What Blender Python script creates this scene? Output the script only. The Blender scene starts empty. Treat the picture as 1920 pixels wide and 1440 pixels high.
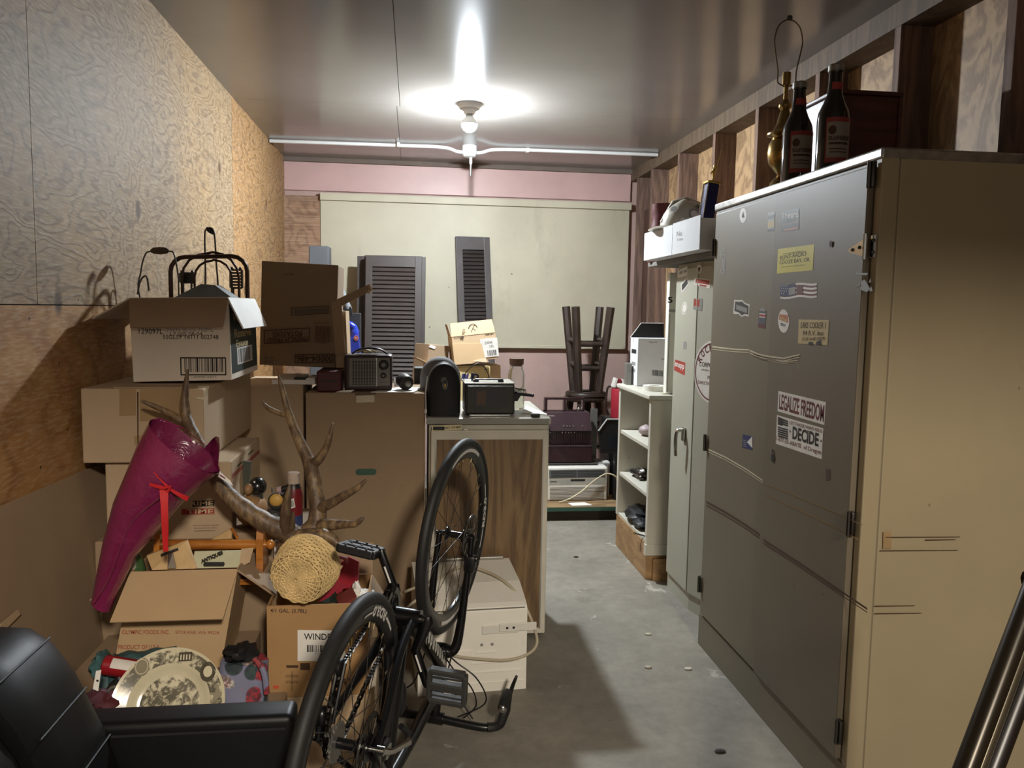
import bpy, bmesh, math, random
from mathutils import Vector, Matrix, Euler, noise
random.seed(7)
PI=math.pi
S=bpy.context.scene
COL=S.collection
# ------------------------------------------------------------------ camera geometry (1920x1440 frame)
F=1480.0; CZ=1.45
def _basis():
    d=Vector(((776-960)/F,-(577-720)/F,1.0)).normalized()
    r=math.radians(0.3)
    z=Vector((math.sin(r),math.cos(r),0)); z-=d*z.dot(d); z.normalize()
    x=-d.cross(z)
    if x.x<0: x=-x
    return x,d,z
WX,WY,WZ=_basis()          # world axes seen in camera (right, up, forward)
def ray(px,py):
    c=Vector(((px-960)/F,-(py-720)/F,1.0))
    return Vector((WX.dot(c),WY.dot(c),WZ.dot(c)))
def PY(px,py,y):
    r=ray(px,py); p=r*(y/r.y); p.z+=CZ; return p
def PZ(px,py,z):
    r=ray(px,py); p=r*((z-CZ)/r.z); p.z+=CZ; return p
def PX(px,py,x):
    r=ray(px,py); p=r*(x/r.x); p.z+=CZ; return p
def pl(Y): return lambda px,py: PY(px,py,Y)
def plx(X): return lambda px,py: PX(px,py,X)
def V(*a): return Vector(a)
# ------------------------------------------------------------------ materials
def lin(c):
    if isinstance(c,str):
        c=c.lstrip('#'); c=[int(c[i:i+2],16)/255 for i in (0,2,4)]
    return tuple((v/12.92 if v<=.04045 else ((v+.055)/1.055)**2.4) for v in c)+(1,)
class NT:
    def __init__(s,name):
        s.m=bpy.data.materials.new(name); s.m.use_nodes=True
        s.t=s.m.node_tree; s.b=s.t.nodes['Principled BSDF']; s.co=None
    def n(s,typ,**k):
        o=s.t.nodes.new(typ)
        for a,v in k.items():
            if a.startswith('i_'):
                key=a[2:].replace('_',' ')
                o.inputs[int(key) if key.isdigit() else key].default_value=v
            else: setattr(o,a,v)
        return o
    def l(s,a,b): s.t.links.new(a,b)
    def coord(s,scale=(1,1,1),loc=(0,0,0),rot=(0,0,0)):
        if s.co is None: s.co=s.n('ShaderNodeTexCoord')
        mp=s.n('ShaderNodeMapping'); s.l(s.co.outputs['Object'],mp.inputs[0])
        mp.inputs['Scale'].default_value=scale; mp.inputs['Location'].default_value=loc; mp.inputs['Rotation'].default_value=rot
        return mp.outputs[0]
    def noise(s,vec,scale,detail=3,rough=.5,dist=0):
        o=s.n('ShaderNodeTexNoise'); s.l(vec,o.inputs['Vector'])
        o.inputs['Scale'].default_value=scale; o.inputs['Detail'].default_value=detail
        o.inputs['Roughness'].default_value=rough; o.inputs['Distortion'].default_value=dist
        return o.outputs['Fac']
    def voro(s,vec,scale):
        o=s.n('ShaderNodeTexVoronoi'); s.l(vec,o.inputs['Vector']); o.inputs['Scale'].default_value=scale
        return o.outputs['Distance']
    def math(s,op,a,b=None,c=None):
        o=s.n('ShaderNodeMath',operation=op)
        for i,v in enumerate((a,b,c)):
            if v is None: continue
            if isinstance(v,(int,float)): o.inputs[i].default_value=v
            else: s.l(v,o.inputs[i])
        return o.outputs[0]
    def ramp(s,fac,stops):
        o=s.n('ShaderNodeValToRGB'); s.l(fac,o.inputs[0]); e=o.color_ramp.elements
        while len(e)<len(stops): e.new(.5)
        for i,(p,c) in enumerate(stops):
            e[i].position=p; e[i].color=lin(c) if not (isinstance(c,(int,float))) else (c,c,c,1)
        return o.outputs[0]
    def mix(s,fac,a,b,mode='MIX'):
        o=s.n('ShaderNodeMix',data_type='RGBA',blend_type=mode)
        for i,v in ((0,fac),(6,a),(7,b)):
            if isinstance(v,(int,float)): o.inputs[i].default_value=v
            elif isinstance(v,(tuple,list,str)): o.inputs[i].default_value=lin(v)
            else: s.l(v,o.inputs[i])
        return o.outputs[2]
    def bump(s,h,strength=.3,dist=.01):
        o=s.n('ShaderNodeBump'); s.l(h,o.inputs['Height'])
        o.inputs['Strength'].default_value=strength; o.inputs['Distance'].default_value=dist
        s.l(o.outputs[0],s.b.inputs['Normal'])
    def base(s,c):
        if isinstance(c,(tuple,list,str)): s.b.inputs['Base Color'].default_value=lin(c)
        else: s.l(c,s.b.inputs['Base Color'])
    def pset(s,**k):
        for a,v in k.items(): s.b.inputs[a.replace('_',' ')].default_value=v
def mat(name,c,rough=.6,metal=0,var=.12,vs=9,bump=0,bs=60,spec=.5,coat=0,stretch=(1,1,1)):
    t=NT(name)
    v=t.coord(stretch)
    n=t.noise(v,vs,4,.6)
    L=lin(c); k1=1-var; k2=1+var
    r=t.n('ShaderNodeValToRGB'); t.l(n,r.inputs[0]); e=r.color_ramp.elements
    e[0].position=.3; e[1].position=.7
    e[0].color=tuple(x*k1 for x in L[:3])+(1,); e[1].color=tuple(min(1,x*k2) for x in L[:3])+(1,)
    t.l(r.outputs[0],t.b.inputs['Base Color'])
    t.pset(Roughness=rough,Metallic=metal,Specular_IOR_Level=spec,Coat_Weight=coat)
    if bump: t.bump(t.noise(v,bs,4),bump,.004)
    return t.m
def cardboard(name,c):
    t=NT(name); v=t.coord()
    n=t.noise(v,3.5,4,.6); f=t.noise(t.coord((1,1,160)),6,2)
    a=t.ramp(n,[(.3,c),(.75,tuple(min(1,x*1.07) for x in lin2(c)))])
    s2=t.noise(v,14,5,.7)
    a=t.mix(t.math('MULTIPLY',t.math('GREATER_THAN',s2,.68),.18),a,'#6b4a2c')
    t.base(a); t.pset(Roughness=.78,Specular_IOR_Level=.25)
    t.bump(f,.06,.002)
    return t.m
def lin2(c):
    c=c.lstrip('#'); return [int(c[i:i+2],16)/255 for i in (0,2,4)]
def wood(name,c1,c2,scale=7,stretch=(1,1,.12),rough=.45,coat=0,knots=False,dist=.6):
    t=NT(name); v=t.coord(stretch)
    n=t.noise(v,scale,4,.55,dist)
    s=t.math('SINE',t.math('MULTIPLY',n,38)); s=t.math('MULTIPLY_ADD',s,.5,.5)
    fine=t.noise(t.coord(tuple(x*8 for x in stretch)),scale*3,3)
    k=t.math('MULTIPLY_ADD',fine,.6,t.math('MULTIPLY',s,.55))
    t.base(t.ramp(k,[(.15,c1),(.85,c2)]))
    t.pset(Roughness=rough,Coat_Weight=coat,Coat_Roughness=.15)
    t.bump(k,.08,.002)
    return t.m
def plywood(name,c1,c2,c3,k=44):
    t=NT(name)
    v=t.coord((1,.55,1.15))
    n=t.noise(v,2.6,3,.55,.35)
    s=t.math('SINE',t.math('MULTIPLY',n,k*PI)); s=t.math('MULTIPLY_ADD',s,.5,.5)
    s=t.math('POWER',s,3)
    big=t.noise(t.coord(),1.3,4,.6)
    fine=t.noise(t.coord((1,6,40)),3,4,.6)
    a=t.ramp(big,[(.32,c1),(.7,c2)])
    a=t.mix(t.math('MULTIPLY',s,.62),a,c3)
    a=t.mix(t.math('MULTIPLY',t.ramp(fine,[(.45,0.0),(.8,1.0)]),.35),a,'#e2cfb4')
    kn=t.voro(t.coord((1,.9,.62),(0.3,.13,.4)),3.1)
    a=t.mix(t.ramp(kn,[(.05,.9),(.1,0.0)]),a,'#4a3526')
    nl=t.voro(t.coord((1,1.2,1.2),(.7,.2,.1)),6.5)
    a=t.mix(t.ramp(nl,[(.03,.9),(.05,0.0)]),a,'#2b2019')
    t.base(a); t.pset(Roughness=.62,Specular_IOR_Level=.3)
    t.bump(t.math('ADD',t.math('MULTIPLY',s,.5),fine),.25,.003)
    return t.m
# ------------------------------------------------------------------ mesh builder (world coordinates by default)
class MB:
    def __init__(s,M=None): s.v=[];s.f=[];s.mi=[];s.sm=[];s.mats=[];s.M=M
    def _m(s,m):
        if m not in s.mats: s.mats.append(m)
        return s.mats.index(m)
    def add(s,vs,fs,m,M=None,smooth=False):
        o=len(s.v)
        X=s.M
        if M is not None: X=M if X is None else X@M
        for p in vs:
            p=Vector(p); s.v.append(X@p if X is not None else p)
        k=s._m(m)
        for f in fs: s.f.append([o+i for i in f]); s.mi.append(k); s.sm.append(smooth)
        return s
    def box(s,x0,x1,y0,y1,z0,z1,m,M=None,bev=0,seg=2):
        if x0>x1:x0,x1=x1,x0
        if y0>y1:y0,y1=y1,y0
        if z0>z1:z0,z1=z1,z0
        bm=bmesh.new(); bmesh.ops.create_cube(bm,size=1)
        for v in bm.verts: v.co=Vector(((x0+x1)/2+v.co.x*(x1-x0),(y0+y1)/2+v.co.y*(y1-y0),(z0+z1)/2+v.co.z*(z1-z0)))
        if bev:
            b=min(bev,.49*min(x1-x0,y1-y0,z1-z0))
            bmesh.ops.bevel(bm,geom=list(bm.edges),offset=b,segments=seg,profile=.5,affect='EDGES')
        bm.verts.index_update()
        s.add([v.co.copy() for v in bm.verts],[[v.index for v in f.verts] for f in bm.faces],m,M,smooth=bool(bev) and seg>2)
        bm.free(); return s
    def hexa(s,c,m,M=None):   # 8 corners: bottom 0-3 ccw, top 4-7
        return s.add(c,[(3,2,1,0),(4,5,6,7),(0,1,5,4),(1,2,6,5),(2,3,7,6),(3,0,4,7)],m,M)
    def tube(s,pts,r,m,n=10,closed=False,M=None,cap=True,flat=1.0):
        pts=[Vector(p) for p in pts]; N=len(pts)
        rs=r if isinstance(r,(list,tuple)) else [r]*N
        vs=[];fs=[]
        tan=[]
        for i in range(N):
            a=pts[(i-1)%N] if (closed or i>0) else pts[i]
            b=pts[(i+1)%N] if (closed or i<N-1) else pts[i]
            t=(b-a); tan.append(t.normalized() if t.length>1e-9 else Vector((0,0,1)))
        up=Vector((0,0,1)) if abs(tan[0].z)<.9 else Vector((1,0,0))
        u=(up-tan[0]*up.dot(tan[0])).normalized()
        for i in range(N):
            u=(u-tan[i]*u.dot(tan[i])).normalized(); w=tan[i].cross(u)
            for j in range(n):
                a=2*PI*j/n
                vs.append(pts[i]+(u*math.cos(a)*flat+w*math.sin(a))*rs[i])
        L=N if closed else N-1
        for i in range(L):
            for j in range(n):
                a=i*n+j;b=i*n+(j+1)%n;c=((i+1)%N)*n+(j+1)%n;d=((i+1)%N)*n+j
                fs.append((a,b,c,d))
        if not closed and cap:
            fs.append(tuple(range(n-1,-1,-1))); fs.append(tuple((N-1)*n+j for j in range(n)))
        return s.add(vs,fs,m,M,True)
    def lathe(s,prof,m,n=24,M=None,closed=False,smooth=True,caps=True):
        vs=[];fs=[];N=len(prof)
        for (r,z) in prof:
            for j in range(n):
                a=2*PI*j/n; vs.append((r*math.cos(a),r*math.sin(a),z))
        for i in range(N if closed else N-1):
            i2=(i+1)%N
            for j in range(n):
                fs.append((i*n+j,i*n+(j+1)%n,i2*n+(j+1)%n,i2*n+j))
        if not closed and caps:
            if prof[0][0]>1e-5: fs.append(tuple(range(n-1,-1,-1)))
            if prof[-1][0]>1e-5: fs.append(tuple((N-1)*n+j for j in range(n)))
        return s.add(vs,fs,m,M,smooth)
    def prism(s,poly,z0,z1,m,M=None):
        n=len(poly)
        vs=[(x,y,z0) for x,y in poly]+[(x,y,z1) for x,y in poly]
        fs=[tuple(range(n-1,-1,-1)),tuple(range(n,2*n))]+[(i,(i+1)%n,n+(i+1)%n,n+i) for i in range(n)]
        return s.add(vs,fs,m,M)
    def loft(s,rings,m,M=None,closed=True,caps=True,smooth=True):
        n=len(rings[0]); vs=[p for r in rings for p in r]; fs=[]
        for i in range(len(rings)-1):
            for j in range(n if closed else n-1):
                fs.append((i*n+j,i*n+(j+1)%n,(i+1)*n+(j+1)%n,(i+1)*n+j))
        if caps and closed:
            fs.append(tuple(range(n-1,-1,-1))); fs.append(tuple((len(rings)-1)*n+j for j in range(n)))
        return s.add(vs,fs,m,M,smooth)
    def ball(s,c,r,m,M=None,n=16,k=10,nz=0,ns=4):
        r=r if isinstance(r,(tuple,list)) else (r,r,r); c=Vector(c)
        prof=[]; vs=[];fs=[]
        for i in range(k+1):
            t=PI*i/k
            for j in range(n):
                a=2*PI*j/n
                d=Vector((math.sin(t)*math.cos(a),math.sin(t)*math.sin(a),-math.cos(t)))
                f=1+(nz*noise.noise(d*ns+c*7) if nz else 0)
                vs.append(c+Vector((d.x*r[0]*f,d.y*r[1]*f,d.z*r[2]*f)))
        for i in range(k):
            for j in range(n): fs.append((i*n+j,i*n+(j+1)%n,(i+1)*n+(j+1)%n,(i+1)*n+j))
        return s.add(vs,fs,m,M,True)
    def quad(s,a,b,c,d,m,lift=0,th=0):
        a,b,c,d=[Vector(p) for p in (a,b,c,d)]
        nrm=(b-a).cross(d-a).normalized(); o=nrm*lift
        P=[a+o,b+o,c+o,d+o]
        if th:
            q=[p-nrm*th for p in P]
            return s.hexa(q+P,m)
        return s.add(P,[(0,1,2,3)],m)
    def text(s,txt,bl,right,up,m,bold=0,lift=.0008,fit=True,slant=0):
        cu=bpy.data.curves.new('t','FONT'); cu.body=txt; cu.size=1; cu.offset=bold; cu.resolution_u=3; cu.align_x='CENTER' if '\n' in txt else 'LEFT'; cu.shear=slant
        ob=bpy.data.objects.new('t',cu)
        me=bpy.data.meshes.new_from_object(ob)
        vs=[v.co.copy() for v in me.vertices]; fs=[list(p.vertices) for p in me.polygons]
        bpy.data.objects.remove(ob); bpy.data.meshes.remove(me); bpy.data.curves.remove(cu)
        if not vs: return s
        x0=min(v.x for v in vs);x1=max(v.x for v in vs);y0=min(v.y for v in vs);y1=max(v.y for v in vs)
        bl=Vector(bl);right=Vector(right);up=Vector(up); n=right.cross(up).normalized()
        s.add([bl+right*((v.x-x0)/(x1-x0))+up*((v.y-y0)/(y1-y0))+n*lift for v in vs],fs,m)
        return s
    def tpx(s,txt,plane,bl,br,tl,m,bold=0,lift=.0010,slant=0):
        a,b,c=plane(*bl),plane(*br),plane(*tl)
        return s.text(txt,a,b-a,c-a,m,bold,lift,slant=slant)
    def qpx(s,plane,pts,m,lift=.0006,th=0):
        P=[plane(*p) for p in pts]      # bl, br, tr, tl
        return s.quad(*P,m,lift,th)
    def polypx(s,plane,pts,m,lift=.0006):
        P=[plane(*p) for p in pts]
        n=(P[1]-P[0]).cross(P[2]-P[0])
        for i in range(len(P)-2):
            q=(P[i+1]-P[i]).cross(P[i+2]-P[i])
            if q.length>n.length: n=q
        n.normalize()
        if n.dot(Vector((0,0,CZ))-P[0])<0: n=-n
        return s.add([p+n*lift for p in P],[tuple(range(len(P)))],m)
    def bars(s,bl,right,up,m,n=34,seed=1,lift=.001):
        rnd=random.Random(seed); bl=Vector(bl);right=Vector(right);up=Vector(up);nn=right.cross(up).normalized()*lift
        ws=[rnd.choice((1,1,2,3)) for _ in range(n*2)]; T=sum(ws); x=0
        for i,w in enumerate(ws):
            if i%2==0:
                a=bl+right*(x/T)+nn; b=bl+right*((x+w)/T)+nn
                s.add([a,b,b+up,a+up],[(0,1,2,3)],m)
            x+=w
        return s
    def barpx(s,plane,bl,br,tl,m,n=34,seed=1,lift=.001):
        a,b,c=plane(*bl),plane(*br),plane(*tl); return s.bars(a,b-a,c-a,m,n,seed,lift)
    def rect_line(s,bl,right,up,t,m,lift=.001):   # outline
        bl=Vector(bl);right=Vector(right);up=Vector(up);n=right.cross(up).normalized()*lift
        r=right.normalized()*t;u=up.normalized()*t
        A=bl+n;B=A+right;C=B+up;D=A+up
        a=A+r+u;b=B-r+u;c=C-r-u;d=D+r-u
        return s.add([A,B,C,D,a,b,c,d],[(0,1,5,4),(1,2,6,5),(2,3,7,6),(3,0,4,7)],m)
    def rectpx(s,plane,bl,br,tl,t,m,lift=.001):
        a,b,c=plane(*bl),plane(*br),plane(*tl); return s.rect_line(a,b-a,c-a,t,m,lift)
    def disc(s,c,right,up,m,n=32,lift=0,r0=0.0,a0=0,a1=2*PI):
        c=Vector(c);right=Vector(right);up=Vector(up);nn=right.cross(up).normalized()*lift
        full=abs(a1-a0-2*PI)<1e-6
        vs=[];fs=[]
        if r0<=0:
            vs=[c+right*math.cos(a0+(a1-a0)*i/n)+up*math.sin(a0+(a1-a0)*i/n)+nn for i in range(n)]; fs=[tuple(range(n))]
        else:
            K=n+1
            for i in range(K):
                a=a0+(a1-a0)*i/n; d=right*math.cos(a)+up*math.sin(a)
                vs+= [c+d*r0+nn,c+d+nn]
            for i in range(n): fs.append((2*i,2*i+1,2*i+3,2*i+2))
        return s.add(vs,fs,m)
    def build(s,name,parent=None,L=None,local=False):
        """one mesh object; vertices are in world space and are stored relative to the base point of the thing"""
        me=bpy.data.meshes.new(name)
        o=bpy.data.objects.new(name,me); COL.objects.link(o)
        org=Vector((0,0,0))
        if parent is not None:
            o.parent=parent; org=Vector(parent.get('_o',(0,0,0)))
            if '_o' in parent: o['_o']=list(org)
        elif L is not None:
            org=Vector(L); o.location=org; o['_o']=list(org)
        if local: org=Vector((0,0,0))
        me.from_pydata([p-org for p in s.v],[],s.f)
        for m in s.mats: me.materials.append(m)
        me.polygons.foreach_set('material_index',s.mi); me.polygons.foreach_set('use_smooth',s.sm)
        me.validate(); me.update()
        if any(s.sm) and not all(s.sm): pass
        if any(s.sm):
            me.set_sharp_from_angle(angle=math.radians(40))
        return o
def tag(o,label=None,cat=None,group=None,kind=None):
    if label: o['label']=label
    if cat: o['category']=cat
    if group: o['group']=group
    if kind: o['kind']=kind
    return o
def thing(name,label,cat,loc,group=None):
    o=bpy.data.objects.new(name,None); COL.objects.link(o); o.empty_display_size=.05
    o.location=loc; o['_o']=list(loc)
    return tag(o,label,cat,group)
def struct(name,mb,parent=None):
    o=mb.build(name,parent)
    if parent is None: o['kind']='structure'
    return o
def dup(root,loc,rot=None,label=None,group=None):
    r=root.copy(); COL.objects.link(r); r.location=loc
    if rot is not None: r.rotation_euler=rot
    if label: r['label']=label
    if group: r['group']=group
    for ch in list(root.children):
        c=ch.copy(); COL.objects.link(c); c.parent=r
        for g in list(ch.children):
            d=g.copy(); COL.objects.link(d); d.parent=c
    return r
def T(*a): return Matrix.Translation(Vector(a))
def R(deg,ax): return Matrix.Rotation(math.radians(deg),4,ax)
def about(p,M): p=Vector(p); return Matrix.Translation(p)@M@Matrix.Translation(-p)
def align_z(p,d):      # matrix whose z axis is d, placed at p
    d=Vector(d).normalized(); return Matrix.Translation(Vector(p))@d.to_track_quat('Z','Y').to_matrix().to_4x4()
def spline(pts,k=6):
    pts=[Vector(p) for p in pts]; out=[]
    for i in range(len(pts)-1):
        p0=pts[max(i-1,0)];p1=pts[i];p2=pts[i+1];p3=pts[min(i+2,len(pts)-1)]
        for j in range(k):
            t=j/k
            out.append(.5*((2*p1)+(p2-p0)*t+(2*p0-5*p1+4*p2-p3)*t*t+(3*p1-p0-3*p2+p3)*t**3))
    out.append(pts[-1]); return out
def lerp_list(rs,n):
    return [rs[int(i/(n-1)*(len(rs)-1)-1e-9)]+(rs[min(len(rs)-1,int(i/(n-1)*(len(rs)-1)-1e-9)+1)]-rs[int(i/(n-1)*(len(rs)-1)-1e-9)])*((i/(n-1)*(len(rs)-1))-int(i/(n-1)*(len(rs)-1)-1e-9)) for i in range(n)]
# ------------------------------------------------------------------ shared materials
BLACK=mat('black_print','#161412',.7,var=.05)
INKB=mat('brown_ink','#4a3322',.8,var=.2,vs=40)
INKR=mat('red_ink','#9a4a33',.8,var=.2,vs=60)
WHITE=mat('white_paper','#e9e6df',.6,var=.04)
WHITEP=mat('white_plastic','#dcdad0',.45,var=.05,vs=4)
OFFW=mat('aged_white_metal','#cfcabb',.4,var=.09,vs=5)
CB=cardboard('cardboard_brown','#ab957a')
CB2=cardboard('cardboard_dark','#978168')
CB3=cardboard('cardboard_light','#bda383')
CB4=cardboard('cardboard_golden','#b69a76')
TAPE=mat('packing_tape','#9a815f',.25,var=.1)
CLEAR=mat('clear_tape','#c9bfa6',.18,var=.1)
CHROME=mat('chrome','#c9c9c6',.18,1,var=.08)
STEELD=mat('dark_steel','#55524e',.35,1,var=.1)
BLACKM=mat('black_metal','#141416',.28,var=.1)
BLACKR=mat('black_rubber','#1c1c1d',.62,var=.1,vs=25)
BLACKP=mat('black_plastic','#17171a',.4,var=.1)
RED=mat('red_plastic','#a02836',.45,var=.12)
BRASS=mat('brass','#9a7f4c',.25,1,var=.1)
GREYP=mat('grey_plastic','#6d7074',.5,var=.06)
GREYM=mat('grey_metal','#8d8b84',.38,.6,var=.08)
BULB_E=2600.0; LAMP_P=480.0; WORLD_S=.2; EXPO=0.57
# ================================================================== THE ROOM
def conc():
    t=NT('concrete_floor'); v=t.coord()
    a=t.ramp(t.noise(v,2.2,6,.65),[(.3,'#7a756b'),(.7,'#979185')])
    a=t.mix(t.math('MULTIPLY',t.ramp(t.noise(v,16,5,.7),[(.4,0.0),(.75,1.0)]),.4),a,'#5a554d')
    d=t.ramp(t.noise(t.coord((1,1,1),(3,1,0)),3.4,6,.72,.4),[(.63,0.0),(.68,1.0)])
    a=t.mix(t.math('MULTIPLY',d,.65),a,'#c4bfb2')
    k=t.ramp(t.noise(t.coord((1,1,1),(7,5,0)),2.7,5,.6),[(.6,0.0),(.75,1.0)])
    a=t.mix(t.math('MULTIPLY',k,.5),a,'#4c4740')
    sp=t.voro(t.coord((1,1,0)),9); a=t.mix(t.ramp(sp,[(.022,.7),(.035,0.0)]),a,'#3f3a34')
    t.base(a); t.pset(Roughness=.6,Specular_IOR_Level=.45); t.bump(t.noise(v,40,5),.12,.004)
    return t.m
CONC=conc()
struct('floor',MB().box(-1.17,2.15,-3.0,6.98,-.1,0,CONC))
def ceil_mat():
    t=NT('ceiling_paint'); v=t.coord()
    a=t.ramp(t.noise(v,1.2,4,.5),[(.3,'#7c7774'),(.7,'#8a8581')])
    t.base(a); t.pset(Roughness=.17,Specular_IOR_Level=.5)
    t.bump(t.noise(t.coord((1,.15,1)),60,4,.6),.05,.002)
    return t.m
CEIL=ceil_mat(); GAP=mat('dark_gap','#2a2420',.9)
CH=2.67
struct('ceiling',MB().box(-1.17,2.15,-.65,6.98,CH+.012,CH+.1,GAP)
  .box(-1.07,-.1115,4.995,6.86,CH,CH+.014,CEIL).box(-.1085,2.1,4.995,6.86,CH,CH+.014,CEIL)
  .box(-1.07,-.0915,2.5,4.992,CH,CH+.014,CEIL).box(-.0885,2.1,2.5,4.992,CH,CH+.014,CEIL)
  .box(-1.07,2.1,-.65,2.497,CH,CH+.014,CEIL))
# left wall: 4x8 plywood sheets, upper and lower course
PLU=plywood('plywood_weathered','#87745c','#a08259','#5f4a34')
PLO=plywood('plywood_orange','#94714a','#a37d50','#654a2d',30)
PLL=plywood('plywood_lower','#9c7244','#b58a56','#84592f',18)
wl=MB().box(-1.17,-1.082,-.65,6.95,0,CH,GAP)
for (a,b) in ((-.65,-.0825),(-.0795,2.4225),(2.4255,4.9385),(4.9415,6.86)): wl.box(-1.084,-1.07,a,b,1.4415,CH,PLO if a>4.9 else PLU)
for (a,b) in ((-.65,1.3),(1.303,3.75),(3.753,6.86)): wl.box(-1.084,-1.07,a,b,0,1.4385,PLL)
struct('wall_left',wl)
# back wall
PINK=mat('pink_paint','#c9a6a0',.42,var=.07,vs=3)
PINKL=mat('pink_paint_worn','#b99c92',.6,var=.12,vs=2.5,bump=.1,bs=18)
CREAM=NT('cream_paint_board'); 
_v=CREAM.coord(); _a=CREAM.ramp(CREAM.noise(_v,1.6,4,.6),[(.3,'#b5ad95'),(.7,'#c8c0a8')])
_a=CREAM.mix(CREAM.ramp(CREAM.voro(CREAM.coord((1,1,1),(.2,.1,.6)),5.5),[(.03,.75),(.05,0.0)]),_a,'#4f4636')
_a=CREAM.mix(CREAM.math('MULTIPLY',CREAM.ramp(CREAM.noise(CREAM.coord((1,1,.4),(4,2,1)),3,6,.7),[(.6,0.0),(.72,1.0)]),.35),_a,'#8d8a74')
CREAM.base(_a); CREAM.pset(Roughness=.5); CREAM.bump(CREAM.noise(CREAM.coord((1,1,.1)),14,3),.08,.004); CREAM=CREAM.m
RAW=plywood('raw_strip','#98765c','#b08d72','#6e5140',14)
wb=MB().box(-1.17,2.15,6.86,6.98,0,CH,PINKL)
struct('wall_back',wb)
struct('trim_1',MB().box(-1.07,1.87,6.83,6.86,2.405,2.635,PINK,bev=.003))
struct('trim_2',MB().box(-1.07,1.87,6.80,6.86,2.635,2.67,mat('shadow_gap_tone','#6f6259',.8)))  # dark strip painted in for the shadow gap under the ceiling
struct('trim_3',MB().box(-1.07,-.77,6.82,6.86,0,2.36,RAW))
struct('trim_4',MB().box(-.775,1.87,6.78,6.86,2.325,2.385,CREAM,bev=.004))
struct('trim_5',MB().box(-.775,1.86,6.81,6.86,1.14,2.325,CREAM,bev=.003).box(-.775,1.86,6.80,6.86,1.115,1.142,CREAM,bev=.003))
# right wall: open studs over board sheathing
SHE=wood('sheathing_boards','#7d6145','#b3936d',5,(.3,1.0,.5),.6)
STUD=wood('stud_timber','#57433a','#7d6354',8,(1,1,.1),.75)
STUDN=wood('stud_timber_pale','#4f4135','#665442',8,(1,1,.1),.7)
struct('wall_right',MB().box(2.01,2.15,-.65,6.98,0,CH,SHE))
struct('trim_6',MB().box(1.87,2.01,-.65,6.86,2.575,2.67,STUDN))
i=7
for y in (6.60,6.20,5.55,4.88,4.25,3.59,2.97,2.36,1.73,1.1,.45,-.2):
    struct('trim_%d'%i,MB().box(1.87,2.01,y,y+.042,0,2.575,STUD,bev=.002)); i+=1
struct('trim_%d'%i,MB().box(1.93,2.01,6.242,6.6,0,2.3,wood('dark_boards','#3c2620','#553a2e',6,(1,1,.1),.8)))
# front of the bay: wide open doorway behind the viewer
FR=mat('front_frame','#6e6253',.8)
struct('wall_front',MB().box(-1.17,2.15,-.72,-.65,2.43,CH+.1,FR).box(-1.17,-1.07,-.72,-.65,0,2.43,FR).box(1.95,2.15,-.72,-.65,0,2.43,FR))
# cardboard sheet leaning along the lower left wall + dark board under it
cs_=tag(MB().hexa([V(-1.062,.9,.33),V(-1.01,.9,.33),V(-1.01,2.86,.33),V(-1.062,2.86,.33),V(-1.066,.9,.95),V(-1.058,.9,.95),V(-1.058,2.86,.90),V(-1.066,2.86,.90)],CB2)
  .build('cardboard_sheet',L=(-1.04,1.9,.33)),'flattened brown cardboard sheet leaning along the plywood wall behind the black sofa','cardboard')
o=MB().qpx(plx(-1.027),[(0,1190),(38,1152),(33,1143),(0,1170)],CB3,.001,.001).build('tape_strip',cs_); o['label']='pale tape strip'
tag(MB().box(-1.065,-1.0,.55,2.9,0,.33,mat('old_board','#5d4630',.8,var=.2),bev=.004).build('storage_plank',L=(-1,1.7,0)),'dark brown plank along the foot of the left wall under the cardboard sheet','board')
# ---- ceiling fittings
WM=mat('white_conduit','#d5d6d4',.4,var=.04)
Yp=6.08
t=thing('ceiling_conduit','white surface conduit running across the ceiling in front of the back wall','pipe',(.41,Yp,CH))
MB().tube(spline([(-1.06,Yp+.05,2.655),(-.2,Yp+.02,2.655),(.2,Yp,2.652),(.32,Yp,2.625),(.41,Yp,2.62),(.5,Yp,2.625),(.62,Yp,2.652),(1,Yp-.02,2.655),(1.86,Yp-.04,2.655)],8),.013,WM,8).build('pipe',t)
MB().lathe([(.055,2.67),(.055,2.61),(.045,2.59),(.03,2.585),(0,2.585)],WM,24,T(.41,Yp,0)).build('junction_box',t)
for x in (-.12,.85): MB().box(x-.012,x+.012,Yp-.025,Yp+.025,2.638,2.67,WM,bev=.003).build('pipe_clip',t)
MB().lathe([(.011,2.59),(.011,2.54),(.009,2.535)],WM,12,T(.42,Yp,0)).lathe([(.009,2.535),(.009,2.45),(0,2.447)],GREYM,12,T(.42,Yp,0)).build('drop_rod',t)
BX,BY=.325,4.86
t=thing('ceiling_lamp','bare glowing light bulb in a white porcelain holder on the grey ceiling','lamp',(BX,BY,CH))
POR=mat('porcelain','#d8d6d0',.25,var=.03)
MB().lathe([(.075,2.67),(.075,2.662),(.066,2.655),(.06,2.64),(.045,2.636),(.036,2.625),(.03,2.61),(.0,2.61)],POR,28,T(BX,BY,0)).build('lamp_holder',t)
MB().lathe([(.017,2.625),(.018,2.607),(.024,2.595)],GREYM,16,T(BX,BY,0)).build('bulb_cap',t)
EM=bpy.data.materials.new('bulb_light'); EM.use_nodes=True; nt=EM.node_tree
nt.nodes.remove(nt.nodes['Principled BSDF']); e=nt.nodes.new('ShaderNodeEmission'); e.inputs[0].default_value=(.86,.94,1,1); e.inputs[1].default_value=BULB_E
nt.links.new(e.outputs[0],nt.nodes['Material Output'].inputs[0])
bz=2.552
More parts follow.
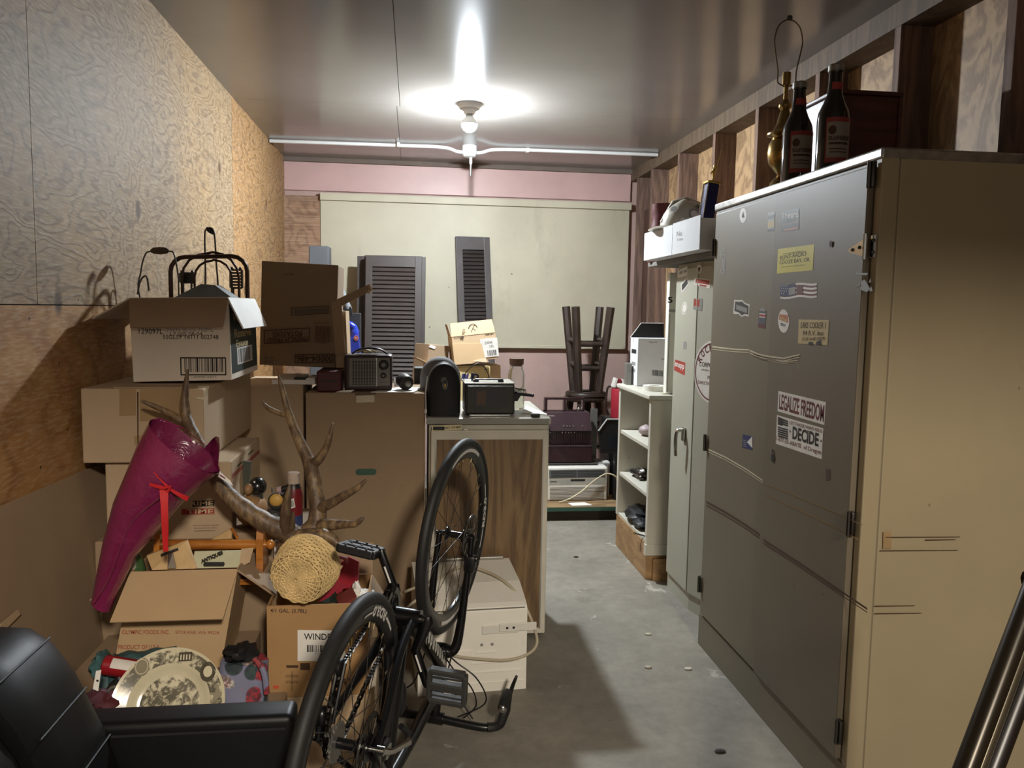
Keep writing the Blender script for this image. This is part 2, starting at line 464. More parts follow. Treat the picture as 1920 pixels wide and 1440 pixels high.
MB().lathe([(.018,bz+.052),(.022,bz+.044),(.030,bz+.034),(.0415,bz+.02),(.0462,bz+.006),(.0475,bz-.002),(.046,bz-.002)],POR,24,T(BX,BY,0)).build('bulb_light_shield',t)  # opaque bulb neck, added down to the widest ring to keep light off ceiling
MB().lathe([(.047,bz-.001),(.044,bz-.018),(.034,bz-.034),(.018,bz-.044),(0,bz-.047)],EM,24,T(BX,BY,0)).build('bulb',t)
# ================================================================== RIGHT SIDE
def paint(name,c,dirt='#5d4c36',amt=.5,sc=2.0):
    t=NT(name); v=t.coord()
    a=t.ramp(t.noise(v,1.5,4,.6),[(.3,c),(.75,tuple(min(1,x*1.08) for x in lin2(c)))])
    d=t.ramp(t.noise(v,sc*6,6,.75),[(.6,0.0),(.75,1.0)])
    a=t.mix(t.math('MULTIPLY',d,amt*.5),a,dirt)
    s=t.ramp(t.voro(t.coord((1,1,.8),(.4,.2,.7)),7),[(.02,.8),(.035,0.0)])
    a=t.mix(s,a,dirt)
    t.base(a); t.pset(Roughness=.5,Specular_IOR_Level=.4); t.bump(t.noise(v,8,3),.03,.006)
    return t.m
OLIVE=paint('olive_grey_paint','#726958','#50473a',.35)
OLIVE2=paint('olive_grey_door','#6b6253','#50473a',.35)
TAN=paint('cabinet_side_tan','#978a70','#75603f',.35)  # tan tone used on the near side and corner post only
BAREM=mat('worn_bright_metal','#a9a8a4',.3,.8,var=.25,vs=30)
XF=1.25
t=cab=thing('storage_cabinet','tall olive grey steel cabinet with two sticker covered doors, nearest on the right','cabinet',(1.55,2.63,0))
CT=1.902; y0,y1=2.035,3.225
b=MB()
b.box(XF+.004,1.85,y0+.003,y1,.0,CT-.03,OLIVE,bev=.004)
b.box(XF+.055,1.852,y0,y0+.02,.0,CT-.012,TAN,bev=.003)       # near side sheet
b.box(XF+.001,XF+.052,y0-.001,y0+.03,.0,CT-.012,TAN,bev=.004)    # corner post
b.build('body',t)
MB().box(XF-.004,1.855,y0-.004,y1+.004,CT-.03,CT,BAREM,bev=.006).build('top_rim',t)
MB().box(XF-.002,XF+.01,y0+.006,y1,.0,.14,OLIVE,bev=.002).build('kick_plate',t)
sy=PX(1453,400,XF-.016).y
dn=MB().box(XF-.016,XF+.004,2.07,sy,.15,CT-.045,OLIVE2,bev=.004).build('near_door',t)
df=MB().box(XF-.010,XF+.004,sy-.01,y1-.03,.15,CT-.045,OLIVE,bev=.004).build('far_door',t)
DN=plx(XF-.016); DF=plx(XF-.010)
def hinge(par,y,z,big=False):
    m=MB()
    m.tube([(XF-.02,y,z-.035),(XF-.02,y,z+.035)],.006,CHROME if big else STEELD,8)
    if big:
        m.hexa([V(XF-.0175,y,z-.03),V(XF-.0175,y+.085,z-.008),V(XF-.0165,y+.085,z-.008),V(XF-.0165,y,z-.03),V(XF-.0175,y,z+.025),V(XF-.0175,y+.085,z+.0),V(XF-.0165,y+.085,z+.0),V(XF-.0165,y,z+.025)],CHROME)
        m.box(XF-.006,XF-.002,y-.03,y,z-.03,z+.03,CHROME)
        for (yy,zz) in ((.03,.0),(.065,-.004),(-.018,.016),(-.018,-.016)): m.ball((XF-.018 if yy>0 else XF-.007,y+yy,z+zz),.005,STEELD,n=8,k=6)
    else:
        m.box(XF-.017,XF-.004,y-.012,y+.012,z-.035,z+.035,STEELD,bev=.003)
    return m.build('hinge',par)
p=PX(1640,462,XF); hinge(dn,2.062,p.z,True)
for pz in (325,): hinge(dn,2.062,PX(1652,pz,XF).z)
for z in (.86,.24): hinge(dn,2.062,z)
for z in (1.72,.90,.28): hinge(df,y1-.032,z)
# lock hole, plate, dents
MB().disc(PX(1449,858,XF-.018),(0,-.012,0),(0,0,.016),BLACK,16,.001).disc(PX(1449,845,XF-.018),(0,-.006,0),(0,0,.006),STEELD,12,.001).build('lock',dn)
MB().disc(PX(1558,457,XF-.018),(0,-.008,0),(0,0,.010),mat('rust','#4a3530',.8),14,.001).build('rust_spot',dn)
MB().qpx(DN,[(1549,901),(1557,900),(1557,880),(1549,879)],mat('bare_patch','#4d4439',.5),.0008).build('bare_patch',dn)
# ---- stickers (parts of the doors)
def stick(par,label):
    o=cur.build('sticker',par); o['label']=label; return o
STB=mat('sticker_black','#2c2b2c',.45); SWH=mat('sticker_white','#d9d4cc',.45); SYE=mat('sticker_yellow','#c8bc4a',.45)
SRD=mat('sticker_red','#a23a30',.45); SNV=mat('sticker_navy','#2b3560',.45); STN=mat('sticker_tan','#b9a473',.6); SMR=mat('sticker_maroon','#5c1c25',.5)
SGY=mat('sticker_grey','#8b8a86',.5); SOR=mat('sticker_orange','#b06a3f',.5)
cur=MB().qpx(DN,[(1465,435),(1498,430),(1499,390),(1466,397)],STB)
cur.tpx('I heard',DN,(1468,411),(1497,407),(1468,399),SWH,.01).tpx('they made it',DN,(1468,417),(1496,413),(1468,413),SGY).tpx('idiot-proof.',DN,(1468,426),(1496,421),(1468,418),SWH)
cur.qpx(DN,[(1471,433),(1497,429),(1497,426),(1471,430)],SOR,.001); stick(dn,'black "I heard" sticker')
cur=MB().qpx(DN,[(1457,513),(1524,507),(1527,458),(1459,467)],SYE)
cur.tpx('the community supports',DN,(1469,478),(1506,472),(1469,475),BLACK).tpx('KUNT-RADIO',DN,(1463,488),(1512,479),(1463,480),BLACK).tpx('COOZE BAY, OR.',DN,(1462,497),(1520,491),(1462,489),BLACK).tpx('last alternate venue society',DN,(1467,502),(1509,498),(1467,499.5),BLACK)
stick(dn,'yellow radio sticker')
# flag
cur=MB(); q=lambda u,v:(1463+u*69,(533+v*27)+(-3*u)+1.6*math.sin(u*9))
def strip(m,u0,u1,v0,v1,l):
    n=8
    for k in range(n):
        a=u0+(u1-u0)*k/n; c=u0+(u1-u0)*(k+1)/n
        cur.qpx(DN,[q(a,v1),q(c,v1),q(c,v0),q(a,v0)],m,l)
for k in range(7): strip(SWH if k%2==0 else SMR,0,1,k/7,(k+1)/7,.0006)
strip(SNV,0,.42,0,.8,.001)
for k in range(14):
    u=.03+.05*(k%4)+.02*((k//4)%2); v=.1+.17*(k//4)
    c=DN(*q(u,v)); cur.disc(c,(0,-.0022,0),(0,0,.0022),SWH,6,.0016)
strip(SGY,.24,.42,.25,.75,.0014); strip(SMR,.45,.62,.2,.8,.0014)
stick(dn,'waving flag sticker')
# black shield
cur=MB().polypx(DF,[(1376,589),(1375,585),(1377,562),(1386,563),(1391,562),(1398,568),(1406,571),(1404,594),(1397,592),(1391,594),(1385,589)],SWH)
cur.polypx(DF,[(1377.5,583),(1379,565),(1387,566),(1391,565),(1397,570.5),(1404,573.5),(1403,590),(1397,588.5),(1391,591),(1386,586)],STB,.0011)
cur.qpx(DF,[(1381,580),(1401,587),(1401.5,578),(1381.5,571)],SGY,.0015); stick(df,'black and white shield sticker')
cur=MB().qpx(DF,[(1422,614),(1435,616),(1437,583),(1423,582)],mat('sticker_slate','#4a4d58',.5)).qpx(DF,[(1424,595),(1436,596),(1436,588),(1424,587)],SWH,.001).qpx(DF,[(1424,593),(1436,594),(1436,590),(1424,589)],SRD,.0014).polypx(DF,[(1424,583),(1436,584),(1434,579),(1430,577),(1426,579)],SGY,.001).qpx(DF,[(1422,614),(1435,616),(1435,608),(1422,606)],SMR,.001)
stick(df,'slate and red tag sticker')
c=DN(1469.5,602); cur=MB().disc(c,DN(1480,604)-c,DN(1470,580)-c,SWH,28,.0007)
cur.qpx(DN,[(1461,599),(1478,606),(1478,591),(1462,589)],SOR,.0011).tpx('the',DN,(1463,601),(1476,605),(1463,592),STN,.02,.0014).qpx(DN,[(1464,607),(1474,611),(1474,609),(1464,605)],BLACK,.0011).qpx(DN,[(1464,610),(1473,613),(1473,612),(1464,608)],BLACK,.0011)
stick(dn,'white oval sticker')
cur=MB().qpx(DN,[(1496.5,644),(1552,647),(1555,600),(1498,599)],STN,.0007)
cur.tpx('LAKE COOLER 1',DN,(1502,615),(1549,616),(1502,604),INKB,0,.0012,.2).tpx('94 R.V. bus',DN,(1506,629),(1545,629),(1506,620),INKB,0,.0012,.2).tpx('(TOP AND KEEP)',DN,(1504,641),(1548,640),(1504,633),INKB,0,.0012,.2)
cur.qpx(DN,[(1516,646),(1526,646.5),(1524,641),(1517,641)],BLACK,.0014).qpx(DN,[(1530,646.5),(1541,647),(1540,638),(1532,640)],BLACK,.0014)
stick(dn,'tan handwritten note')
cur=MB().qpx(DN,[(1458,771),(1546,797),(1549,754),(1460,733)],SWH)
cur.tpx('LEGALIZE FREEDOM',DN,(1461,767),(1545,792),(1462,738),SMR,.02); stick(dn,'white LEGALIZE FREEDOM bumper sticker')
cur=MB().qpx(DN,[(1455,832),(1541,861),(1544,803),(1457,778)],SWH)
cur.tpx('LET THOSE WHO RIDE',DN,(1481,795),(1542,812),(1481,789),SMR,.005).tpx('DECIDE',DN,(1486,823),(1535,838),(1487,799),STB,.035).tpx('1-877-55-ABATE  of Oregon',DN,(1456,828),(1540,855),(1456,818),SMR,.008)
cur.disc(DN(1482,809),(0,-.004,0),(0,0,.004),BLACK,10,.001).disc(DN(1540,827),(0,-.004,0),(0,0,.004),BLACK,10,.001)
for k in range(5): cur.qpx(DN,[(1459,801+k*4+1.5),(1478,806+k*4+2),(1478,804+k*4+1),(1459,799+k*4+.5)],STB,.001)
for k in range(3): cur.qpx(DN,[(1468,786+k*4+2.5),(1478,790+k*4+2),(1478,788+k*4+1),(1468,784+k*4+1)],STB,.001)
cur.qpx(DN,[(1459,796),(1468,799),(1468,785),(1459,781)],STB,.001); stick(dn,'white LET THOSE WHO RIDE DECIDE bumper sticker')
cur=MB().qpx(DF,[(1392,839),(1411,844),(1412,819),(1393,814)],SNV).polypx(DF,[(1401,829),(1411,840),(1411,818)],SWH,.001)
for k in range(4): cur.qpx(DF,[(1394,826+k*3.6),(1400,827.5+k*3.6),(1400,826+k*3.6),(1394,824.5+k*3.6)],SGY,.001)
stick(df,'small blue square sticker')
c=DF(1393.5,404); cur=MB().disc(c,DF(1400,403)-c,DF(1393.5,390)-c,SWH,24,.0007); cur.polypx(DF,[(1391,408),(1396.5,408),(1394,396)],BLACK,.0011); stick(df,'round white sticker with black peak')
cur=MB().qpx(DF,[(1440,434),(1452.5,432),(1453,397),(1440,399)],SGY).qpx(DF,[(1440,411),(1452.5,409),(1453,402),(1440,405)],STB,.001).qpx(DF,[(1440,428),(1452.5,425.5),(1453,413),(1440,415)],STN,.001).qpx(DF,[(1440,434),(1452.5,432),(1453,428),(1440,430)],STB,.001)
stick(df,'half sticker cut at the door edge')
cur=MB(); 
a=DF(1360,513);bq=DF(1360,462)
cur.text('GearTie',a,bq-a,V(0,.0001,0)+(DF(1357,513)-DF(1366,512)),SGY,.02); stick(df,'peeling silver lettering running upward')
# tape residue and paint chips
for par,P,ln,m,w in ((df,DF,[(1327,842),(1360,857),(1400,880),(1438,906)],CLEAR,3),(df,DF,[(1325,941),(1360,960),(1400,985),(1432,1008)],INKB,4),(df,DF,[(1336,650),(1360,653),(1380,655),(1405,656)],CLEAR,3),
      (dn,DN,[(1437,907),(1500,932),(1560,957),(1618,984)],TAPE,1.2),(dn,DN,[(1437,927),(1500,956),(1560,985),(1612,1012)],TAPE,1.2),(dn,DN,[(1432,1012),(1500,1056),(1560,1097),(1627,1142)],INKB,4),(dn,DN,[(1406,657),(1422,664),(1440,668),(1470,672),(1500,665)],CLEAR,3),(dn,DN,[(1442,673),(1470,678),(1496,676),(1498,692)],CLEAR,2)):
    m_=MB()
    for k in range(len(ln)-1):
        for w0,dd in ((w,0),(w*.5,w*1.6)):
            (xa,ya),(xb,yb)=ln[k],ln[k+1]
            m_.qpx(P,[(xa,ya+w0/2+dd),(xb,yb+w0/2+dd),(xb,yb-w0/2+dd),(xa,ya-w0/2+dd)],m,.0012)
    m_.build('tape_residue',par)
cur=MB()
for pts in ([(1605,515),(1626,516),(1628,512),(1606,511)],[(1614,543),(1626,548),(1632,541),(1622,524),(1616,527)],[(1630,530),(1634,529),(1632,522)],[(1604,539),(1614,535),(1612,532)],[(1630,546),(1637,546),(1634,536)]): cur.polypx(DN,pts,SGY,.001)
cur.build('paint_chips',dn)
NS=pl(y0-.0045); cur=MB()
for (x0,yy,x1) in ((1660,1007,1800),(1650,1032,1796),(1735,1012,1792),(1640,1136,1715),(1640,1150,1728)):
    cur.qpx(NS,[(x0,yy+1.5),(x1,yy),(x1,yy-1.2),(x0,yy-.6)],INKB,.001)
cur.build('tape_residue',t)
MB().qpx(NS,[(1655,1029),(1671,1029),(1671,997),(1656,997)],TAPE,.0008).build('tape_patch',t)
# ---- locker behind it
LK=paint('pale_locker_paint','#a3a191','#6b5d48',.4)
ly0,ly1=3.60,3.93
t=thing('metal_locker','narrow pale grey steel locker with chrome handle between the white bookcase and large cabinet','locker',(1.6,3.76,0))
La=math.radians(15); Ld=V(math.sin(La),-math.cos(La),0); Lc=V(1.336,3.61,0); Le=Lc+Ld*.35
MB().loft([[V(x,y,z) for x,y in ((Le.x+.004,Le.y),(Lc.x+.004,Lc.y),(1.34,ly1),(1.85,ly1),(1.85,Le.y))] for z in (0,1.69)],LK,smooth=False).build('body',t)
ld=MB().box(1.326,1.338,3.612,ly1-.012,.09,1.665,LK,bev=.003).build('door',t)
NA=V(-math.cos(La),-math.sin(La),0); q0=Lc+NA*.006+V(0,0,.09); q1=Le+NA*.006+V(0,0,.09); up_=V(0,0,1.575); th_=NA*-.009
nd=MB().hexa([q0,q1,q1+th_,q0+th_,q0+up_,q1+up_,q1+up_+th_,q0+up_+th_],LK).build('door',t)
def LN(px,py):
    r=ray(px,py); k=(Lc+NA*.0065-V(0,0,CZ)).dot(NA)/r.dot(NA); return r*k+V(0,0,CZ)
LD=plx(1.326)
hd=MB(); c=PX(1284,812,1.326)
hd.box(1.312,1.326,c.y-.018,c.y+.018,c.z-.04,c.z+.03,CHROME,bev=.006)
hd.tube(spline([(1.312,c.y,c.z+.015),(1.29,c.y,c.z+.012),(1.283,c.y+.005,c.z-.02),(1.285,c.y+.01,c.z-.08),(1.288,c.y+.01,c.z-.115)],5),[.009]*15+[.008]*6,CHROME,8).build('handle',ld)
def lst(par,label):
    o=cur.build('sticker',par); o['label']=label
c0=LN(1336,698); rr=.145; lr=Ld
cur=MB().disc(c0,lr*rr,(0,0,rr),SWH,48,.0007).disc(c0,lr*rr*.93,(0,0,rr*.93),SMR,48,.0011,.95)
def ctext(s,w,h,dz,m,bold=0): 
    cur.text(s,c0-lr*(w/2)+V(0,0,dz),lr*w,(0,0,h),m,bold,.0012)
for k,ch in enumerate('ROCKFORD'):
    a=math.radians(152-k*17.7); d=lr*math.cos(a)+V(0,0,math.sin(a)); tn=lr*math.sin(a)-V(0,0,math.cos(a))
    cur.text(ch,c0+d*rr*.66-tn*.012,tn*.024,d*.036,SMR,.03,.0012)
ctext('CORPORATION',.205,.022,.02,STB,.01); ctext('GENERAL CONTRACTOR',.17,.008,.002,STB); ctext('PIPE &',.07,.016,-.035,STB); ctext('DIRECTIONAL DRILLS',.215,.015,-.062,SMR)
lst(nd,'round white company sticker')
c=LN(1311.5,505); cur=MB().disc(c,lr*.022,(0,0,.02),SWH,20,.0008).polypx(LN,[(1311,511),(1308,502),(1314,501)],BLACK,.0012); lst(nd,'small oval sticker')
cur=MB().qpx(LN,[(1301,534),(1331,541),(1332,524),(1303,521)],SWH).qpx(LN,[(1304,530),(1330,534),(1331,526),(1305,523)],SRD,.001).qpx(LN,[(1312,536),(1325,538),(1325,535),(1312,533)],SRD,.001); lst(nd,'white sticker with red lettering block')
cur=MB().qpx(LN,[(1300,580),(1316,583),(1317,560),(1301,559)],SGY).qpx(LN,[(1301,573),(1311,575),(1312,562),(1302,561)],SRD,.001); lst(nd,'grey square sticker with red blot')
cur=MB().qpx(LD,[(1271,521),(1289,517),(1289,499),(1271,508)],SWH).qpx(LD,[(1274,515),(1280,513),(1280,507),(1274,510)],SGY,.001).qpx(LD,[(1282,512),(1288,510),(1288,505),(1282,507)],SGY,.001); lst(ld,'white form sticker')
cur=MB().polypx(LD,[(1278,549),(1277,533),(1283,525),(1290,520),(1291,533),(1284,543)],SWH).polypx(LD,[(1279,545),(1278.5,534),(1284,528),(1289,523),(1290,532),(1283,541)],STB,.001); lst(ld,'black shield sticker')
c=LD(1283.5,578); cur=MB().disc(c,LD(1289,576)-c,LD(1283.5,566)-c,SWH,24,.0007).disc(c,(LD(1289,576)-c)*.8,(LD(1283.5,566)-c)*.8,LK,24,.001,.8); lst(ld,'white oval outline sticker')
cur=MB().qpx(LD,[(1264,694),(1284,704),(1285,680),(1266,674)],SRD).tpx('snapp',LD,(1266,690),(1283,696),(1266,679),SWH,.02); lst(ld,'red rectangular sticker')
cur=MB().qpx(LD,[(1281,655),(1287,656),(1288,641),(1282,640)],SGY); lst(ld,'tiny grey label')
# ---- white bookcase
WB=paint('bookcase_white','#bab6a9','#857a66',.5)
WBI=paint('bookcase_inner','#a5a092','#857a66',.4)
BW=wood('bookcase_base_wood','#8a6a48','#a8865c',6,(.3,.3,1),.6)
by0,by1,bx0,bx1=4.03,4.69,1.25,1.56
t=thing('bookcase','white painted open bookcase on a raw wood base between locker and window air conditioner','bookcase',(1.4,4.36,0))
MB().box(bx0+.005,bx1,by0+.02,by1,0,.2,BW,bev=.004).box(bx0+.04,bx1,by0-.005,by0+.02,0,.12,BW).build('base',t)
MB().box(bx0,bx1,by0,by0+.035,.14,.985,WB,bev=.004).box(bx0-.006,bx1,by0-.006,by0+.03,.14,.2,WB,bev=.003).build('side_panel',t)
MB().box(bx0,bx1,by1-.035,by1,.2,.985,WB,bev=.004).build('side_panel',t)
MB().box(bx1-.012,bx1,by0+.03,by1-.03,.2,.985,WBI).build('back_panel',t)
MB().box(bx0-.015,bx1,by0-.01,by1+.012,.985,1.01,WB,bev=.006).build('top',t)
for z in (.73,.47,.215): MB().box(bx0+.008,bx1-.012,by0+.034,by1-.034,z-.022,z,WB,bev=.003).build('shelf',t)
# things on its shelves
PLB=mat('pale_lilac_shell','#a08f8f',.5)
tag(MB().ball((1.36,4.42,.7625),(.06,.05,.034),PLB,nz=.15).build('seashell',L=(1.36,4.42,.73)),'pinkish rounded stone on the top shelf inside the white bookcase','stone')
tag(MB().ball((1.34,4.45,.50),(.045,.05,.032),STEELD,nz=.3).tube(spline([(1.31,4.47,.5),(1.30,4.53,.5),(1.33,4.57,.488)],5),.015,BLACKP,8).ball((1.32,4.40,.486),(.02,.02,.016),STEELD).build('tool',L=(1.38,4.36,.47)),'dark grey metal tool lying on the middle bookcase shelf','tool')
tag(MB().ball((1.335,4.45,.258),(.085,.15,.042),BLACKP,nz=.35,ns=3).ball((1.30,4.30,.245),(.05,.08,.028),BLACKP,nz=.3).build('dark_bundle',L=(1.38,4.33,.215)),'crumpled dark grey plastic bundle on the lowest bookcase shelf','bag')
tag(MB().tube([(1.27,4.1,.225),(1.23,4.17,.222)],.004,BLACKM,8).ball((1.225,4.18,.222),(.008,.01,.008),BRASS).build('spike',L=(1.25,4.13,.215)),'thin rod with brass tip sticking over the lowest bookcase shelf','rod')
# white carton on the bookcase
WC=cardboard('white_carton_board','#cfd0d2')
y_=4.52; P=pl(y_); a=P(1204,713);bq=P(1250,713)
t=thing('white_carton','white printed carton with a black open lid on top of the white bookcase','box',(1.4,4.6,1.01))
zc=P(1204,634).z
MB().box(1.31,1.5,y_,y_+.16,1.01,zc,WC,bev=.004).build('body',t)
MB().hexa([V(1.29,y_+.1,zc),V(1.5,y_+.1,zc),V(1.5,y_+.108,zc),V(1.29,y_+.108,zc),V(1.36,y_+.12,zc+.085),V(1.5,y_+.12,zc+.085),V(1.5,y_+.128,zc+.085),V(1.36,y_+.128,zc+.085)],BLACKP).tube([(1.29,y_+.1,zc),(1.36,y_+.12,zc+.087),(1.5,y_+.12,zc+.087)],.002,WHITE,6).build('lid',t)
cur=MB().barpx(P,(1222,704),(1243,706),(1222,693),BLACK,16,3); cur.tpx('Saber',P,(1240,675),(1250,675),(1240,671),BLACK); cur.tpx('FRAGILE MX',P,(1217,643),(1232,643),(1217,640),BLACK)
cur.quad(V(1.3095,y_+.13,1.2),V(1.3095,y_+.03,1.2),V(1.3095,y_+.03,1.225),V(1.3095,y_+.13,1.225),BLACK,.0006)
for zz in (1.13,1.09): cur.quad(V(1.3095,y_+.12,zz),V(1.3095,y_+.04,zz),V(1.3095,y_+.04,zz+.02),V(1.3095,y_+.12,zz+.02),SGY,.0006)
cur.build('printing',t)
tag(MB().box(1.27,1.30,4.60,4.66,1.01,1.14,GREYM,bev=.003).box(1.276,1.294,4.597,4.6,1.03,1.12,SGY).build('photo_frame',L=(1.28,4.6,1.01)),'small grey frame standing behind the white printed carton on the bookcase','frame')
# tape roll, clutter
t=thing('tape_roll','flat roll of white tape lying on the front edge of the bookcase top','tape',(1.36,4.25,1.01))
MB().lathe([(.035,1.01),(.065,1.01),(.065,1.04),(.035,1.04)],WHITEP,28,T(1.34,4.27,0),closed=True).build('roll',t)
tag(MB().tube([(1.43,4.31,1.041),(1.50,4.25,1.041)],.03,WHITEP,14).tube([(1.41,4.25,1.018),(1.52,4.195,1.05)],.006,WHITEP,8).build('heat_gun',L=(1.42,4.18,1.01)),'white cylindrical gadget with a stick lying at the right on the bookcase top','gadget')
tag(MB().box(1.33,1.45,4.08,4.13,1.011,1.016,CLEAR).box(1.36,1.47,4.06,4.1,1.016,1.022,GREYM).build('knife',L=(1.4,4.1,1.01)),'flat metal scraper lying on the near corner of the bookcase top','tool')
# tall white board with black mark behind locker
t=thing('foam_board','tall white board with a black mark standing on the bookcase behind the locker','board',(1.45,4.18,1.01))
MB().box(1.358,1.56,4.12,4.17,1.01,1.66,WHITEP,bev=.004).box(1.362,1.366,4.116,4.12,1.02,1.44,GREYM).build('board',t)
cur=MB().tpx('5',pl(4.12),(1252,568),(1261,568),(1252,557),BLACK,.03).box(1.358,1.56,4.116,4.12,1.45,1.465,GREYM); cur.build('marking',t)
# ---- board across locker, white tray box on it
tag(MB().box(1.27,1.86,3.30,4.24,1.692,1.715,mat('grey_board','#6a6660',.7),bev=.003).build('shelf_board',L=(1.5,3.7,1.692)),'grey shelf board lying on the locker under the long white box','board')
t=thing('long_box','long low white carton lying on top of the locker under the white hard hat','box',(1.35,3.7,1.715))
WX0=1.205; WZ1=1.862
MB().box(WX0,1.55,3.27,4.09,1.716,WZ1-.012,WC,bev=.003).build('body',t)
cur=MB()
for a_,b_,z_ in ((3.27,3.63,WZ1),(3.635,3.80,WZ1-.004),(3.80,3.86,WZ1-.01),(3.86,4.09,WZ1-.003)): cur.box(WX0-.003,WX0,a_,b_,1.718,z_,WC)
cur.build('side_flap',t)
WF=plx(WX0-.003); cur=MB().tpx('No',WF,(1269,444),(1279,442),(1269,434),SGY).tpx('5 lite',WF,(1270,452),(1280,450),(1270,447),SGY); cur.build('printing',t)
# hard hat
hc=V(1.34,3.86,1.852); t=thing('hard_hat','white hard hat with round stickers on the long white box','helmet',hc)
HW=mat('hat_shell','#b9b3a4',.35,var=.1)
rings=[]
for k in range(10):
    a=k/9*PI/2; r=math.cos(a); z=math.sin(a)
    rings.append([hc+V(.106*r*math.cos(b)*1.18,.106*r*math.sin(b),.015+.14*z*(1+.04*math.cos(3*b))) for b in [2*PI*j/28 for j in range(28)]])
MB().loft(rings,HW).tube([hc+V(-.12,0,.04),hc+V(-.065,0,.14),hc+V(0,0,.16),hc+V(.065,0,.14),hc+V(.11,0,.05)],.011,HW,8).build('shell',t)
br=[]
for (r,z) in ((1.0,.02),(1.22,.006),(1.22,.001),(1.0,.012)):
    br.append([hc+V((.124*r*math.cos(b))*(1.22 if math.cos(b)<-.3 else 1),.106*r*math.sin(b),z) for b in [2*PI*j/28 for j in range(28)]])
MB().loft(br,HW,caps=False).build('brim',t)
for (a,e,r,mm,inner) in ((-140,38,.024,SWH,SGY),(-85,25,.028,SGY,SWH),(-112,12,.012,SWH,SWH),(-60,45,.016,STB,SGY)):
    a_=math.radians(a);e_=math.radians(e); d=V(math.cos(a_)*math.cos(e_)*1.18,math.sin(a_)*math.cos(e_),math.sin(e_)*1.28)
    n=V(d.x/1.39,d.y,d.z/1.6).normalized(); rt=n.cross(V(0,0,1)).normalized()*-1; up=rt.cross(n)*-1
    rt=V(0,0,1).cross(n).normalized(); up=n.cross(rt)
    p=hc+V(0,0,.015)+d*.108+n*.003
    MB().disc(p,rt*r,up*r,mm,20,0).disc(p,rt*r*.7,up*r*.7,inner,20,.001).build('sticker',t)
# trophy
tc=V(1.36,3.63,1.851); t=thing('trophy','dark blue column trophy with gold figure beside the white hard hat','trophy',tc)
TB=mat('trophy_blue','#23264a',.25,.3); GOLD=mat('gold_plastic','#b99b55',.25,.9)
MT=about(tc,R(7,'Y')); 
MB(MT).box(tc.x-.045,tc.x+.045,tc.y-.05,tc.y+.05,tc.z,tc.z+.012,BLACKP,bev=.003).build('base',t)
MB(MT).box(tc.x-.026,tc.x+.026,tc.y-.03,tc.y+.03,tc.z+.012,tc.z+.20,TB,bev=.004).build('column',t)
for dx,dy in ((-.029,-.032),(-.029,.03)): MB(MT).tube([tc+V(dx,dy,.012),tc+V(dx,dy,.201)],.003,CHROME,6).build('side_rod',t)
MB(MT).box(tc.x-.034,tc.x+.034,tc.y-.036,tc.y+.036,tc.z+.20,tc.z+.21,GOLD,bev=.002).build('cap',t)
fz=tc.z+.21
MB(MT).lathe([(.016,fz),(.012,fz+.006),(.004,fz+.01),(.005,fz+.03),(.01,fz+.045),(.009,fz+.06),(.004,fz+.065),(.007,fz+.072),(.006,fz+.08),(0,fz+.084)],GOLD,12,T(tc.x,tc.y,0)).tube([(tc.x+.008,tc.y,fz+.055),(tc.x+.014,tc.y,fz+.085),(tc.x+.018,tc.y,fz+.15)],[.003,.0025,.0015],GOLD,6).tube([(tc.x-.008,tc.y,fz+.055),(tc.x-.014,tc.y,fz+.035)],.0025,GOLD,6).build('figure',t)
# maroon bag
MAR=mat('maroon_satin','#4d2528',.3,var=.3,vs=14)
mbag=MB(); c=V(1.34,4.185,1.716)
rings=[]
for k in range(12):
    z=k/11; w=.085*(1-.15*z)
    rings.append([c+V(w*(1+.18*noise.noise(V(math.cos(b)*2,math.sin(b)*2,z*5)))*math.cos(b),.06*(1+.2*noise.noise(V(math.cos(b)*2,z*4,math.sin(b)*3)))*math.sin(b),.31*z) for b in [2*PI*j/24 for j in range(24)]])
tag(mbag.loft(rings,MAR).build('maroon_bag',L=c),'crumpled maroon bag standing behind the white hard hat','bag')
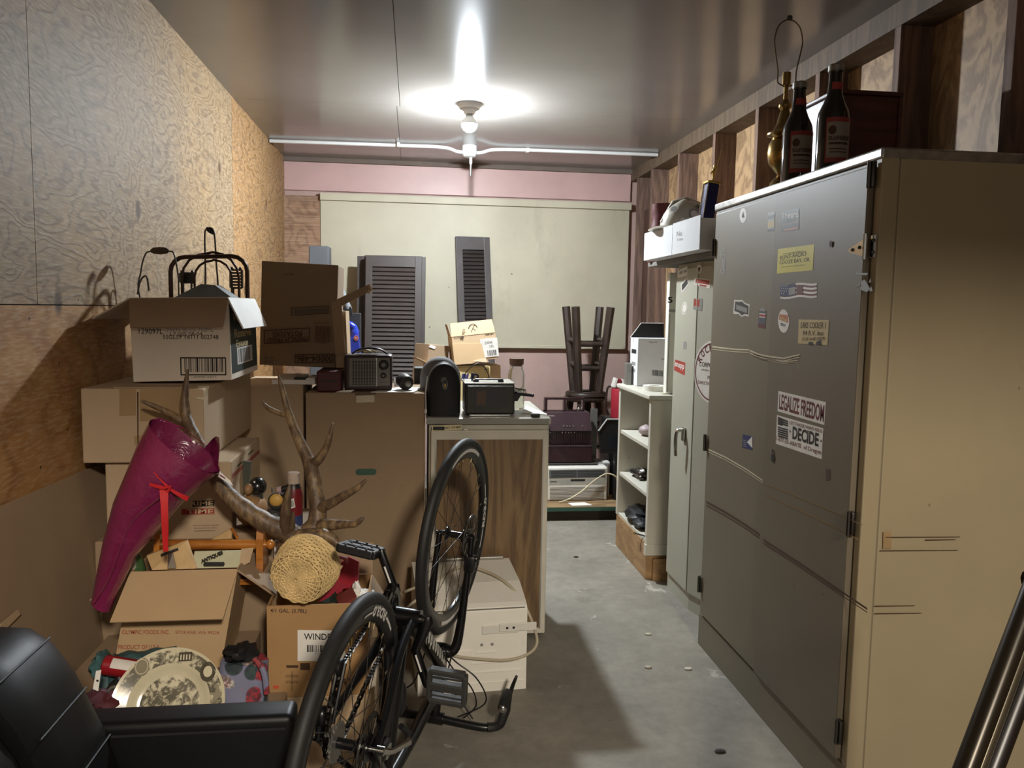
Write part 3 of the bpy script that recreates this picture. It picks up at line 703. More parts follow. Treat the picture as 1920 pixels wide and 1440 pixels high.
# ---- on top of the big cabinet
BG=mat('bottle_glass','#1b1512',.08,var=.1,coat=.3); LBR=mat('label_red','#8a2f2c',.5); LBW=mat('label_white','#8f877b',.55)
def bottle(loc,label):
    x,y,z=loc; t=thing('beer_bottle',label,'bottle',loc,'oversized beer bottles on the big cabinet')
    M=T(x,y,z)
    MB().lathe([(0,0),(.044,0),(.05,.006),(.05,.175),(.047,.195),(.033,.225),(.024,.25),(.0215,.29),(.021,.315),(.0235,.318),(.0235,.328),(.021,.331),(0,.331)],BG,28,M).build('glass',t)
    MB().lathe([(.0215,.322),(.0245,.322),(.0245,.339),(.02,.343),(0,.343)],GREYM,24,M).build('cap',t)
    a0,a1=math.radians(-143),math.radians(-25); n=18
    def band(z0,z1,r0,r1,m,l=.0006,b0=a0,b1=a1):
        vs=[];fs=[]
        for k in range(n+1):
            a=b0+(b1-b0)*k/n
            vs+=[(x+(r0+l)*math.cos(a),y+(r0+l)*math.sin(a),z+z0),(x+(r1+l)*math.cos(a),y+(r1+l)*math.sin(a),z+z1)]
        for k in range(n): fs.append((2*k,2*k+2,2*k+3,2*k+1))
        cur.add(vs,fs,m,None,True)
    global cur
    cur=MB(); band(.03,.17,.05,.05,LBR); band(.045,.155,.05,.05,LBW,.001,math.radians(-138),math.radians(-48))
    band(.085,.092,.05,.05,INKB,.0014,math.radians(-130),math.radians(-58)); band(.06,.063,.05,.05,INKB,.0014,math.radians(-126),math.radians(-62)); band(.07,.073,.05,.05,INKB,.0014,math.radians(-126),math.radians(-62))
    for k,ch in enumerate('Budweiser'):
        a=math.radians(-132+k*9.2); d=V(math.cos(a),math.sin(a),0); tn=V(-math.sin(a),math.cos(a),0)
        cur.text(ch,V(x,y,z+.098)+d*.0515,tn*.0075,V(0,0,.014),INKB,.02,.0004)
    cur.disc(V(x,y,z+.13)+V(math.cos(math.radians(-120)),math.sin(math.radians(-120)),0)*.0514,V(math.sin(math.radians(120)),math.cos(math.radians(120)),0)*.012,V(0,0,.014),INKB,18,.0006)
    cur.build('label',t)
    cur=MB(); band(.262,.285,.0232,.0218,LBR,.0008); cur.build('neck_band',t)
    return t
bottle((1.315,2.66,CT),'dark brown oversized beer bottle with red label beside the brass lamp')
bottle((1.335,2.46,CT),'dark brown oversized beer bottle standing in front of the reddish wooden box, nearer the camera')
lx,ly=1.47,3.09
t=thing('table_lamp','brass table lamp without shade, wire harp bare, on the big cabinet behind the bottles','lamp',(lx,ly,CT))
M=T(lx,ly,CT)
MB().lathe([(0,0),(.08,0),(.08,.012),(.06,.03),(.045,.075),(.03,.095),(.02,.1),(.022,.11),(.035,.125),(.055,.15),(.062,.19),(.058,.225),(.045,.25),(.048,.255),(.066,.262),(.066,.268),(.045,.28),(.03,.31),(.022,.345),(.017,.36),(.026,.37),(.026,.38),(.014,.39),(.011,.40)],BRASS,28,M).build('body',t)
MB().lathe([(.009,.395),(.009,.455)],BRASS,14,M).build('stem',t)
MB().lathe([(.01,.45),(.017,.455),(.017,.495),(.0165,.505),(0,.505)],BRASS,20,M).build('socket',t)
hp=[(0,-.0)];P_=[]
for (dx,dz) in ((.012,.453),(.036,.465),(.038,.49),(.04,.52),(.056,.60),(.058,.635),(.045,.68),(.022,.702),(0,.708)): P_.append(V(lx+dx,ly,CT+dz))
Q_=[V(2*lx-p.x,p.y,p.z) for p in reversed(P_[:-1])]
MB().tube(spline(P_+Q_,4),.003,mat('bronze_wire','#6b5a45',.35,.8),8).lathe([(.004,.708),(.012,.712),(.01,.722),(.0,.727)],STEELD,12,M).build('harp',t)
tag(MB().loft([[V(1.40+dx*(1-k*.12)+.012*k,2.885+dy,CT+z) for dx,dy in ((0,0),(.10,-.02),(.12,.05),(.02,.07))] for k,z in enumerate((0,.12,.24,.31,.335))],mat('torn_foam','#7f7873',.7,var=.15)).build('foam_block',L=(1.45,2.88,CT)),'pale torn foam block standing behind the two bottles','foam')
WR=wood('mahogany_box','#3f211d','#5b3029',9,(.15,1,1),.4)
t=thing('wooden_box','reddish brown wooden box standing on the big cabinet behind the bottles','box',(1.55,2.73,CT))
MB().box(1.425,1.665,2.62,2.85,CT,CT+.30,WR,bev=.004).build('body',t)
MB().box(1.418,1.672,2.612,2.858,CT+.30,CT+.315,WR,bev=.004).build('lid',t)
MB().box(1.655,1.668,2.612,2.62,CT,CT+.30,WR,bev=.002).box(1.42,1.433,2.612,2.62,CT,CT+.30,WR,bev=.002).build('edge_trim',t)
# dark A-shaped metal stand near the viewer, lower right
A=PY(1806,1460,1.08);B=PY(1935,1112,1.18); d=(B-A)
s0=-A.z/d.z; P0=A+d*s0; P1=A+d*1.07
t=thing('metal_stand','dark bronze metal stand with slanting rails beside the tan cabinet side, nearest on the right','stand',(P0.x,P0.y,0))
DBZ=mat('dark_bronze','#2a241b',.3,.5,var=.15)
o=V(.029,.008,0)
MB().tube([P0+V(0,0,.02),P1],.0175,DBZ,16).build('outer_tube',t)
MB().tube([P0+o+V(0,0,.02),P1+o],.012,mat('bronze_grey','#5c5547',.25,.7),14).build('inner_tube',t)  # lighter grey tube between the two dark ones
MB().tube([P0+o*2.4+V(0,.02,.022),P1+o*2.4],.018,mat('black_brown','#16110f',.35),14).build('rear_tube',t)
MB().tube([P0+V(0,0,.03),P0+o*2.4+V(0,.02,.03)],.012,DBZ,10).build('cross_bar',t)
MB().tube([P1+V(-.01,0,0),P1+o*2.4+V(.02,0,0)],.02,DBZ,12).tube([P1+o*2.4,V(P1.x+.05,P1.y-.5,.012)],.018,DBZ,12).build('back_leg',t)
# ================================================================== LEFT STACK OF BOXES
def carton(name,label,x0,x1,y0,y1,z0,z1,m,tape='front',cat='box',M=None):
    t=thing(name,label,cat,((x0+x1)/2,(y0+y1)/2,z0))
    MB(M).box(x0,x1,y0,y1,z0,z1,m,bev=.005).build('body',t)
    xc=(x0+x1)/2
    if tape:
        b=MB(M).box(xc-.027,xc+.027,y0-.0006,y1+.0006,z1,z1+.0008,TAPE)
        if tape=='front': b.box(xc-.027,xc+.027,y0-.001,y0,z1-.07,z1+.0008,TAPE)
        b.build('tape',t)
    return t
def open_carton(name,label,x0,x1,y0,y1,z0,z1,m,mi,flaps,M=None,th=.005,cat='box'):
    t=thing(name,label,cat,((x0+x1)/2,(y0+y1)/2,z0))
    b=MB(M)
    b.box(x0,x1,y0,y0+th,z0,z1,m).box(x0,x1,y1-th,y1,z0,z1,m).box(x0,x0+th,y0+th,y1-th,z0,z1,m).box(x1-th,x1,y0+th,y1-th,z0,z1,m).box(x0+th,x1-th,y0+th,y1-th,z0,z0+th,mi)
    b.build('body',t)
    for side,(ln,ang,sk,mm) in flaps.items():
        a=math.radians(ang)
        if side in 'fb':
            s=-1 if side=='f' else 1; yy=y0 if side=='f' else y1
            d=V(0,s*math.sin(a),math.cos(a)); n=V(0,s*math.cos(a),-math.sin(a))*th
            p=[V(x0,yy,z1),V(x1,yy,z1),V(x1-sk,yy,z1)+d*ln,V(x0+sk,yy,z1)+d*ln]
        else:
            s=-1 if side=='l' else 1; xx=x0 if side=='l' else x1
            d=V(s*math.sin(a),0,math.cos(a)); n=V(s*math.cos(a),0,-math.sin(a))*th
            p=[V(xx,y0,z1),V(xx,y1,z1),V(xx,y1-sk,z1)+d*ln,V(xx,y0+sk,z1)+d*ln]
        p=[q+d*.002 for q in p]
        MB(M).hexa([q+n for q in p]+p,mm).build('flap',t)
    return t
# support carton on the floor under the tall pile
carton('floor_carton','brown carton on the floor at the bottom of the leftmost pile',-1.03,-.50,2.66,3.18,0,.672,CB2)
# PRIME TIME
PYt=2.66; P=pl(PYt); xr=P(434,930).x; zt=.935
t=carton('printed_carton','brown carton with black and red PRIME TIME lettering, under the long top carton',-.99,xr,PYt,3.15,.674,zt,CB,None)
cur=MB().qpx(P,[(361,950),(402,949),(402,938),(361,939)],BLACK).tpx('PRIME',P,(346,948),(400,947.5),(346,940),CB3,.02,.0014).qpx(P,[(340,965),(402,964),(402,953),(340,954)],mat('print_red','#8e2f26',.7)).tpx('TIME',P,(350,963),(400,962.5),(350,955),CB3,.02,.0014)
for k in range(3): cur.tpx('packed by the growers cooperative' if k==0 else ('distributed fresh daily' if k==1 else 'keep refrigerated produce of usa'),P,(362+k*3,987+k*5),(410-k*2,986+k*5),(362,984+k*5),INKB)
cur.build('printing',t)
PS=plx(xr+.0006); sd=MB()
def sq(y0,y1,za,zb,m): sd.quad(V(xr,y0,za),V(xr,y1,za),V(xr,y1,zb),V(xr,y0,zb),m,.0008)
sq(2.67,3.14,.875,.89,mat('print_red2','#8c4636',.7)); sq(2.75,2.83,.898,.904,BLACK); sq(2.93,3.02,.905,.911,BLACK)
sd.build('side_printing',t)
# big carton A
ax0,ax1,ay0,ay1,az0,az1=-1.045,-.672,2.63,3.38,.938,1.178
t=carton('long_carton','long brown carton with peeling tape beneath the white barcode carton','' and 0 or ax0,ax1,ay0,ay1,az0,az1,CB,None)
PA=pl(ay0); cur=MB()
cur.qpx(PA,[(224,780),(255,779),(255,729),(224,730)],TAPE,.0008).qpx(PA,[(262,790),(345,788),(345,729),(262,730)],TAPE,.0010).qpx(PA,[(258,858),(260,858),(260,735),(257,735)],INKB,.0012).qpx(PA,[(252,835),(300,833),(300,815),(252,817)],TAPE,.0012)
cur.build('tape',t)
tear=MB(); a=PA(392,733); tear.hexa([V(ax1-.02,ay0-.003,az1-.03),V(ax1+.004,ay0-.003,az1-.035),V(ax1+.004,ay0+.05,az1+.001),V(ax1-.03,ay0+.06,az1+.001),V(ax1-.02,ay0-.001,az1-.026),V(ax1+.007,ay0-.001,az1-.03),V(ax1+.007,ay0+.05,az1+.005),V(ax1-.03,ay0+.06,az1+.004)],CLEAR).hexa([V(-.95,ay0+.02,az1),V(-.72,ay0+.01,az1),V(-.7,ay0+.1,az1),V(-.93,ay0+.1,az1),V(-.95,ay0+.02,az1+.004),V(-.72,ay0+.01,az1+.004),V(-.7,ay0+.1,az1+.004),V(-.93,ay0+.1,az1+.004)],CB2)
tear.build('torn_tape',t)
# white wine carton
wy=2.80; P=pl(wy); wx0=P(250,700).x; wx1=P(434,700).x; wz0=1.184; wz1=P(340,560).z
WCB=cardboard('white_carton_face','#d6cabb')
DG=mat('dark_green_print','#23302b',.5,var=.2)
M=about((wx0,wy,wz0),R(-1.5,'Y'))
t=open_carton('wine_carton','open white carton with big barcode and brown inner flaps, topmost on the left pile',wx0,wx1,wy,wy+.46,wz0,wz1,WCB,CB2,{'f':(.105,158,.012,CB2),'l':(.16,118,.01,WCB),'r':(.115,157,.012,WHITE),'b':(.10,168,.01,CB2)},M)
cur=MB(M).tpx('129097L',P,(263,626),(308,628),(263,616),BLACK).tpx('73474 BUOI 750ML',P,(315,625),(403,626),(315,617),SGY).tpx('L7 005 08-04',P,(322,632),(382,633),(322,625),INKB).tpx('5SGLS9 Y6111 002748',P,(308,637),(412,640),(308,629),BLACK)
cur.build('printing',t)
cur=MB(M).rectpx(P,(339,706),(425,708),(339,672),.004,BLACK).barpx(P,(347,700),(420,702),(347,674),BLACK,26,5).tpx('1 00 89700 15453 4',P,(360,711),(406,712),(360,708),BLACK)
cur.build('barcode',t)
xs=wx1+.0006
cur=MB(M)
def sideq(y0,y1,z0,z1,m,l=.0008): cur.quad(V(wx1,wy+y0,wz0+z0),V(wx1,wy+y1,wz0+z0),V(wx1,wy+y1,wz0+z1),V(wx1,wy+y0,wz0+z1),m,l)
H=wz1-wz0
sideq(.012,.45,.02,H-.005,DG); cur.text('Winery',V(wx1,wy+.05,wz0+H*.66),V(0,.3,0),V(0,0,.04),STN,.02,.0014).text('Reserve',V(wx1,wy+.07,wz0+H*.5),V(0,.28,0),V(0,0,.03),STN,.02,.0014).text('Estate',V(wx1,wy+.09,wz0+H*.38),V(0,.2,0),V(0,0,.025),STN,.02,.0014)
sideq(.1,.36,.045,.105,SWH,.0012); cur.bars(V(wx1,wy+.12,wz0+.05),V(0,.22,0),V(0,0,.05),BLACK,16,4,.0016)
cur.build('side_printing',t)
ztop=wz1
# grey sheet-metal piece and racks standing in the carton
g=MB(); zb=wz0+.006
gx=wx0+.17
g.loft([[V(wx0+.06,wy+.2,zb),V(wx1-.03,wy+.2,zb),V(wx1-.03,wy+.3,zb),V(wx0+.06,wy+.3,zb)],[V(wx0+.08,wy+.17,ztop+.0),V(wx1-.02,wy+.16,ztop+.0),V(wx1-.02,wy+.3,ztop),V(wx0+.08,wy+.3,ztop)],[V(gx+.01,wy+.18,ztop+.055),V(gx+.06,wy+.17,ztop+.052),V(gx+.06,wy+.26,ztop+.052),V(gx+.01,wy+.26,ztop+.055)]],mat('grey_blue_metal','#66696a',.45,.3),smooth=False)
tag(g.build('sheet_metal_hood',L=(gx,wy+.25,zb)),'grey peaked metal hood inside the open white carton','hood')
BRZ=mat('bronze_tube','#4a362b',.3,.6)
t=thing('tubular_rack','brown tubular metal rack with curved arches sticking out of the white carton','rack',(wx0+.25,wy+.37,zb))
Yr=wy+.37; Q=pl(Yr)
def arch(mb,px0,px1,pyt,r,m,Y,rad=.35,zbot=zb):
    a=PY(px0,pyt,Y);b=PY(px1,pyt,Y); w=b.x-a.x; c=w*rad
    pts=[V(a.x,Y,zbot),V(a.x,Y,a.z-c)]+[V(a.x+c-c*math.cos(k),Y,a.z-c+c*math.sin(k)) for k in (PI/8,PI/4,3*PI/8,PI/2)]+[V(b.x-c+c*math.sin(k),Y,b.z-c+c*math.cos(k)) for k in (0,PI/8,PI/4,3*PI/8)]+[V(b.x,Y,b.z-c),V(b.x,Y,zbot)]
    mb.tube(pts,r,m,8)
b=MB(); arch(b,319,463,481,.0085,BRZ,Yr,.2); b.build('outer_arch',t)
b=MB(); arch(b,340,447,474,.005,BRZ,Yr+.015,.45); b.build('inner_arch',t)
b=MB(); arch(b,364,434,488,.0045,BRZ,Yr+.02,.48); b.build('inner_arch',t)
def caddy(px,pyt,pyb,w,nm,label,Y):
    t=thing(nm,label,'rack',PY(px,pyb,Y)); b=MB()
    a=PY(px-w,pyt,Y);c=PY(px+w,pyb,Y); n=7
    for k in range(n):
        z=a.z+(c.z-a.z)*k/(n-1); b.tube([(a.x,Y,z),(c.x,Y,z)],.004,STEELD,6)
    b.tube([(a.x,Y,c.z),(a.x,Y,a.z)],.005,STEELD,6).tube([(c.x,Y,c.z),(c.x,Y,a.z)],.005,STEELD,6)
    b.tube([(a.x+.01,Y,c.z),(a.x+.01,Y,zb)],.004,STEELD,6).tube([(c.x-.01,Y,c.z),(c.x-.01,Y,zb)],.004,STEELD,6)
    for xx in (a.x+.006,c.x-.006): b.ball((xx,Y,a.z+.006),.006,STEELD,n=8,k=6)
    b.build('grille',t)
caddy(351,512,530,13,'wire_grille','small dark wire grille in the white carton, left one under the arches',Yr+.04)
caddy(443,506,540,11,'wire_grille','small dark wire grille in the white carton, right one beside the white flap',Yr+.04)
t=thing('wire_carrier','tall thin wire loop with dark grip rising highest from the white carton','rack',PY(397,545,Yr+.05))
Y=Yr+.055
pp=[PY(385,545,Y),PY(385,500,Y),PY(384,440,Y),PY(388,430,Y),PY(396,428,Y),PY(402,440,Y),PY(406,500,Y),PY(409,545,Y)]
pp=[V(pp[0].x,Y,zb)]+pp+[V(pp[-1].x,Y,zb)]
MB().tube(spline(pp,5),.0035,STEELD,8).build('loop',t)
MB().tube([PY(387,428,Y),PY(394,432,Y),PY(401,438,Y)],[.006,.011,.006],BLACKP,10).build('grip',t)
t=thing('wire_basket','wire basket bail with brown barrel grip at the left rear of the white carton','basket',PY(300,545,Yr))
Y=wy+.30
pp=[PY(263,560,Y),PY(264,510,Y),PY(272,478,Y),PY(284,471,Y),PY(316,471,Y),PY(326,476,Y),PY(333,510,Y),PY(335,540,Y)]
pp=[V(wx0+.03,Y,zb)]+pp[0:]+[V(pp[-1].x,Y,zb)]
MB().tube(spline(pp,5),.003,STEELD,8).build('bail',t)
gp=[PY(283,471,Y),PY(288,470,Y),PY(300,470,Y),PY(311,470,Y),PY(316,471,Y)]
MB().tube(gp,[.006,.012,.014,.012,.006],mat('dark_wood_grip','#4d3a30',.5),12).build('grip',t)
MB().tube(spline([PY(258,552,Y),PY(262,530,Y),PY(270,518,Y),PY(276,522,Y),PY(279,545,Y)],5),.0035,STEELD,8).build('side_loop',t)
# ---- magenta vinyl roll
VIN=NT('magenta_vinyl'); VIN.base(VIN.ramp(VIN.noise(VIN.coord(),5,3),[(.3,'#681a40'),(.7,'#862953')])); VIN.pset(Roughness=.22,Specular_IOR_Level=.6,Coat_Weight=.3,Coat_Roughness=.12); VIN.bump(VIN.noise(VIN.coord(),16,4,.6,.8),.5,.012); VIN=VIN.m
RIB=mat('red_ribbon','#c2252a',.35,var=.1)
t=thing('vinyl_roll','magenta glossy vinyl rolled into a cone and tied with red ribbon against the left pile','roll',PY(190,1140,2.32))
Yv=2.33
def ringv(pxl,pyl,pxr,pyr,dep,Y,n=28,wob=.05,seed=0):
    a=PY(pxl,pyl,Y);b=PY(pxr,pyr,Y); c=(a+b)/2; u=(b-a)/2
    w=V(0,dep,0)
    return [c+u*math.cos(k)*(1+wob*noise.noise(V(math.cos(k)*2,math.sin(k)*2,seed)))+w*math.sin(k) for k in [2*PI*j/n for j in range(n)]]
rs=[ringv(172,1128,207,1146,.028,2.30),ringv(180,1085,222,1108,.036,2.30),ringv(196,1005,257,1040,.052,2.30,seed=1),ringv(214,940,305,985,.072,2.31,seed=2),ringv(236,890,345,940,.088,2.32,seed=3),ringv(258,835,385,905,.10,2.33,seed=4),ringv(283,787,410,887,.105,2.34,seed=5)]
inn=[[p+ (sum(r,V(0,0,0))/len(r)-p)*.05 for p in r] for r in rs]
sh=MB().loft(rs,VIN,caps=False).loft(list(reversed(inn[2:])),VIN,caps=False)
# raised torn lip pieces at the rear right of the mouth
sh.loft([[PY(372,868,2.43),PY(392,850,2.45),PY(408,886,2.36)],[PY(385,838,2.43),PY(398,824,2.45),PY(412,838,2.38)],[PY(399,822,2.43),PY(405,818,2.45),PY(411,820,2.39)]],VIN,closed=False)
sh.loft([[PY(283,787,2.345),PY(300,795,2.44),PY(345,805,2.45),PY(384,835,2.44)],[PY(284,786,2.345),PY(300,783,2.44),PY(340,800,2.45),PY(383,832,2.44)]],VIN,closed=False)
sh.build('sheet',t)
MB().tube(spline([PY(176,1130,2.262),PY(205,1080,2.25),PY(222,1035,2.245),PY(240,990,2.24),PY(262,962,2.235),PY(300,932,2.225)],5),.004,VIN,6).build('seam',t)
rb=MB(); 
rb.loft([[PY(256,847,2.31),PY(262,858,2.31)],[PY(276,868,2.24),PY(282,880,2.235)],[PY(300,897,2.225),PY(305,906,2.222)],[PY(317,912,2.222),PY(316,920,2.222)]],RIB,closed=False)
rb.loft([[PY(280,905,2.228),PY(280,911,2.228)],[PY(300,910,2.222),PY(300,917,2.222)],[PY(318,914,2.22),PY(318,920,2.22)],[PY(335,923,2.22),PY(333,930,2.22)],[PY(355,932,2.24),PY(350,940,2.24)]],RIB,closed=False)
rb.build('ribbon_band',t)
MB().loft([[PY(299,918,2.215),PY(316,920,2.215)],[PY(301,945,2.2),PY(315,945,2.2)],[PY(303,990,2.2),PY(316,990,2.2)],[PY(306,1034,2.2),PY(315,1034,2.2)]],RIB,closed=False).tube([PY(308,915,2.212),PY(320,912,2.212),PY(314,922,2.212)],.005,RIB,6).build('ribbon_tail',t)
# white tag
tag(MB().quad(PY(408,893,2.40),PY(437,911,2.40),PY(432,902,2.40),PY(411,884,2.40),WHITE,0,.0015).quad(PY(412,892,2.399),PY(424,899,2.399),PY(422,895,2.399),PY(413,889,2.399),mat('pinkprint','#8a4a60',.6),.001).build('paper_tag',L=PY(420,900,2.4)),'white paper tag at the mouth of the magenta roll','tag')
# ---- big carton B with handhole, carton C behind-left
P=pl(3.4); bx0=P(573,800).x; bx1=P(796,800).x; bz1=P(680,737).z
t=carton('tall_carton','tall brown carton with oval hand hole and clear tape tab, behind the antler',bx0,bx1,3.4,3.86,0,bz1,CB2,None)
cur=MB(); 
cur.qpx(P,[(668,755),(702,754),(702,741),(668,742)],CLEAR,.0008); cur.qpx(P,[(665,741),(704,740),(704,736),(665,737)],mat('brown_tape','#5a4029',.3),.001)
cur.build('tape',t)
hh=MB(); GH=mat('hand_hole_green','#3e5c50',.7)
pts=[]
for k in range(9): a=PI/2+PI*k/8; pts.append((672.5+6*math.cos(a),885-6*math.sin(a)))
for k in range(9): a=-PI/2+PI*k/8; pts.append((700+6*math.cos(a),884.5-6*math.sin(a)))
hh.polypx(P,pts,GH,.0008); hh.build('hand_hole',t)
Pc=pl(3.46); cx0=Pc(440,800).x; cx1=Pc(569,800).x
t=carton('tall_carton','narrower tall brown carton left of the hand hole carton, behind the upright antler tine',cx0,cx1,3.46,3.9,0,Pc(520,722).z,CB,None)
# dark gap strip is real space between cartons
# paper tray + papers on carton C / B
zC=Pc(520,722).z
Pp=pl(3.5)
t=thing('paper_tray','white cardboard tray with papers under the upside down French fries carton','tray',(-.53,3.6,zC))
a=Pp(511,724);b=Pp(592,712)
MB().box(a.x,b.x,3.49,3.75,zC+.001,zC+.012,WHITE,M=about((b.x,3.49,zC),R(0,'Y'))).box(a.x,b.x,3.485,3.49,zC+.001,zC+.02,WHITE).build('tray',t)
MB().quad(V(a.x+.01,3.5,zC+.014),V(a.x+.1,3.5,zC+.014),V(a.x+.1,3.7,zC+.03),V(a.x+.01,3.7,zC+.03),WHITE,0,.001).box(a.x+.09,a.x+.13,3.5,3.7,zC+.014,zC+.03,BLACKP,bev=.004).box(a.x+.14,a.x+.18,3.5,3.7,zC+.013,zC+.026,WHITE,bev=.004).build('papers',t)
# dark red case
DR=mat('dark_red_vinyl','#4b1417',.45,var=.1)
zB=bz1+.001
t=thing('red_case','flat dark red case under the French fries carton beside the radio','case',(-.33,3.65,zB))
rx0=b.x+.012
MB().box(rx0,-.305,3.42,3.80,zB,zB+.09,DR,bev=.008).build('body',t)
MB().box(rx0+.02,-.32,3.418,3.421,zB+.045,zB+.05,BLACKP).build('seam',t)
# french fries carton (turned upside down)
fy=3.55; P=pl(fy)
fz0=P(560,690).z; fz1=P(550,495).z; fx0=P(485,600).x; fx1=P(628,600).x
fz0=max(fz0,zB+.094)
CBS=cardboard('cardboard_brown_printed','#857059')
M=about((fx1,fy,fz0),R(2.0,'Y'))
t=thing('fries_carton','brown french fried potatoes carton standing upside down with one flap out','box',((fx0+fx1)/2,fy+.15,fz0))
MB(M).box(fx0,fx1,fy,fy+.30,fz0,fz1,CBS,bev=.004).build('body',t)
cur=MB(); P=pl(fy-.006)
# lettering upside down: right vector runs to the left
cur.rectpx(P,(495,645),(581,640),(495,619),.004,INKB)
cur.text('FRENCH FRIED',P(577,630),P(501,634)-P(577,630),P(577,641)-P(577,630),INKB,.02).text('POTATOES',P(566,620),P(511,622)-P(566,620),P(566,630)-P(566,620),INKB,.02)
cur.rectpx(P,(546,592),(616,588),(546,577),.003,INKB).qpx(P,[(551,588),(612,585),(612,578),(551,581)],mat('ink_grey','#5c5348',.8),.001)
cur.build('printing',t)
cur=MB(M).rectpx(P,(552,684),(627,680),(552,667),.004,INKB).text('00004-486',P(624,666),P(555,669)-P(624,666),P(624,678)-P(624,666),INKB,.02)
cur.build('printing',t)
cur=MB(M).tpx('PRODUCT OF THE USA',P,(585,609),(615,607),(585,606),INKB)
for k in range(5): cur.qpx(P,[(588+k*6,645-abs(k-2)),(592+k*6,645-abs(k-2)),(593+k*6,612),(588+k*6,613)],mat('crest_ink','#6a4e37',.8) if k==0 else bpy.data.materials['crest_ink'],.001)
cur.build('crest_print',t); cur=MB(M)
for k in range(3): cur.tpx('NET WT',P,(495,678+k*7),(513,677+k*7),(495,674+k*7),INKB)
cur.build('side_lettering',t); cur=MB(M)
cur.tpx('12-26',P,(525,520),(545,518),(525,516),INKB)
cur.build('printing',t)
# torn side board and flap strip pointing right
a,b_,c_,d_=P(628,556),P(642,540),P(641,640),P(632,690)
MB().hexa([V(fx1+.002,fy+.0,fz0+.05),V(fx1+.045,fy-.01,fz0+.07),V(fx1+.045,fy-.006,fz0+.07),V(fx1+.002,fy+.006,fz0+.05),V(fx1-.016,fy,fz1-.16),V(fx1+.028,fy-.01,fz1-.15),V(fx1+.028,fy-.006,fz1-.15),V(fx1-.016,fy+.006,fz1-.16)],CB2).build('side_flap',t)
q=[P(630,562),P(632,578),P(697,545),P(692,533)]
MB().hexa([q[0],q[1],q[2],q[3]]+[p+V(.0,.006,0) for p in q],CB2).tube([q[3],q[2]],.006,CB3,6).ball(P(692,547),.008,CB3,nz=.4,n=8,k=6).build('torn_strip',t)
MB().hexa([V(fx1+.002,fy+.012,fz0+.0),V(fx1+.055,fy+.012,fz0+.0),V(fx1+.055,fy+.2,fz0+.0),V(fx1+.002,fy+.2,fz0),V(fx1-.004,fy+.012,fz1-.2),V(fx1+.045,fy+.012,fz1-.2),V(fx1+.045,fy+.2,fz1-.2),V(fx1-.004,fy+.2,fz1-.2)],CB3).build('inner_liner',t)
# radio
P=pl(3.46); t=thing('radio','old portable radio with slotted grille and two dials on the tall carton','radio',(-.2,3.52,zB))
x0=P(650,700).x;x1=P(735,700).x; rz=P(690,665).z
RDB=mat('radio_brown','#3b2c2a',.4); RDF=mat('radio_silver','#77736c',.4,.4)
MB().box(x0-.012,x1,3.462,3.58,zB,rz,RDB,bev=.012).build('body',t)
RP=pl(3.4605)
MB().qpx(RP,[(655,725),(731,723),(731,671),(655,672)],RDF,.0004,.002).build('front_panel',t)
g=MB()
for r in range(17):
    for c in range(9): 
        px,py=661+c*5.2,676.5+r*2.7
        g.qpx(RP,[(px,py+1.6),(px+3.2,py+1.6),(px+3.2,py),(px,py)],BLACK,.001)
o=g.build('speaker_grille',t)
MB().qpx(RP,[(705,724),(706.5,724),(706.5,671),(705,671)],CHROME,.001).tpx('transistor',RP,(711,718),(728,717),(711,716),BLACK).build('trim_strip',t)
for (px,py,r) in ((719.5,684,.0215),(719,704,.0125)):
    c=RP(px,py); kb=MB().lathe([(r,0),(r,.008),(r*.72,.012),(r*.7,.012)],BLACKP,24,align_z(c,(0,-1,0))).lathe([(0,.016),(r*.4,.016),(r*.45,.010)],RDF,20,align_z(c,(0,-1,0))).build('dial',t)
MB().tube(spline([V(x0+.02,3.5,rz),V(x0+.05,3.5,rz+.02),V(x0+.1,3.5,rz+.027),V(x1-.05,3.5,rz+.02),V(x1-.02,3.5,rz)],5),.004,BLACKP,8).build('carry_handle',t)
tag(MB().tube(spline([V(x0+.04,3.53,rz+.006),V(x0+.07,3.53,rz+.018),V(x0+.1,3.53,rz+.007),V(x0+.07,3.545,rz+.008),V(x0+.1,3.54,rz+.015),V(x0+.125,3.53,rz+.006)],5),.005,mat('cream_cord','#cfc3a0',.6),8).build('cord_coil',L=V(x0+.08,3.53,rz)),'small cream coil of cord on top of the old radio','cord')
# papers and gadget on carton B
tag(MB().hexa([V(-.18,3.405,zB),V(.0,3.405,zB),V(.045,3.6,zB),V(-.1,3.6,zB),V(-.18,3.405,zB+.004),V(.0,3.405,zB+.004),V(.045,3.6,zB+.004),V(-.1,3.6,zB+.004)],WHITE).build('loose_papers',L=V(-.08,3.5,zB)),'white papers lying on the tall carton between radio and black bag','paper')
tag(MB().quad(V(-.33,3.402,zB+.002),V(-.265,3.402,zB+.002),V(-.25,3.41,zB+.012),V(-.3,3.415,zB+.010),WHITE,0,.001).build('paper_scrap',L=V(-.29,3.41,zB)),'small white paper scrap at the front edge below the dark red case','paper')
P=pl(3.5); c=P(759,716); t=thing('camera','small dark round gadget lying on the papers right of the radio','gadget',V(c.x,3.5,zB+.006))
DKB=mat('dark_leather','#342b27',.5)
cz=zB+.006+.034
MB().lathe([(0,-.03),(.03,-.03),(.034,-.025),(.034,.02),(.03,.028),(.022,.03),(0,.03)],DKB,24,T(c.x,3.5,cz)@R(100,'X')@R(20,'Y')).build('body',t)
MB().lathe([(.012,.028),(.014,.04),(.01,.045),(0,.045)],GREYM,16,T(c.x,3.5,cz)@R(100,'X')@R(20,'Y')).tube([V(c.x-.05,3.52,cz+.02),V(c.x-.02,3.5,cz+.01)],.003,STEELD,6).build('knob',t)
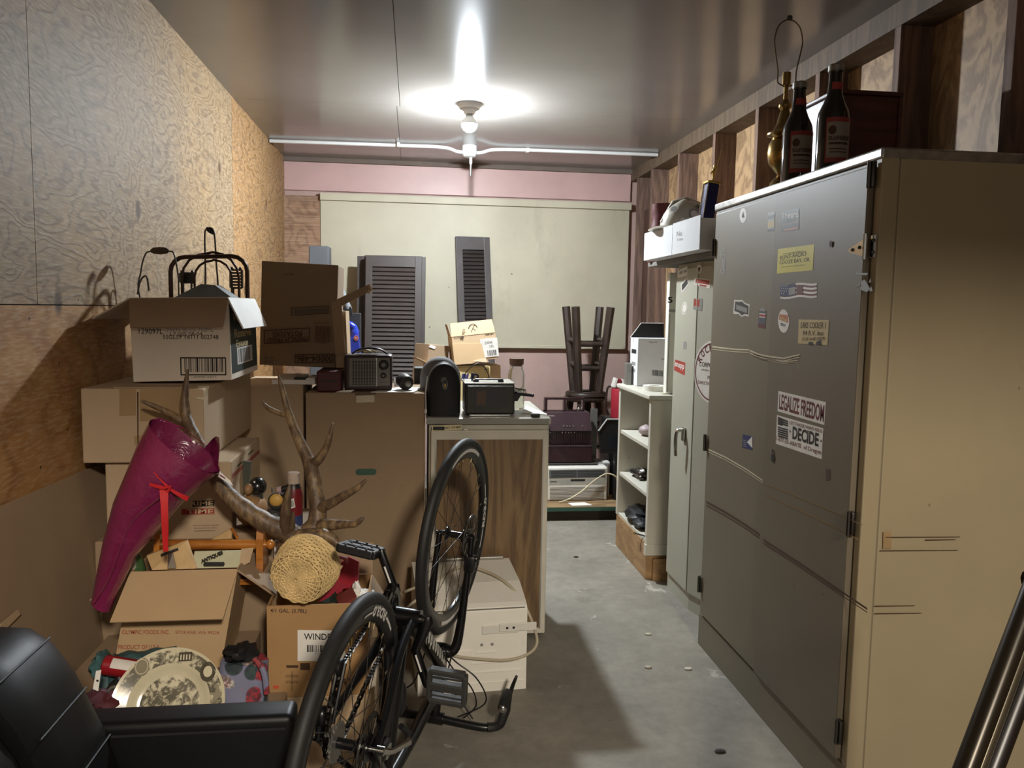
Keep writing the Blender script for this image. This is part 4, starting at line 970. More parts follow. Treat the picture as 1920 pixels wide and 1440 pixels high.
tag(MB().box(P(737,705).x,P(746,705).x,3.62,3.64,zB+.005,zB+.045,WHITE,bev=.003).build('small_white_box',L=V(c.x-.06,3.63,zB)),'tiny white box behind the round gadget on the papers','box')
# ================================================================== FRONT LEFT: OPEN CARTONS, BASKET, ANTLERS, PLATE, SOFA
# low support cartons
carton('low_carton','low brown carton at floor level carrying the Olympic Foods carton',-.98,-.50,2.18,2.62,0,.375,CB2,None)
oy=2.34; P=pl(oy)
ox0=P(211,1225).x; ox1=P(414,1225).x; oz0=.378; oz1=PY(330,1066,oy+.05).z
sh_=Matrix.Shear('XY',4,(0,0)) if False else Matrix.Identity(4)
sh_=Matrix(((1,0,.16,-.16*oz0),(0,1,.10,-.10*oz0),(0,0,1,0),(0,0,0,1)))
t=open_carton('food_carton','open brown carton with reddish OLYMPIC FOODS lettering, below the wooden rack',ox0,ox1,oy,oy+.23,oz0,oz1,CB4,CB2,{'f':(.15,132,.0,CB4),'r':(.145,125,.015,CB2),'l':(.13,128,.01,CB2)},sh_)
cur=MB(); Pf=lambda px,py:(lambda r:(lambda k: r*k+V(0,0,CZ))((oy+.10*(CZ-oz0))/(r.y-.10*r.z)))(ray(px,py))
cur.tpx('OLYMPIC FOODS INC.',Pf,(229,1189),(318,1189),(229,1181),INKR,.01,.0016).tpx('SPOKANE, WA 99224',Pf,(329,1189),(411,1190),(329,1182),INKR,.0,.0016)
cur.build('printing',t)
cur=MB().tpx('PRODUCT OF U.S.A.',Pf,(222,1217),(301,1217),(222,1209),INKR,.01,.0016)
cur.build('printing',t)
# WINDE carton
wy=2.30; P=pl(wy); x0=P(501,1220).x; x1=P(690,1220).x; z0=P(590,1305).z; z1=P(590,1134).z
carton('low_carton','low brown carton on the floor under the barcode label carton',x0+.005,x1+.02,wy+.005,wy+.3,0,z0-.003,CB3,None)
CB5=cardboard('cardboard_tan','#a8845a')
t=open_carton('cleaner_carton','brown open carton with white WINDE barcode label behind the bicycle wheel',x0,x1,wy,wy+.26,z0,z1,CB5,CB2,{'r':(.11,150,.0,CB2),'b':(.1,20,0,CB2)})
cur=MB().tpx('4/1 GAL. (3.78L)',P,(507,1150),(575,1151),(507,1141),BLACK,.01)
cur.build('printing',t)
cur=MB().tpx('90940',P,(620,1284),(656,1285),(620,1270),INKB,.0)
cur.build('printing',t)
for (a,b_,c,d) in ((537,559,1252,1247),(563,581,1256,1243),(590,620,1250,1247)): MB().qpx(P,[(a,c),(b_,c),(b_,d),(a,d)],INKB,.0008).build('handling_mark',t)
cur=MB()
for yy in (1270,1281): cur.tpx('672200034',P,(536,yy),(559,yy),(536,yy-5),INKB)
cur.qpx(P,[(547,1296),(548,1296),(548,1258),(547,1258)],INKB,.0008); cur.build('printing',t)
cur=MB().qpx(P,[(558,1239),(647,1240),(647,1182),(558,1181)],WHITE,.001).tpx('WINDEX',P,(570,1199),(632,1200),(570,1187),BLACK,.01,.0016).barpx(P,(576,1222),(640,1223),(576,1209),BLACK,20,9,.0016).tpx('0 19800 22',P,(590,1226),(620,1226),(590,1224),BLACK,0,.0016); o=cur.build('label_sticker',t); o['label']='white barcode label'
o=MB().qpx(P,[(512,1291),(523,1291),(523,1285),(512,1285)],mat('orange_sticker','#d2593a',.6),.0012).build('price_sticker',t); o['label']='small orange price sticker'
# contents of it
Yc=wy+.15
RB2=mat('red_vinyl_pouch','#a02735',.4,var=.15,vs=6)
t=thing('red_pouch','red vinyl pouch with a loop sticking out of the barcode label carton','pouch',PY(650,1130,Yc))
MB().loft([[PY(a,b,Yc+dy) for (a,b) in pts] for dy,pts in ((0,((628,1090),(640,1105),(671,1100),(672,1053),(655,1045),(632,1060))),(.03,((626,1092),(640,1108),(673,1102),(674,1052),(655,1042),(630,1060))),(.06,((630,1090),(640,1103),(669,1098),(670,1055),(655,1048),(634,1062))))],RB2).build('pouch',t)
MB().tube(spline([PY(622,1060,Yc-.01),PY(627,1049,Yc-.01),PY(638,1045,Yc-.01),PY(648,1048,Yc-.01),PY(651,1055,Yc-.01)],5),.006,mat('pink_piping','#c06a70',.5),8).build('loop',t)
MB().tube([PY(660,1103,Yc+.03),V(PY(660,1103,Yc).x,Yc+.03,z0+.01)],.02,RB2,10).build('tail',t)
t=thing('red_book','dark red hardback book lying tilted in the barcode label carton','book',PY(650,1130,wy+.05))
q=[PY(629,1118,wy+.06),PY(660,1100,wy+.06),PY(669,1118,wy+.02),PY(636,1136,wy+.02)]
BKR=mat('book_maroon','#6e2d28',.55)
MB().hexa([p-V(0,0,.02) for p in (q[3],q[2],q[1],q[0])]+[q[3],q[2],q[1],q[0]],BKR).build('cover',t)
tag(MB().ball(PY(682,1118,wy+.12),(.035,.04,.02),WHITE,nz=.5,ns=5).ball(PY(668,1110,wy+.12),(.015,.03,.03),WHITE,nz=.4).build('crumpled_paper',L=PY(675,1115,wy+.12)),'white crumpled paper in the carton behind the bicycle wheel','paper')
tag(MB().hexa([PY(598,1130,wy+.03),PY(632,1130,wy+.03),PY(632,1130,wy+.07),PY(598,1130,wy+.07),PY(620,1118,wy+.05),PY(630,1108,wy+.05),PY(630,1108,wy+.07),PY(620,1118,wy+.07)],mat('dark_green','#16231d',.5)).build('dark_pouch',L=PY(620,1125,wy+.05)),'dark green pouch in the carton beside the wicker basket','pouch')
tag(MB().loft([[PY(a,b,wy+.08+d) for a,b in ((596,1130),(640,1110),(648,1098),(634,1088),(612,1110))] for d in (0,.05)],mat('red_cloth','#8e2030',.5,var=.25)).build('red_cloth',L=PY(620,1110,wy+.1)),'red shiny cloth under the red pouch in the barcode label carton','cloth')
# ---- wicker basket
WK=mat('wicker','#dcc089',.55,var=.25,vs=30); WKD=mat('wicker_dark','#7d6038',.7)
bc=PY(556,1086,2.235); ax=V(-.22,-.72,-.16).normalized()     # direction the base points to
BMx=align_z(bc,-ax)                                        # local z runs from base into the bowl
t=thing('wicker_basket','round woven wicker basket lying tilted with its base towards the viewer','basket',bc)
def prof(u):   # u 0..1 from centre of base to rim
    if u<.5: r=.074*u/.5; z=.010*(1-(u/.5)**2)*0+.0
    else: k=(u-.5)/.5; r=.074+.016*math.sin(k*PI*.55); z=.088*k
    return r,z
wk=MB(BMx)
wk.lathe([prof(k/14) if k<14 else prof(.999) for k in range(15)],WKD,40)
wk.build('liner',t)
wv=MB(BMx); NS_=28
for k in range(25):
    u=.04+.94*k/24; r,z=prof(u); n=NS_*4
    pts=[]
    for j in range(n):
        a=2*PI*j/n; w=.0019*math.cos(a*NS_/2+PI*k)
        if u<.5: pts.append((r*math.cos(a),r*math.sin(a),z-.002-w))
        else: pts.append(((r+.002+w)*math.cos(a),(r+.002+w)*math.sin(a),z))
    wv.tube(pts,.0027,WK,5,closed=True)
wv.build('weave',t)
sp=MB(BMx)
for j in range(NS_):
    a=2*PI*j/NS_; pts=[]
    for k in range(12):
        r,z=prof(.03+.96*k/11); pts.append(((r+(.003 if k>5 else 0))*math.cos(a),(r+(.003 if k>5 else 0))*math.sin(a),z-(.004 if k<=5 else 0)))
    sp.tube(pts,.0022,WK,5)
sp.build('spokes',t)
r,z=prof(1.0)
MB(BMx).tube([(r*math.cos(a),r*math.sin(a),z+.003) for a in [2*PI*j/40 for j in range(40)]],.006,WK,8,closed=True).build('rim',t)
MB().tube(spline([PY(622,1080,2.30),PY(634,1068,2.30),PY(640,1060,2.30)],4),.006,WK,8).build('handle_stub',t)
# ---- antlers (one skull pair)
def antler_mat():
    t=NT('antler_bone'); v=t.coord()
    n=t.noise(v,11,5,.65,.4); f=t.noise(t.coord((1,1,.25)),60,4,.7)
    k=t.math('MULTIPLY_ADD',f,.55,t.math('MULTIPLY',n,.5))
    t.base(t.ramp(k,[(.32,'#35291f'),(.5,'#5b4836'),(.72,'#a3875f')])); t.pset(Roughness=.5); t.bump(f,.5,.004)
    return t.m
ANT=antler_mat(); TIP=mat('antler_tip','#c6ad84',.4,var=.15)
t=thing('elk_antlers','large branching elk antlers on a skull plate between the cartons','antlers',PY(560,1020,2.46))
def tine(nm,pts,rs,k=5):
    P_=spline([PY(a,b,Y) for a,b,Y in pts],k)
    r_=lerp_list(rs,len(P_))
    r_=[r*(1+.12*noise.noise(P_[i]*40)) for i,r in enumerate(r_)]
    MB().tube(P_,r_,ANT,12).build(nm,t)
tine('main_beam',[(560,1015,2.46),(535,995,2.45),(500,980,2.45),(460,955,2.46),(425,925,2.47),(400,888,2.50),(380,850,2.53),(362,812,2.55),(350,785,2.57),(346,755,2.58),(348,725,2.58),(352,692,2.58)],[.038,.033,.029,.028,.026,.023,.021,.019,.017,.014,.010,.003])
tine('tine',[(350,795,2.57),(335,786,2.57),(312,772,2.55),(285,760,2.53),(264,751,2.52)],[.014,.013,.010,.008,.003])
tine('tine',[(537,1000,2.44),(536,970,2.42),(537,945,2.41),(541,925,2.40),(543,908,2.40)],[.022,.017,.014,.010,.003])
tine('tine',[(545,995,2.43),(548,978,2.41),(550,960,2.40)],[.014,.009,.003])
tine('tine',[(550,1008,2.43),(580,1005,2.42),(605,1003,2.41),(625,1012,2.40),(636,1025,2.39),(641,1030,2.39)],[.028,.024,.020,.016,.009,.003])
tine('main_beam',[(555,1020,2.46),(575,1005,2.47),(592,985,2.48),(596,950,2.50),(590,915,2.52),(586,885,2.54),(578,862,2.56),(563,830,2.58),(548,795,2.60),(537,760,2.62),(529,730,2.63),(522,704,2.64)],[.038,.036,.033,.027,.024,.025,.022,.017,.014,.011,.009,.003])
tine('tine',[(584,870,2.55),(597,862,2.54),(610,842,2.53),(618,820,2.52),(624,793,2.52)],[.017,.015,.012,.009,.003])
tine('tine',[(595,955,2.50),(612,948,2.47),(640,932,2.44),(668,916,2.42),(688,898,2.41)],[.019,.016,.014,.011,.003])
tine('tine',[(590,990,2.48),(612,985,2.45),(642,983,2.43),(665,982,2.41),(676,975,2.40),(682,969,2.40)],[.026,.019,.014,.011,.008,.003])
tine('tine',[(538,778,2.61),(524,775,2.62),(508,768,2.63),(497,760,2.64),(493,752,2.64)],[.011,.009,.008,.006,.002])
MB().ball(PY(556,1024,2.47),(.055,.05,.038),ANT,nz=.25,ns=5).build('skull_plate',t)
SK=mat('weathered_white_grain','#a89f94',.7,var=.3,vs=20)
MB().hexa([V(PY(519,1130,2.45).x,2.44,.30),V(PY(541,1130,2.45).x,2.44,.30),V(PY(541,1130,2.45).x,2.5,.30),V(PY(519,1130,2.45).x,2.5,.30),PY(519,1018,2.44),PY(545,1030,2.44),PY(545,1030,2.5),PY(519,1018,2.5)],SK) if False else None
b=MB(); xa=PY(520,1080,2.60).x; xb=PY(543,1080,2.60).x
tag(b.box(xa,xb,2.585,2.60,.05,PY(530,1012,2.6).z,SK).box(xa-.006,xa,2.583,2.602,.05,PY(530,1012,2.6).z,WHITE).build('weathered_board',L=V(xa,2.59,.05)),'upright weathered grey white board behind the wicker basket','board')
tag(MB().box(xb+.01,PY(573,1080,2.62).x,2.61,2.625,0.0,PY(550,1020,2.62).z,WHITE).build('white_card',L=V(xb,2.61,0)),'white card standing behind the wicker basket under the antler','card')
# ---- wooden rack with dowel
HW2=wood('honey_wood','#8a4f1c','#b7752f',8,(.15,1,1),.3,.3)
Yk=2.50; P=pl(Yk); t=thing('wooden_rack','honey coloured wooden rack with a round dowel on the Olympic Foods carton','rack',P(405,1075))
a=P(300,1021);b=P(498,1021)
MB().tube([a,b],.0155,HW2,18).build('dowel',t)
MB().ball(P(507,1021),(.014,.014,.016),HW2).tube([P(497,1021),P(504,1021)],.009,HW2,12).build('knob',t)
for nm,px0,px1 in (('end_panel',294,305),('end_panel',484,497)):
    xa=P(px0,1030).x;xb=P(px1,1030).x; zt=P(490,989).z if px0>400 else P(300,1000).z; zb_=P(490,1074).z
    prof_=[(Yk-.045,zb_),(Yk+.06,zb_),(Yk+.05,zt-.03),(Yk+.03,zt),(Yk-.02,zt),(Yk-.03,zt-.03),(Yk-.035,zb_+.04)]
    MB().loft([[V(x,yy,zz) for yy,zz in prof_] for x in (xa,xb)],HW2,smooth=False).build(nm,t)
zb_=P(490,1074).z
MB().box(P(296,1070).x,P(513,1070).x,Yk-.05,Yk+.07,zb_-.022,zb_-.002,HW2,bev=.004).build('shelf',t)
# items around it
LEA=mat('birch_tag','#c9a877',.55,var=.15,vs=14)
t=thing('wood_tag','pale wooden plaque with a dark slot leaning on the carton rim','plaque',PY(330,1065,2.37))
q=[PY(285,1069,2.365),PY(368,1066,2.365),PY(350,1014,2.41),PY(275,1042,2.41)]
MB().hexa([p+V(0,.012,0) for p in q]+q,LEA).build('board',t)
MB().tube(spline([PY(302,1041,2.378),PY(318,1035,2.38),PY(334,1029,2.384)],4),.0035,BLACKP,8).build('slot',t)
q2=[PY(314,1066,2.352),PY(330,1065,2.352),PY(324,1036,2.37),PY(315,1040,2.37)]
MB().hexa([p+V(0,.004,0) for p in q2]+q2,mat('silver_clip','#8f8a80',.25,.8)).build('clip',t)
t=thing('antique_card','pale folded card with ANTIQUES lettering under the rack dowel','card',PY(410,1060,2.42))
q=[PY(362,1064,2.43),PY(446,1064,2.43),PY(456,1048,2.44),PY(440,1030,2.46)]
q=[PY(360,1066,2.42),PY(448,1064,2.42),PY(452,1032,2.46),PY(365,1034,2.46)]
MB().hexa([p+V(0,.004,0) for p in q]+q,mat('pale_card','#c6c4a4',.6)).hexa([q[1],q[1]+V(.03,.01,.012),q[2]+V(.035,.01,0),q[2]]+[p+V(0,.004,.004) for p in (q[1],q[1]+V(.03,.01,.012),q[2]+V(.035,.01,0),q[2])],CB3).build('card',t)
cur=MB().text('ANTIQUES',PY(378,1058,2.415),PY(419,1040,2.437)-PY(378,1058,2.415),PY(376,1050,2.424)-PY(378,1058,2.415),BLACK,.05,.002)
for k in range(16): 
    px=385+k*2.2; c=PY(px,1058-5*noise.noise(V(k,2,3)),2.418); cur.disc(c,(.006,0,0),(0,.004,.006),BLACK,6,.002)
cur.build('lettering',t)
t=thing('wrapped_bottle','green glass bottle in clear wrap beside the magenta roll','bottle',PY(258,1062,2.42))
c=PY(258,1062,2.42); GG=mat('green_glass','#3f5a36',.15,coat=.3); 
MB().lathe([(0,0),(.024,.0),(.026,.02),(.024,.06),(.014,.085),(.011,.11),(0,.11)],GG,18,T(c.x,c.y,c.z-.03)@R(-10,'Y')).build('glass',t)
MB().ball((c.x-.012,c.y-.014,c.z+.02),(.018,.02,.045),mat('clear_wrap','#b9b8a8',.15,var=.2,vs=30),nz=.4,ns=6).ball((c.x+.005,c.y,c.z+.075),(.018,.018,.02),mat('clear_wrap_grey','#6c6a63',.15),nz=.5).build('wrap',t)
t=thing('picture_frame','thin wooden frame leaning behind the dowel of the wooden rack','frame',PY(440,1005,2.58))
q=[PY(396,1012,2.58),PY(434,1010,2.56),PY(435,990,2.57)]
MB().add([q[0],q[1],q[2],q[0]+V(0,.012,0),q[1]+V(0,.012,0),q[2]+V(0,.012,0)],[(0,1,2),(5,4,3),(0,3,4,1),(1,4,5,2),(2,5,3,0)],LEA).tube([PY(434,990,2.56),PY(446,1010,2.56)],.005,HW2,6).build('frame',t)
# duck decoy and figurines
DK=mat('duck_black','#17181a',.25,coat=.4); DKT=mat('duck_tan','#a07b55',.5,var=.2); DKG=mat('duck_grey','#3c3c3a',.5)
Yd=2.62; c=PY(474,945,Yd)
carton('flat_carton','flat brown carton between the antlers carrying the duck decoy',-.60,-.34,2.63,2.95,0,PY(520,995,2.65).z,CB2,None)
zs=PY(520,995,2.65).z+.001; Yd=2.72
t=thing('duck_decoy','painted duck decoy with black head and tan bill behind the antler beam','figurine',V(PY(475,960,Yd).x,Yd,zs))
p=lambda a,b,dy=0: PY(a,b,Yd+dy)
hb=p(472,965); MB().ball((hb.x,Yd,zs+.055),(.05,.075,.055),DKT,nz=.1).build('body',t)
MB().ball(p(483,912),(.030,.034,.032),DK,n=20,k=14).tube([p(480,918),p(478,945,.01)],[.022,.03],DKG,14).build('head',t)
MB().ball(p(466,917,-.035),(.015,.022,.019),DKT).build('bill',t)
MB().ball(p(477,904,-.028),.0035,WHITE,n=8,k=6).build('eye',t)
t=thing('bird_figurine','small painted bird figurine with yellow face right of the duck decoy','figurine',V(PY(520,950,Yd).x,Yd,zs))
MB().ball((p(520,970).x,Yd,zs+.03),(.035,.04,.03),DKG,nz=.3).ball(p(521,940,-.01),(.034,.03,.032),DKG).build('body',t)
MB().ball(p(518,938,-.032),(.023,.012,.022),mat('yellow_face','#c59a4c',.5)).build('face',t)
MB().tube([p(512,922,-.01),p(509,914,-.01)],[.006,.001],DKG,8).build('ear',t)
t=thing('owl_figurine','low tan and white figurine at the front of the duck decoy group','figurine',V(p(492,970,-.06).x,Yd-.06,zs))
MB().ball(V(p(492,966,-.06).x,Yd-.06,zs+.025),(.04,.03,.028),DKT,nz=.3,ns=6).ball(p(478,955,-.07),(.012,.01,.008),WHITE).ball(p(477,962,-.07),(.010,.008,.006),WHITE).ball(p(513,972,-.07),(.02,.02,.014),GREYP,nz=.5).build('body',t)
t=thing('sauce_bottle','dark red bottle with a barcode label and clear cap behind the antler tine','bottle',V(p(552,970).x,Yd,zs))
c=p(551,960); hB=p(551,885).z-zs
MB().lathe([(0,0),(.03,0),(.03,hB*.2)],SNV,20,T(c.x,Yd,zs)).lathe([(.03,hB*.2),(.031,hB*.55),(.025,hB*.7)],mat('bottle_red','#6d1a22',.3),20,T(c.x,Yd,zs)).lathe([(.025,hB*.7),(.02,hB*.78),(.02,hB*.8)],BLACKP,20,T(c.x,Yd,zs)).build('body',t)
MB().lathe([(.021,hB*.79),(.021,hB*.98),(.017,hB),(0,hB)],mat('clear_cap','#b9a99a',.2),20,T(c.x,Yd,zs)).build('cap',t)
cur=MB().qpx(pl(Yd-.032),[(542,955),(554,951),(551,934),(540,938)],SWH,.001).barpx(pl(Yd-.032),(543,951),(552,949),(541,939),BLACK,8,2,.002); cur.build('label',t)
t=thing('small_flask','small dark bottle with pinkish cap leaning beside the dark red bottle','bottle',V(p(532,920).x,Yd-.02,zs))
MB().tube([V(p(527,940,-.02).x,Yd-.0,zs),p(533,925,-.02)],.014,BLACKP,12).tube([p(528,918,-.03),p(541,914,-.03)],.010,BLACKP,12).build('body',t)
MB().tube([p(520,919,-.03),p(528,918,-.03)],.011,mat('pink_cap','#a58a8a',.4),12).build('cap',t)
tag(MB().box(p(458,880,.2).x,p(474,880,.2).x,Yd+.12,Yd+.135,zs,p(470,880).z,mat('green_grey_card','#45483f',.7),M=about(p(466,930),R(6,'Y'))).build('dark_card',L=V(p(466,880).x,Yd+.13,zs)),'dark greenish card standing behind the duck decoy head','card')
# ---- plate and textiles behind the sofa arm
sup=.33
carton('support_carton','low brown carton behind the sofa arm carrying the transferware plate',-.95,-.47,1.78,2.15,0,sup,CB2,None)
PLM=NT('transferware'); v=PLM.coord()
n1=PLM.noise(v,55,6,.75,.5); n2=PLM.noise(PLM.coord((1,1,1),(3,2,1)),20,3,.5)
ink=PLM.ramp(PLM.math('MULTIPLY_ADD',n1,.7,PLM.math('MULTIPLY',n2,.5)),[(.56,0.0),(.64,.85)])
PLM.base(PLM.mix(ink,'#d8cfb2','#3f3a31')); PLM.pset(Roughness=.15,Coat_Weight=.4); PLM=PLM.m
PLW=mat('plate_cream','#d6ccae',.15,coat=.4,var=.08)
Ypl=2.02; c=PY(318,1322,Ypl-.02)
t=thing('transferware_plate','cream plate with dark landscape transfer print leaning behind the sofa arm','plate',c)
nrm=V(.04,-.86,.51).normalized(); PM=align_z(c,nrm)
R0=.137
MB(PM).lathe([(0,0),(.075,0),(.088,.006),(.098,.012),(R0-.004,.02),(R0,.021),(R0,.017),(.098,.006),(.085,-.004),(0,-.004)],PLW,64).build('dish',t)
MB(PM).lathe([(0,.0008),(.072,.0008)],PLM,48,caps=False).lathe([(.0995,.0138),(R0-.007,.0207)],PLM,64,caps=False).build('transfer_print',t)
cur=MB(PM)
lu=PM.inverted().to_3x3()@V(0,0,1); rx=PM.inverted().to_3x3()@V(1,0,0)
def onrim(deg,r): a=math.radians(deg); d=rx*math.cos(a)+(lu-V(0,0,lu.z)).normalized()*math.sin(a); return V(d.x*r,d.y*r,.0175)
def med(deg,r0,r1,m,l,sy=1.25):
    p_=onrim(deg,.117); a=(rx-V(0,0,rx.z)).normalized(); b_=(lu-V(0,0,lu.z)).normalized()
    if a.cross(b_).z<0: a=-a
    cur.disc(p_,a*r1,b_*r1*sy,m,24,l,r0)
GRP=mat('plate_grey','#8e8670',.2); DKP=mat('plate_dark','#4b4436',.2)
med(40,0,.019,DKP,.003); med(40,0,.011,PLW,.004); med(40,.9,1.0,GRP,.0035) if False else None
cur.build('medallion',t); cur=MB(PM)
med(128,0,.018,GRP,.003); med(128,0,.0155,PLW,.0035,1.2); med(128,0,.014,GRP,.004,1.2)
cur.build('medallion',t); cur=MB(PM)
p_=onrim(74,.117); cur.box(p_.x-.017,p_.x+.015,p_.y-.010,p_.y+.012,.021,.0215,DKP)
for k in range(4): cur.box(p_.x-.013+k*.007,p_.x-.010+k*.007,p_.y-.007,p_.y+.006,.0215,.022,PLW)
cur.build('building_print',t); cur=MB(PM)
p_=onrim(8,.117); cur.add([p_+V(-.012,-.02,.003),p_+V(.012,.0,.003),p_+V(.0,.03,.003)],[(0,1,2)],GRP)
cur.build('corner_print',t)
# floral bag
FLO=NT('floral_cloth'); v=FLO.coord()
vo=FLO.n('ShaderNodeTexVoronoi'); FLO.l(v,vo.inputs['Vector']); vo.inputs['Scale'].default_value=22
d=vo.outputs['Distance']; fl=FLO.ramp(d,[(.50,1.0),(.58,0.0)])
sepc=FLO.n('ShaderNodeSeparateColor'); FLO.l(vo.outputs['Color'],sepc.inputs[0])
fc=FLO.ramp(sepc.outputs[0],[(.25,'#a8343c'),(.40,'#d9a9a0'),(.72,'#d8d3c6'),(.85,'#3b4a4a')])
pet=FLO.ramp(FLO.noise(v,70,3,.6),[(.45,0.0),(.55,.75)])
FLO.base(FLO.mix(fl,'#7f809a',FLO.mix(pet,fc,'#2f3440'))); FLO.pset(Roughness=.75); FLO.bump(FLO.noise(v,9,3),.5,.02); FLO=FLO.m
Yf=2.12; t=thing('floral_bag','lavender cloth bag printed with roses right of the cream plate','bag',V(PY(450,1320,Yf).x,Yf,sup))
x0=PY(402,1280,Yf).x; x1=PY(500,1280,Yf).x
carton('support_carton','small brown carton behind the sofa arm carrying the rose print bag',-.445,-.36,1.9,2.27,0,sup,CB2,None)
rings=[]
for k in range(9):
    z=k/8; wz=(1-.10*z)
    cx=(x0+x1)/2+.012*z
    rings.append([V(cx+(x1-x0)/2*wz*math.copysign(abs(math.cos(b))**.6,math.cos(b))*(1+.1*noise.noise(V(math.cos(b)*2,z*3,4))),Yf+.06*(1-.4*z)*math.copysign(abs(math.sin(b))**.7,math.sin(b))*(1+.3*noise.noise(V(math.sin(b)*3,z*4,2))),sup+.002+(.165+.02*noise.noise(V(math.cos(b)*3,1,1)))*z) for b in [2*PI*j/32 for j in range(32)]])
MB().loft(rings,FLO).build('cloth',t)
MB().tube(spline([PY(478,1236,Yf-.03),PY(490,1250,Yf-.05),PY(497,1270,Yf-.055),PY(500,1300,Yf-.055)],5),.008,FLO,8).build('strap',t)
tag(MB().ball(PY(452,1224,Yf+.0),(.045,.04,.022),BLACKP,nz=.5,ns=5).tube([PY(466,1222,Yf+.02),PY(472,1206,Yf+.03)],.011,GREYP,8).build('black_mitten',L=PY(452,1234,Yf)),'crumpled black fabric lump on top of the rose print bag','cloth')
# red tube, teal cloth etc
TEA=mat('teal_cloth','#3f6164',.6,var=.3,vs=12,bump=.4,bs=20)
Yt=2.21
t=thing('teal_cloth','crumpled teal cloth behind and left of the cream plate','cloth',V(PY(215,1300,Yt).x,Yt,sup))
b=MB()
for (a,bb,w,h,d) in ((205,1285,.035,.06,0),(215,1260,.05,.04,.03),(250,1240,.07,.02,.05),(195,1300,.03,.03,0),(300,1232,.08,.015,.06),(190,1245,.025,.03,.03)):
    c=PY(a,bb,Yt+d); b.ball(c,(w,.05,h),TEA,nz=.45,ns=5)
b.build('cloth',t)
cyl=[PY(194,1246,Yt-.06),PY(272,1258,Yt-.06)]
t=thing('red_tube','red cylindrical tube with white label lying behind the cream plate','tube',cyl[0]-V(0,0,.03))
MB().tube([cyl[0],cyl[0]+(cyl[1]-cyl[0])*.04,cyl[1]],[.022,.026,.026],mat('tube_red','#8f1c24',.3),20).build('body',t)
u=(cyl[1]-cyl[0]).normalized(); wv_=u.cross(V(0,-.75,.66)).normalized()*-1; nn=V(0,-.7,.71)
def cq(a0,a1,s0,s1,m,l=.0006):
    n=6; vs=[];fs=[]; base=nn-u*nn.dot(u); base.normalize(); sd_=u.cross(base)
    for k in range(n+1):
        a=math.radians(a0+(a1-a0)*k/n); d=base*math.cos(a)+sd_*math.sin(a)
        vs+=[cyl[0]+(cyl[1]-cyl[0])*s0+d*(.026+l),cyl[0]+(cyl[1]-cyl[0])*s1+d*(.026+l)]
    for k in range(n): fs.append((2*k,2*k+1,2*k+3,2*k+2))
    return MB().add(vs,fs,m,None,True)
cq(-30,30,.22,1.0,SWH).build('label',t)
t=thing('price_tag','white price tag hanging at the left edge of the teal cloth','tag',PY(180,1285,1.98))
MB().quad(PY(174,1292,1.98),PY(184,1296,1.98),PY(190,1256,1.99),PY(180,1258,1.99),WHITE,0,.0015).disc(PY(183,1276,1.984),(.003,0,0),(0,0,.003),BLACK,10,.001).build('tag',t)
tag(MB().ball(PY(190,1316,2.0),(.05,.05,.025),mat('dark_maroon_cloth','#4e1822',.7),nz=.4).build('maroon_cloth',L=PY(190,1325,2.0)),'dark maroon cloth at the left behind the black sofa arm','cloth')
t=thing('black_bag','black bag with a zip band left of the cream plate','bag',PY(218,1310,2.03))
MB().ball(PY(222,1302,2.04),(.032,.04,.04),BLACKP,nz=.2).build('body',t)
MB().tube(spline([PY(206,1318,2.0),PY(201,1303,2.0),PY(206,1292,2.0),PY(216,1287,2.0)],5),.004,GREYM,8).build('zip_band',t)
tag(MB().ball(PY(200,1320,1.98),(.013,.013,.011),mat('cream_bead','#c9b98e',.4)).build('cream_knob',L=PY(200,1325,1.98)),'small cream knob under the zip band bag','knob')
# ---- black vinyl sofa
def vinyl():
    t=NT('black_vinyl'); v=t.coord()
    t.base('#0a0a0b'); t.pset(Roughness=.46,Specular_IOR_Level=.3); t.bump(t.noise(v,90,4,.6),.12,.002)
    return t.m
BV=vinyl(); SEAM=mat('vinyl_seam','#1a1a1b',.6)
ar=PZ(380,1350,.60).y
t=thing('vinyl_sofa','black vinyl sofa with tufted back along the left wall, nearest the viewer','sofa',(-.6,1.0,0))
MB().box(-.98,-.245,ar,ar+.08,.03,.60,BV,bev=.016,seg=4).build('arm',t)
MB().tube([(-.95,ar-.004,.575),(-.26,ar-.004,.575)],.003,SEAM,6).build('arm_piping',t)
MB().box(-.70,-.22,.35,ar-.004,.24,.44,BV,bev=.035,seg=4).build('seat_cushion',t)
MB().box(-.95,-.25,.35,ar-.004,.06,.24,BV,bev=.01).build('seat_base',t)
def slab(y0_,y1_,ztop_,nm,off):
    pr=[(-.56+off,.42),(-.60+off,.55),(-.655+off,.68),(-.70+off,.75),(-.745+off,.785),(-.80+off,.79),(-.85+off,.77),(-.90+off,.70),(-.93+off,.55),(-.95+off,.30),(-.70+off,.30)]
    dz=ztop_-.79
    n=7; rings=[]
    for k in range(n):
        f=k/(n-1); e=1-.10*(abs(2*f-1)**6)
        cx=sum(q[0] for q in pr)/len(pr); cz=sum(q[1] for q in pr)/len(pr)
        rings.append([V(cx+(q[0]-cx)*e,y0_+(y1_-y0_)*f,cz+(q[1]-cz)*e+dz) for q in pr])
    o=MB().loft(rings,BV).build(nm,t)
    
    for (sx,sz) in ((-.642,.65),(-.60,.55),(-.705,.755)):
        MB().tube([(sx+off+.003,y0_+.02,sz+dz),(sx+off+.003,y1_-.02,sz+dz)],.0022,SEAM,5).build('tuft_seam',o)
slab(.35,1.36,.80,'back_cushion',.0)
slab(1.375,ar-.006,.832,'back_bolster',.0)
for (x,y) in ((-.9,.42),(-.3,.42),(-.9,ar+.04),(-.3,ar+.04)): MB().box(x-.03,x+.03,y-.03,y+.03,0,.06,BLACKP).build('foot',t)
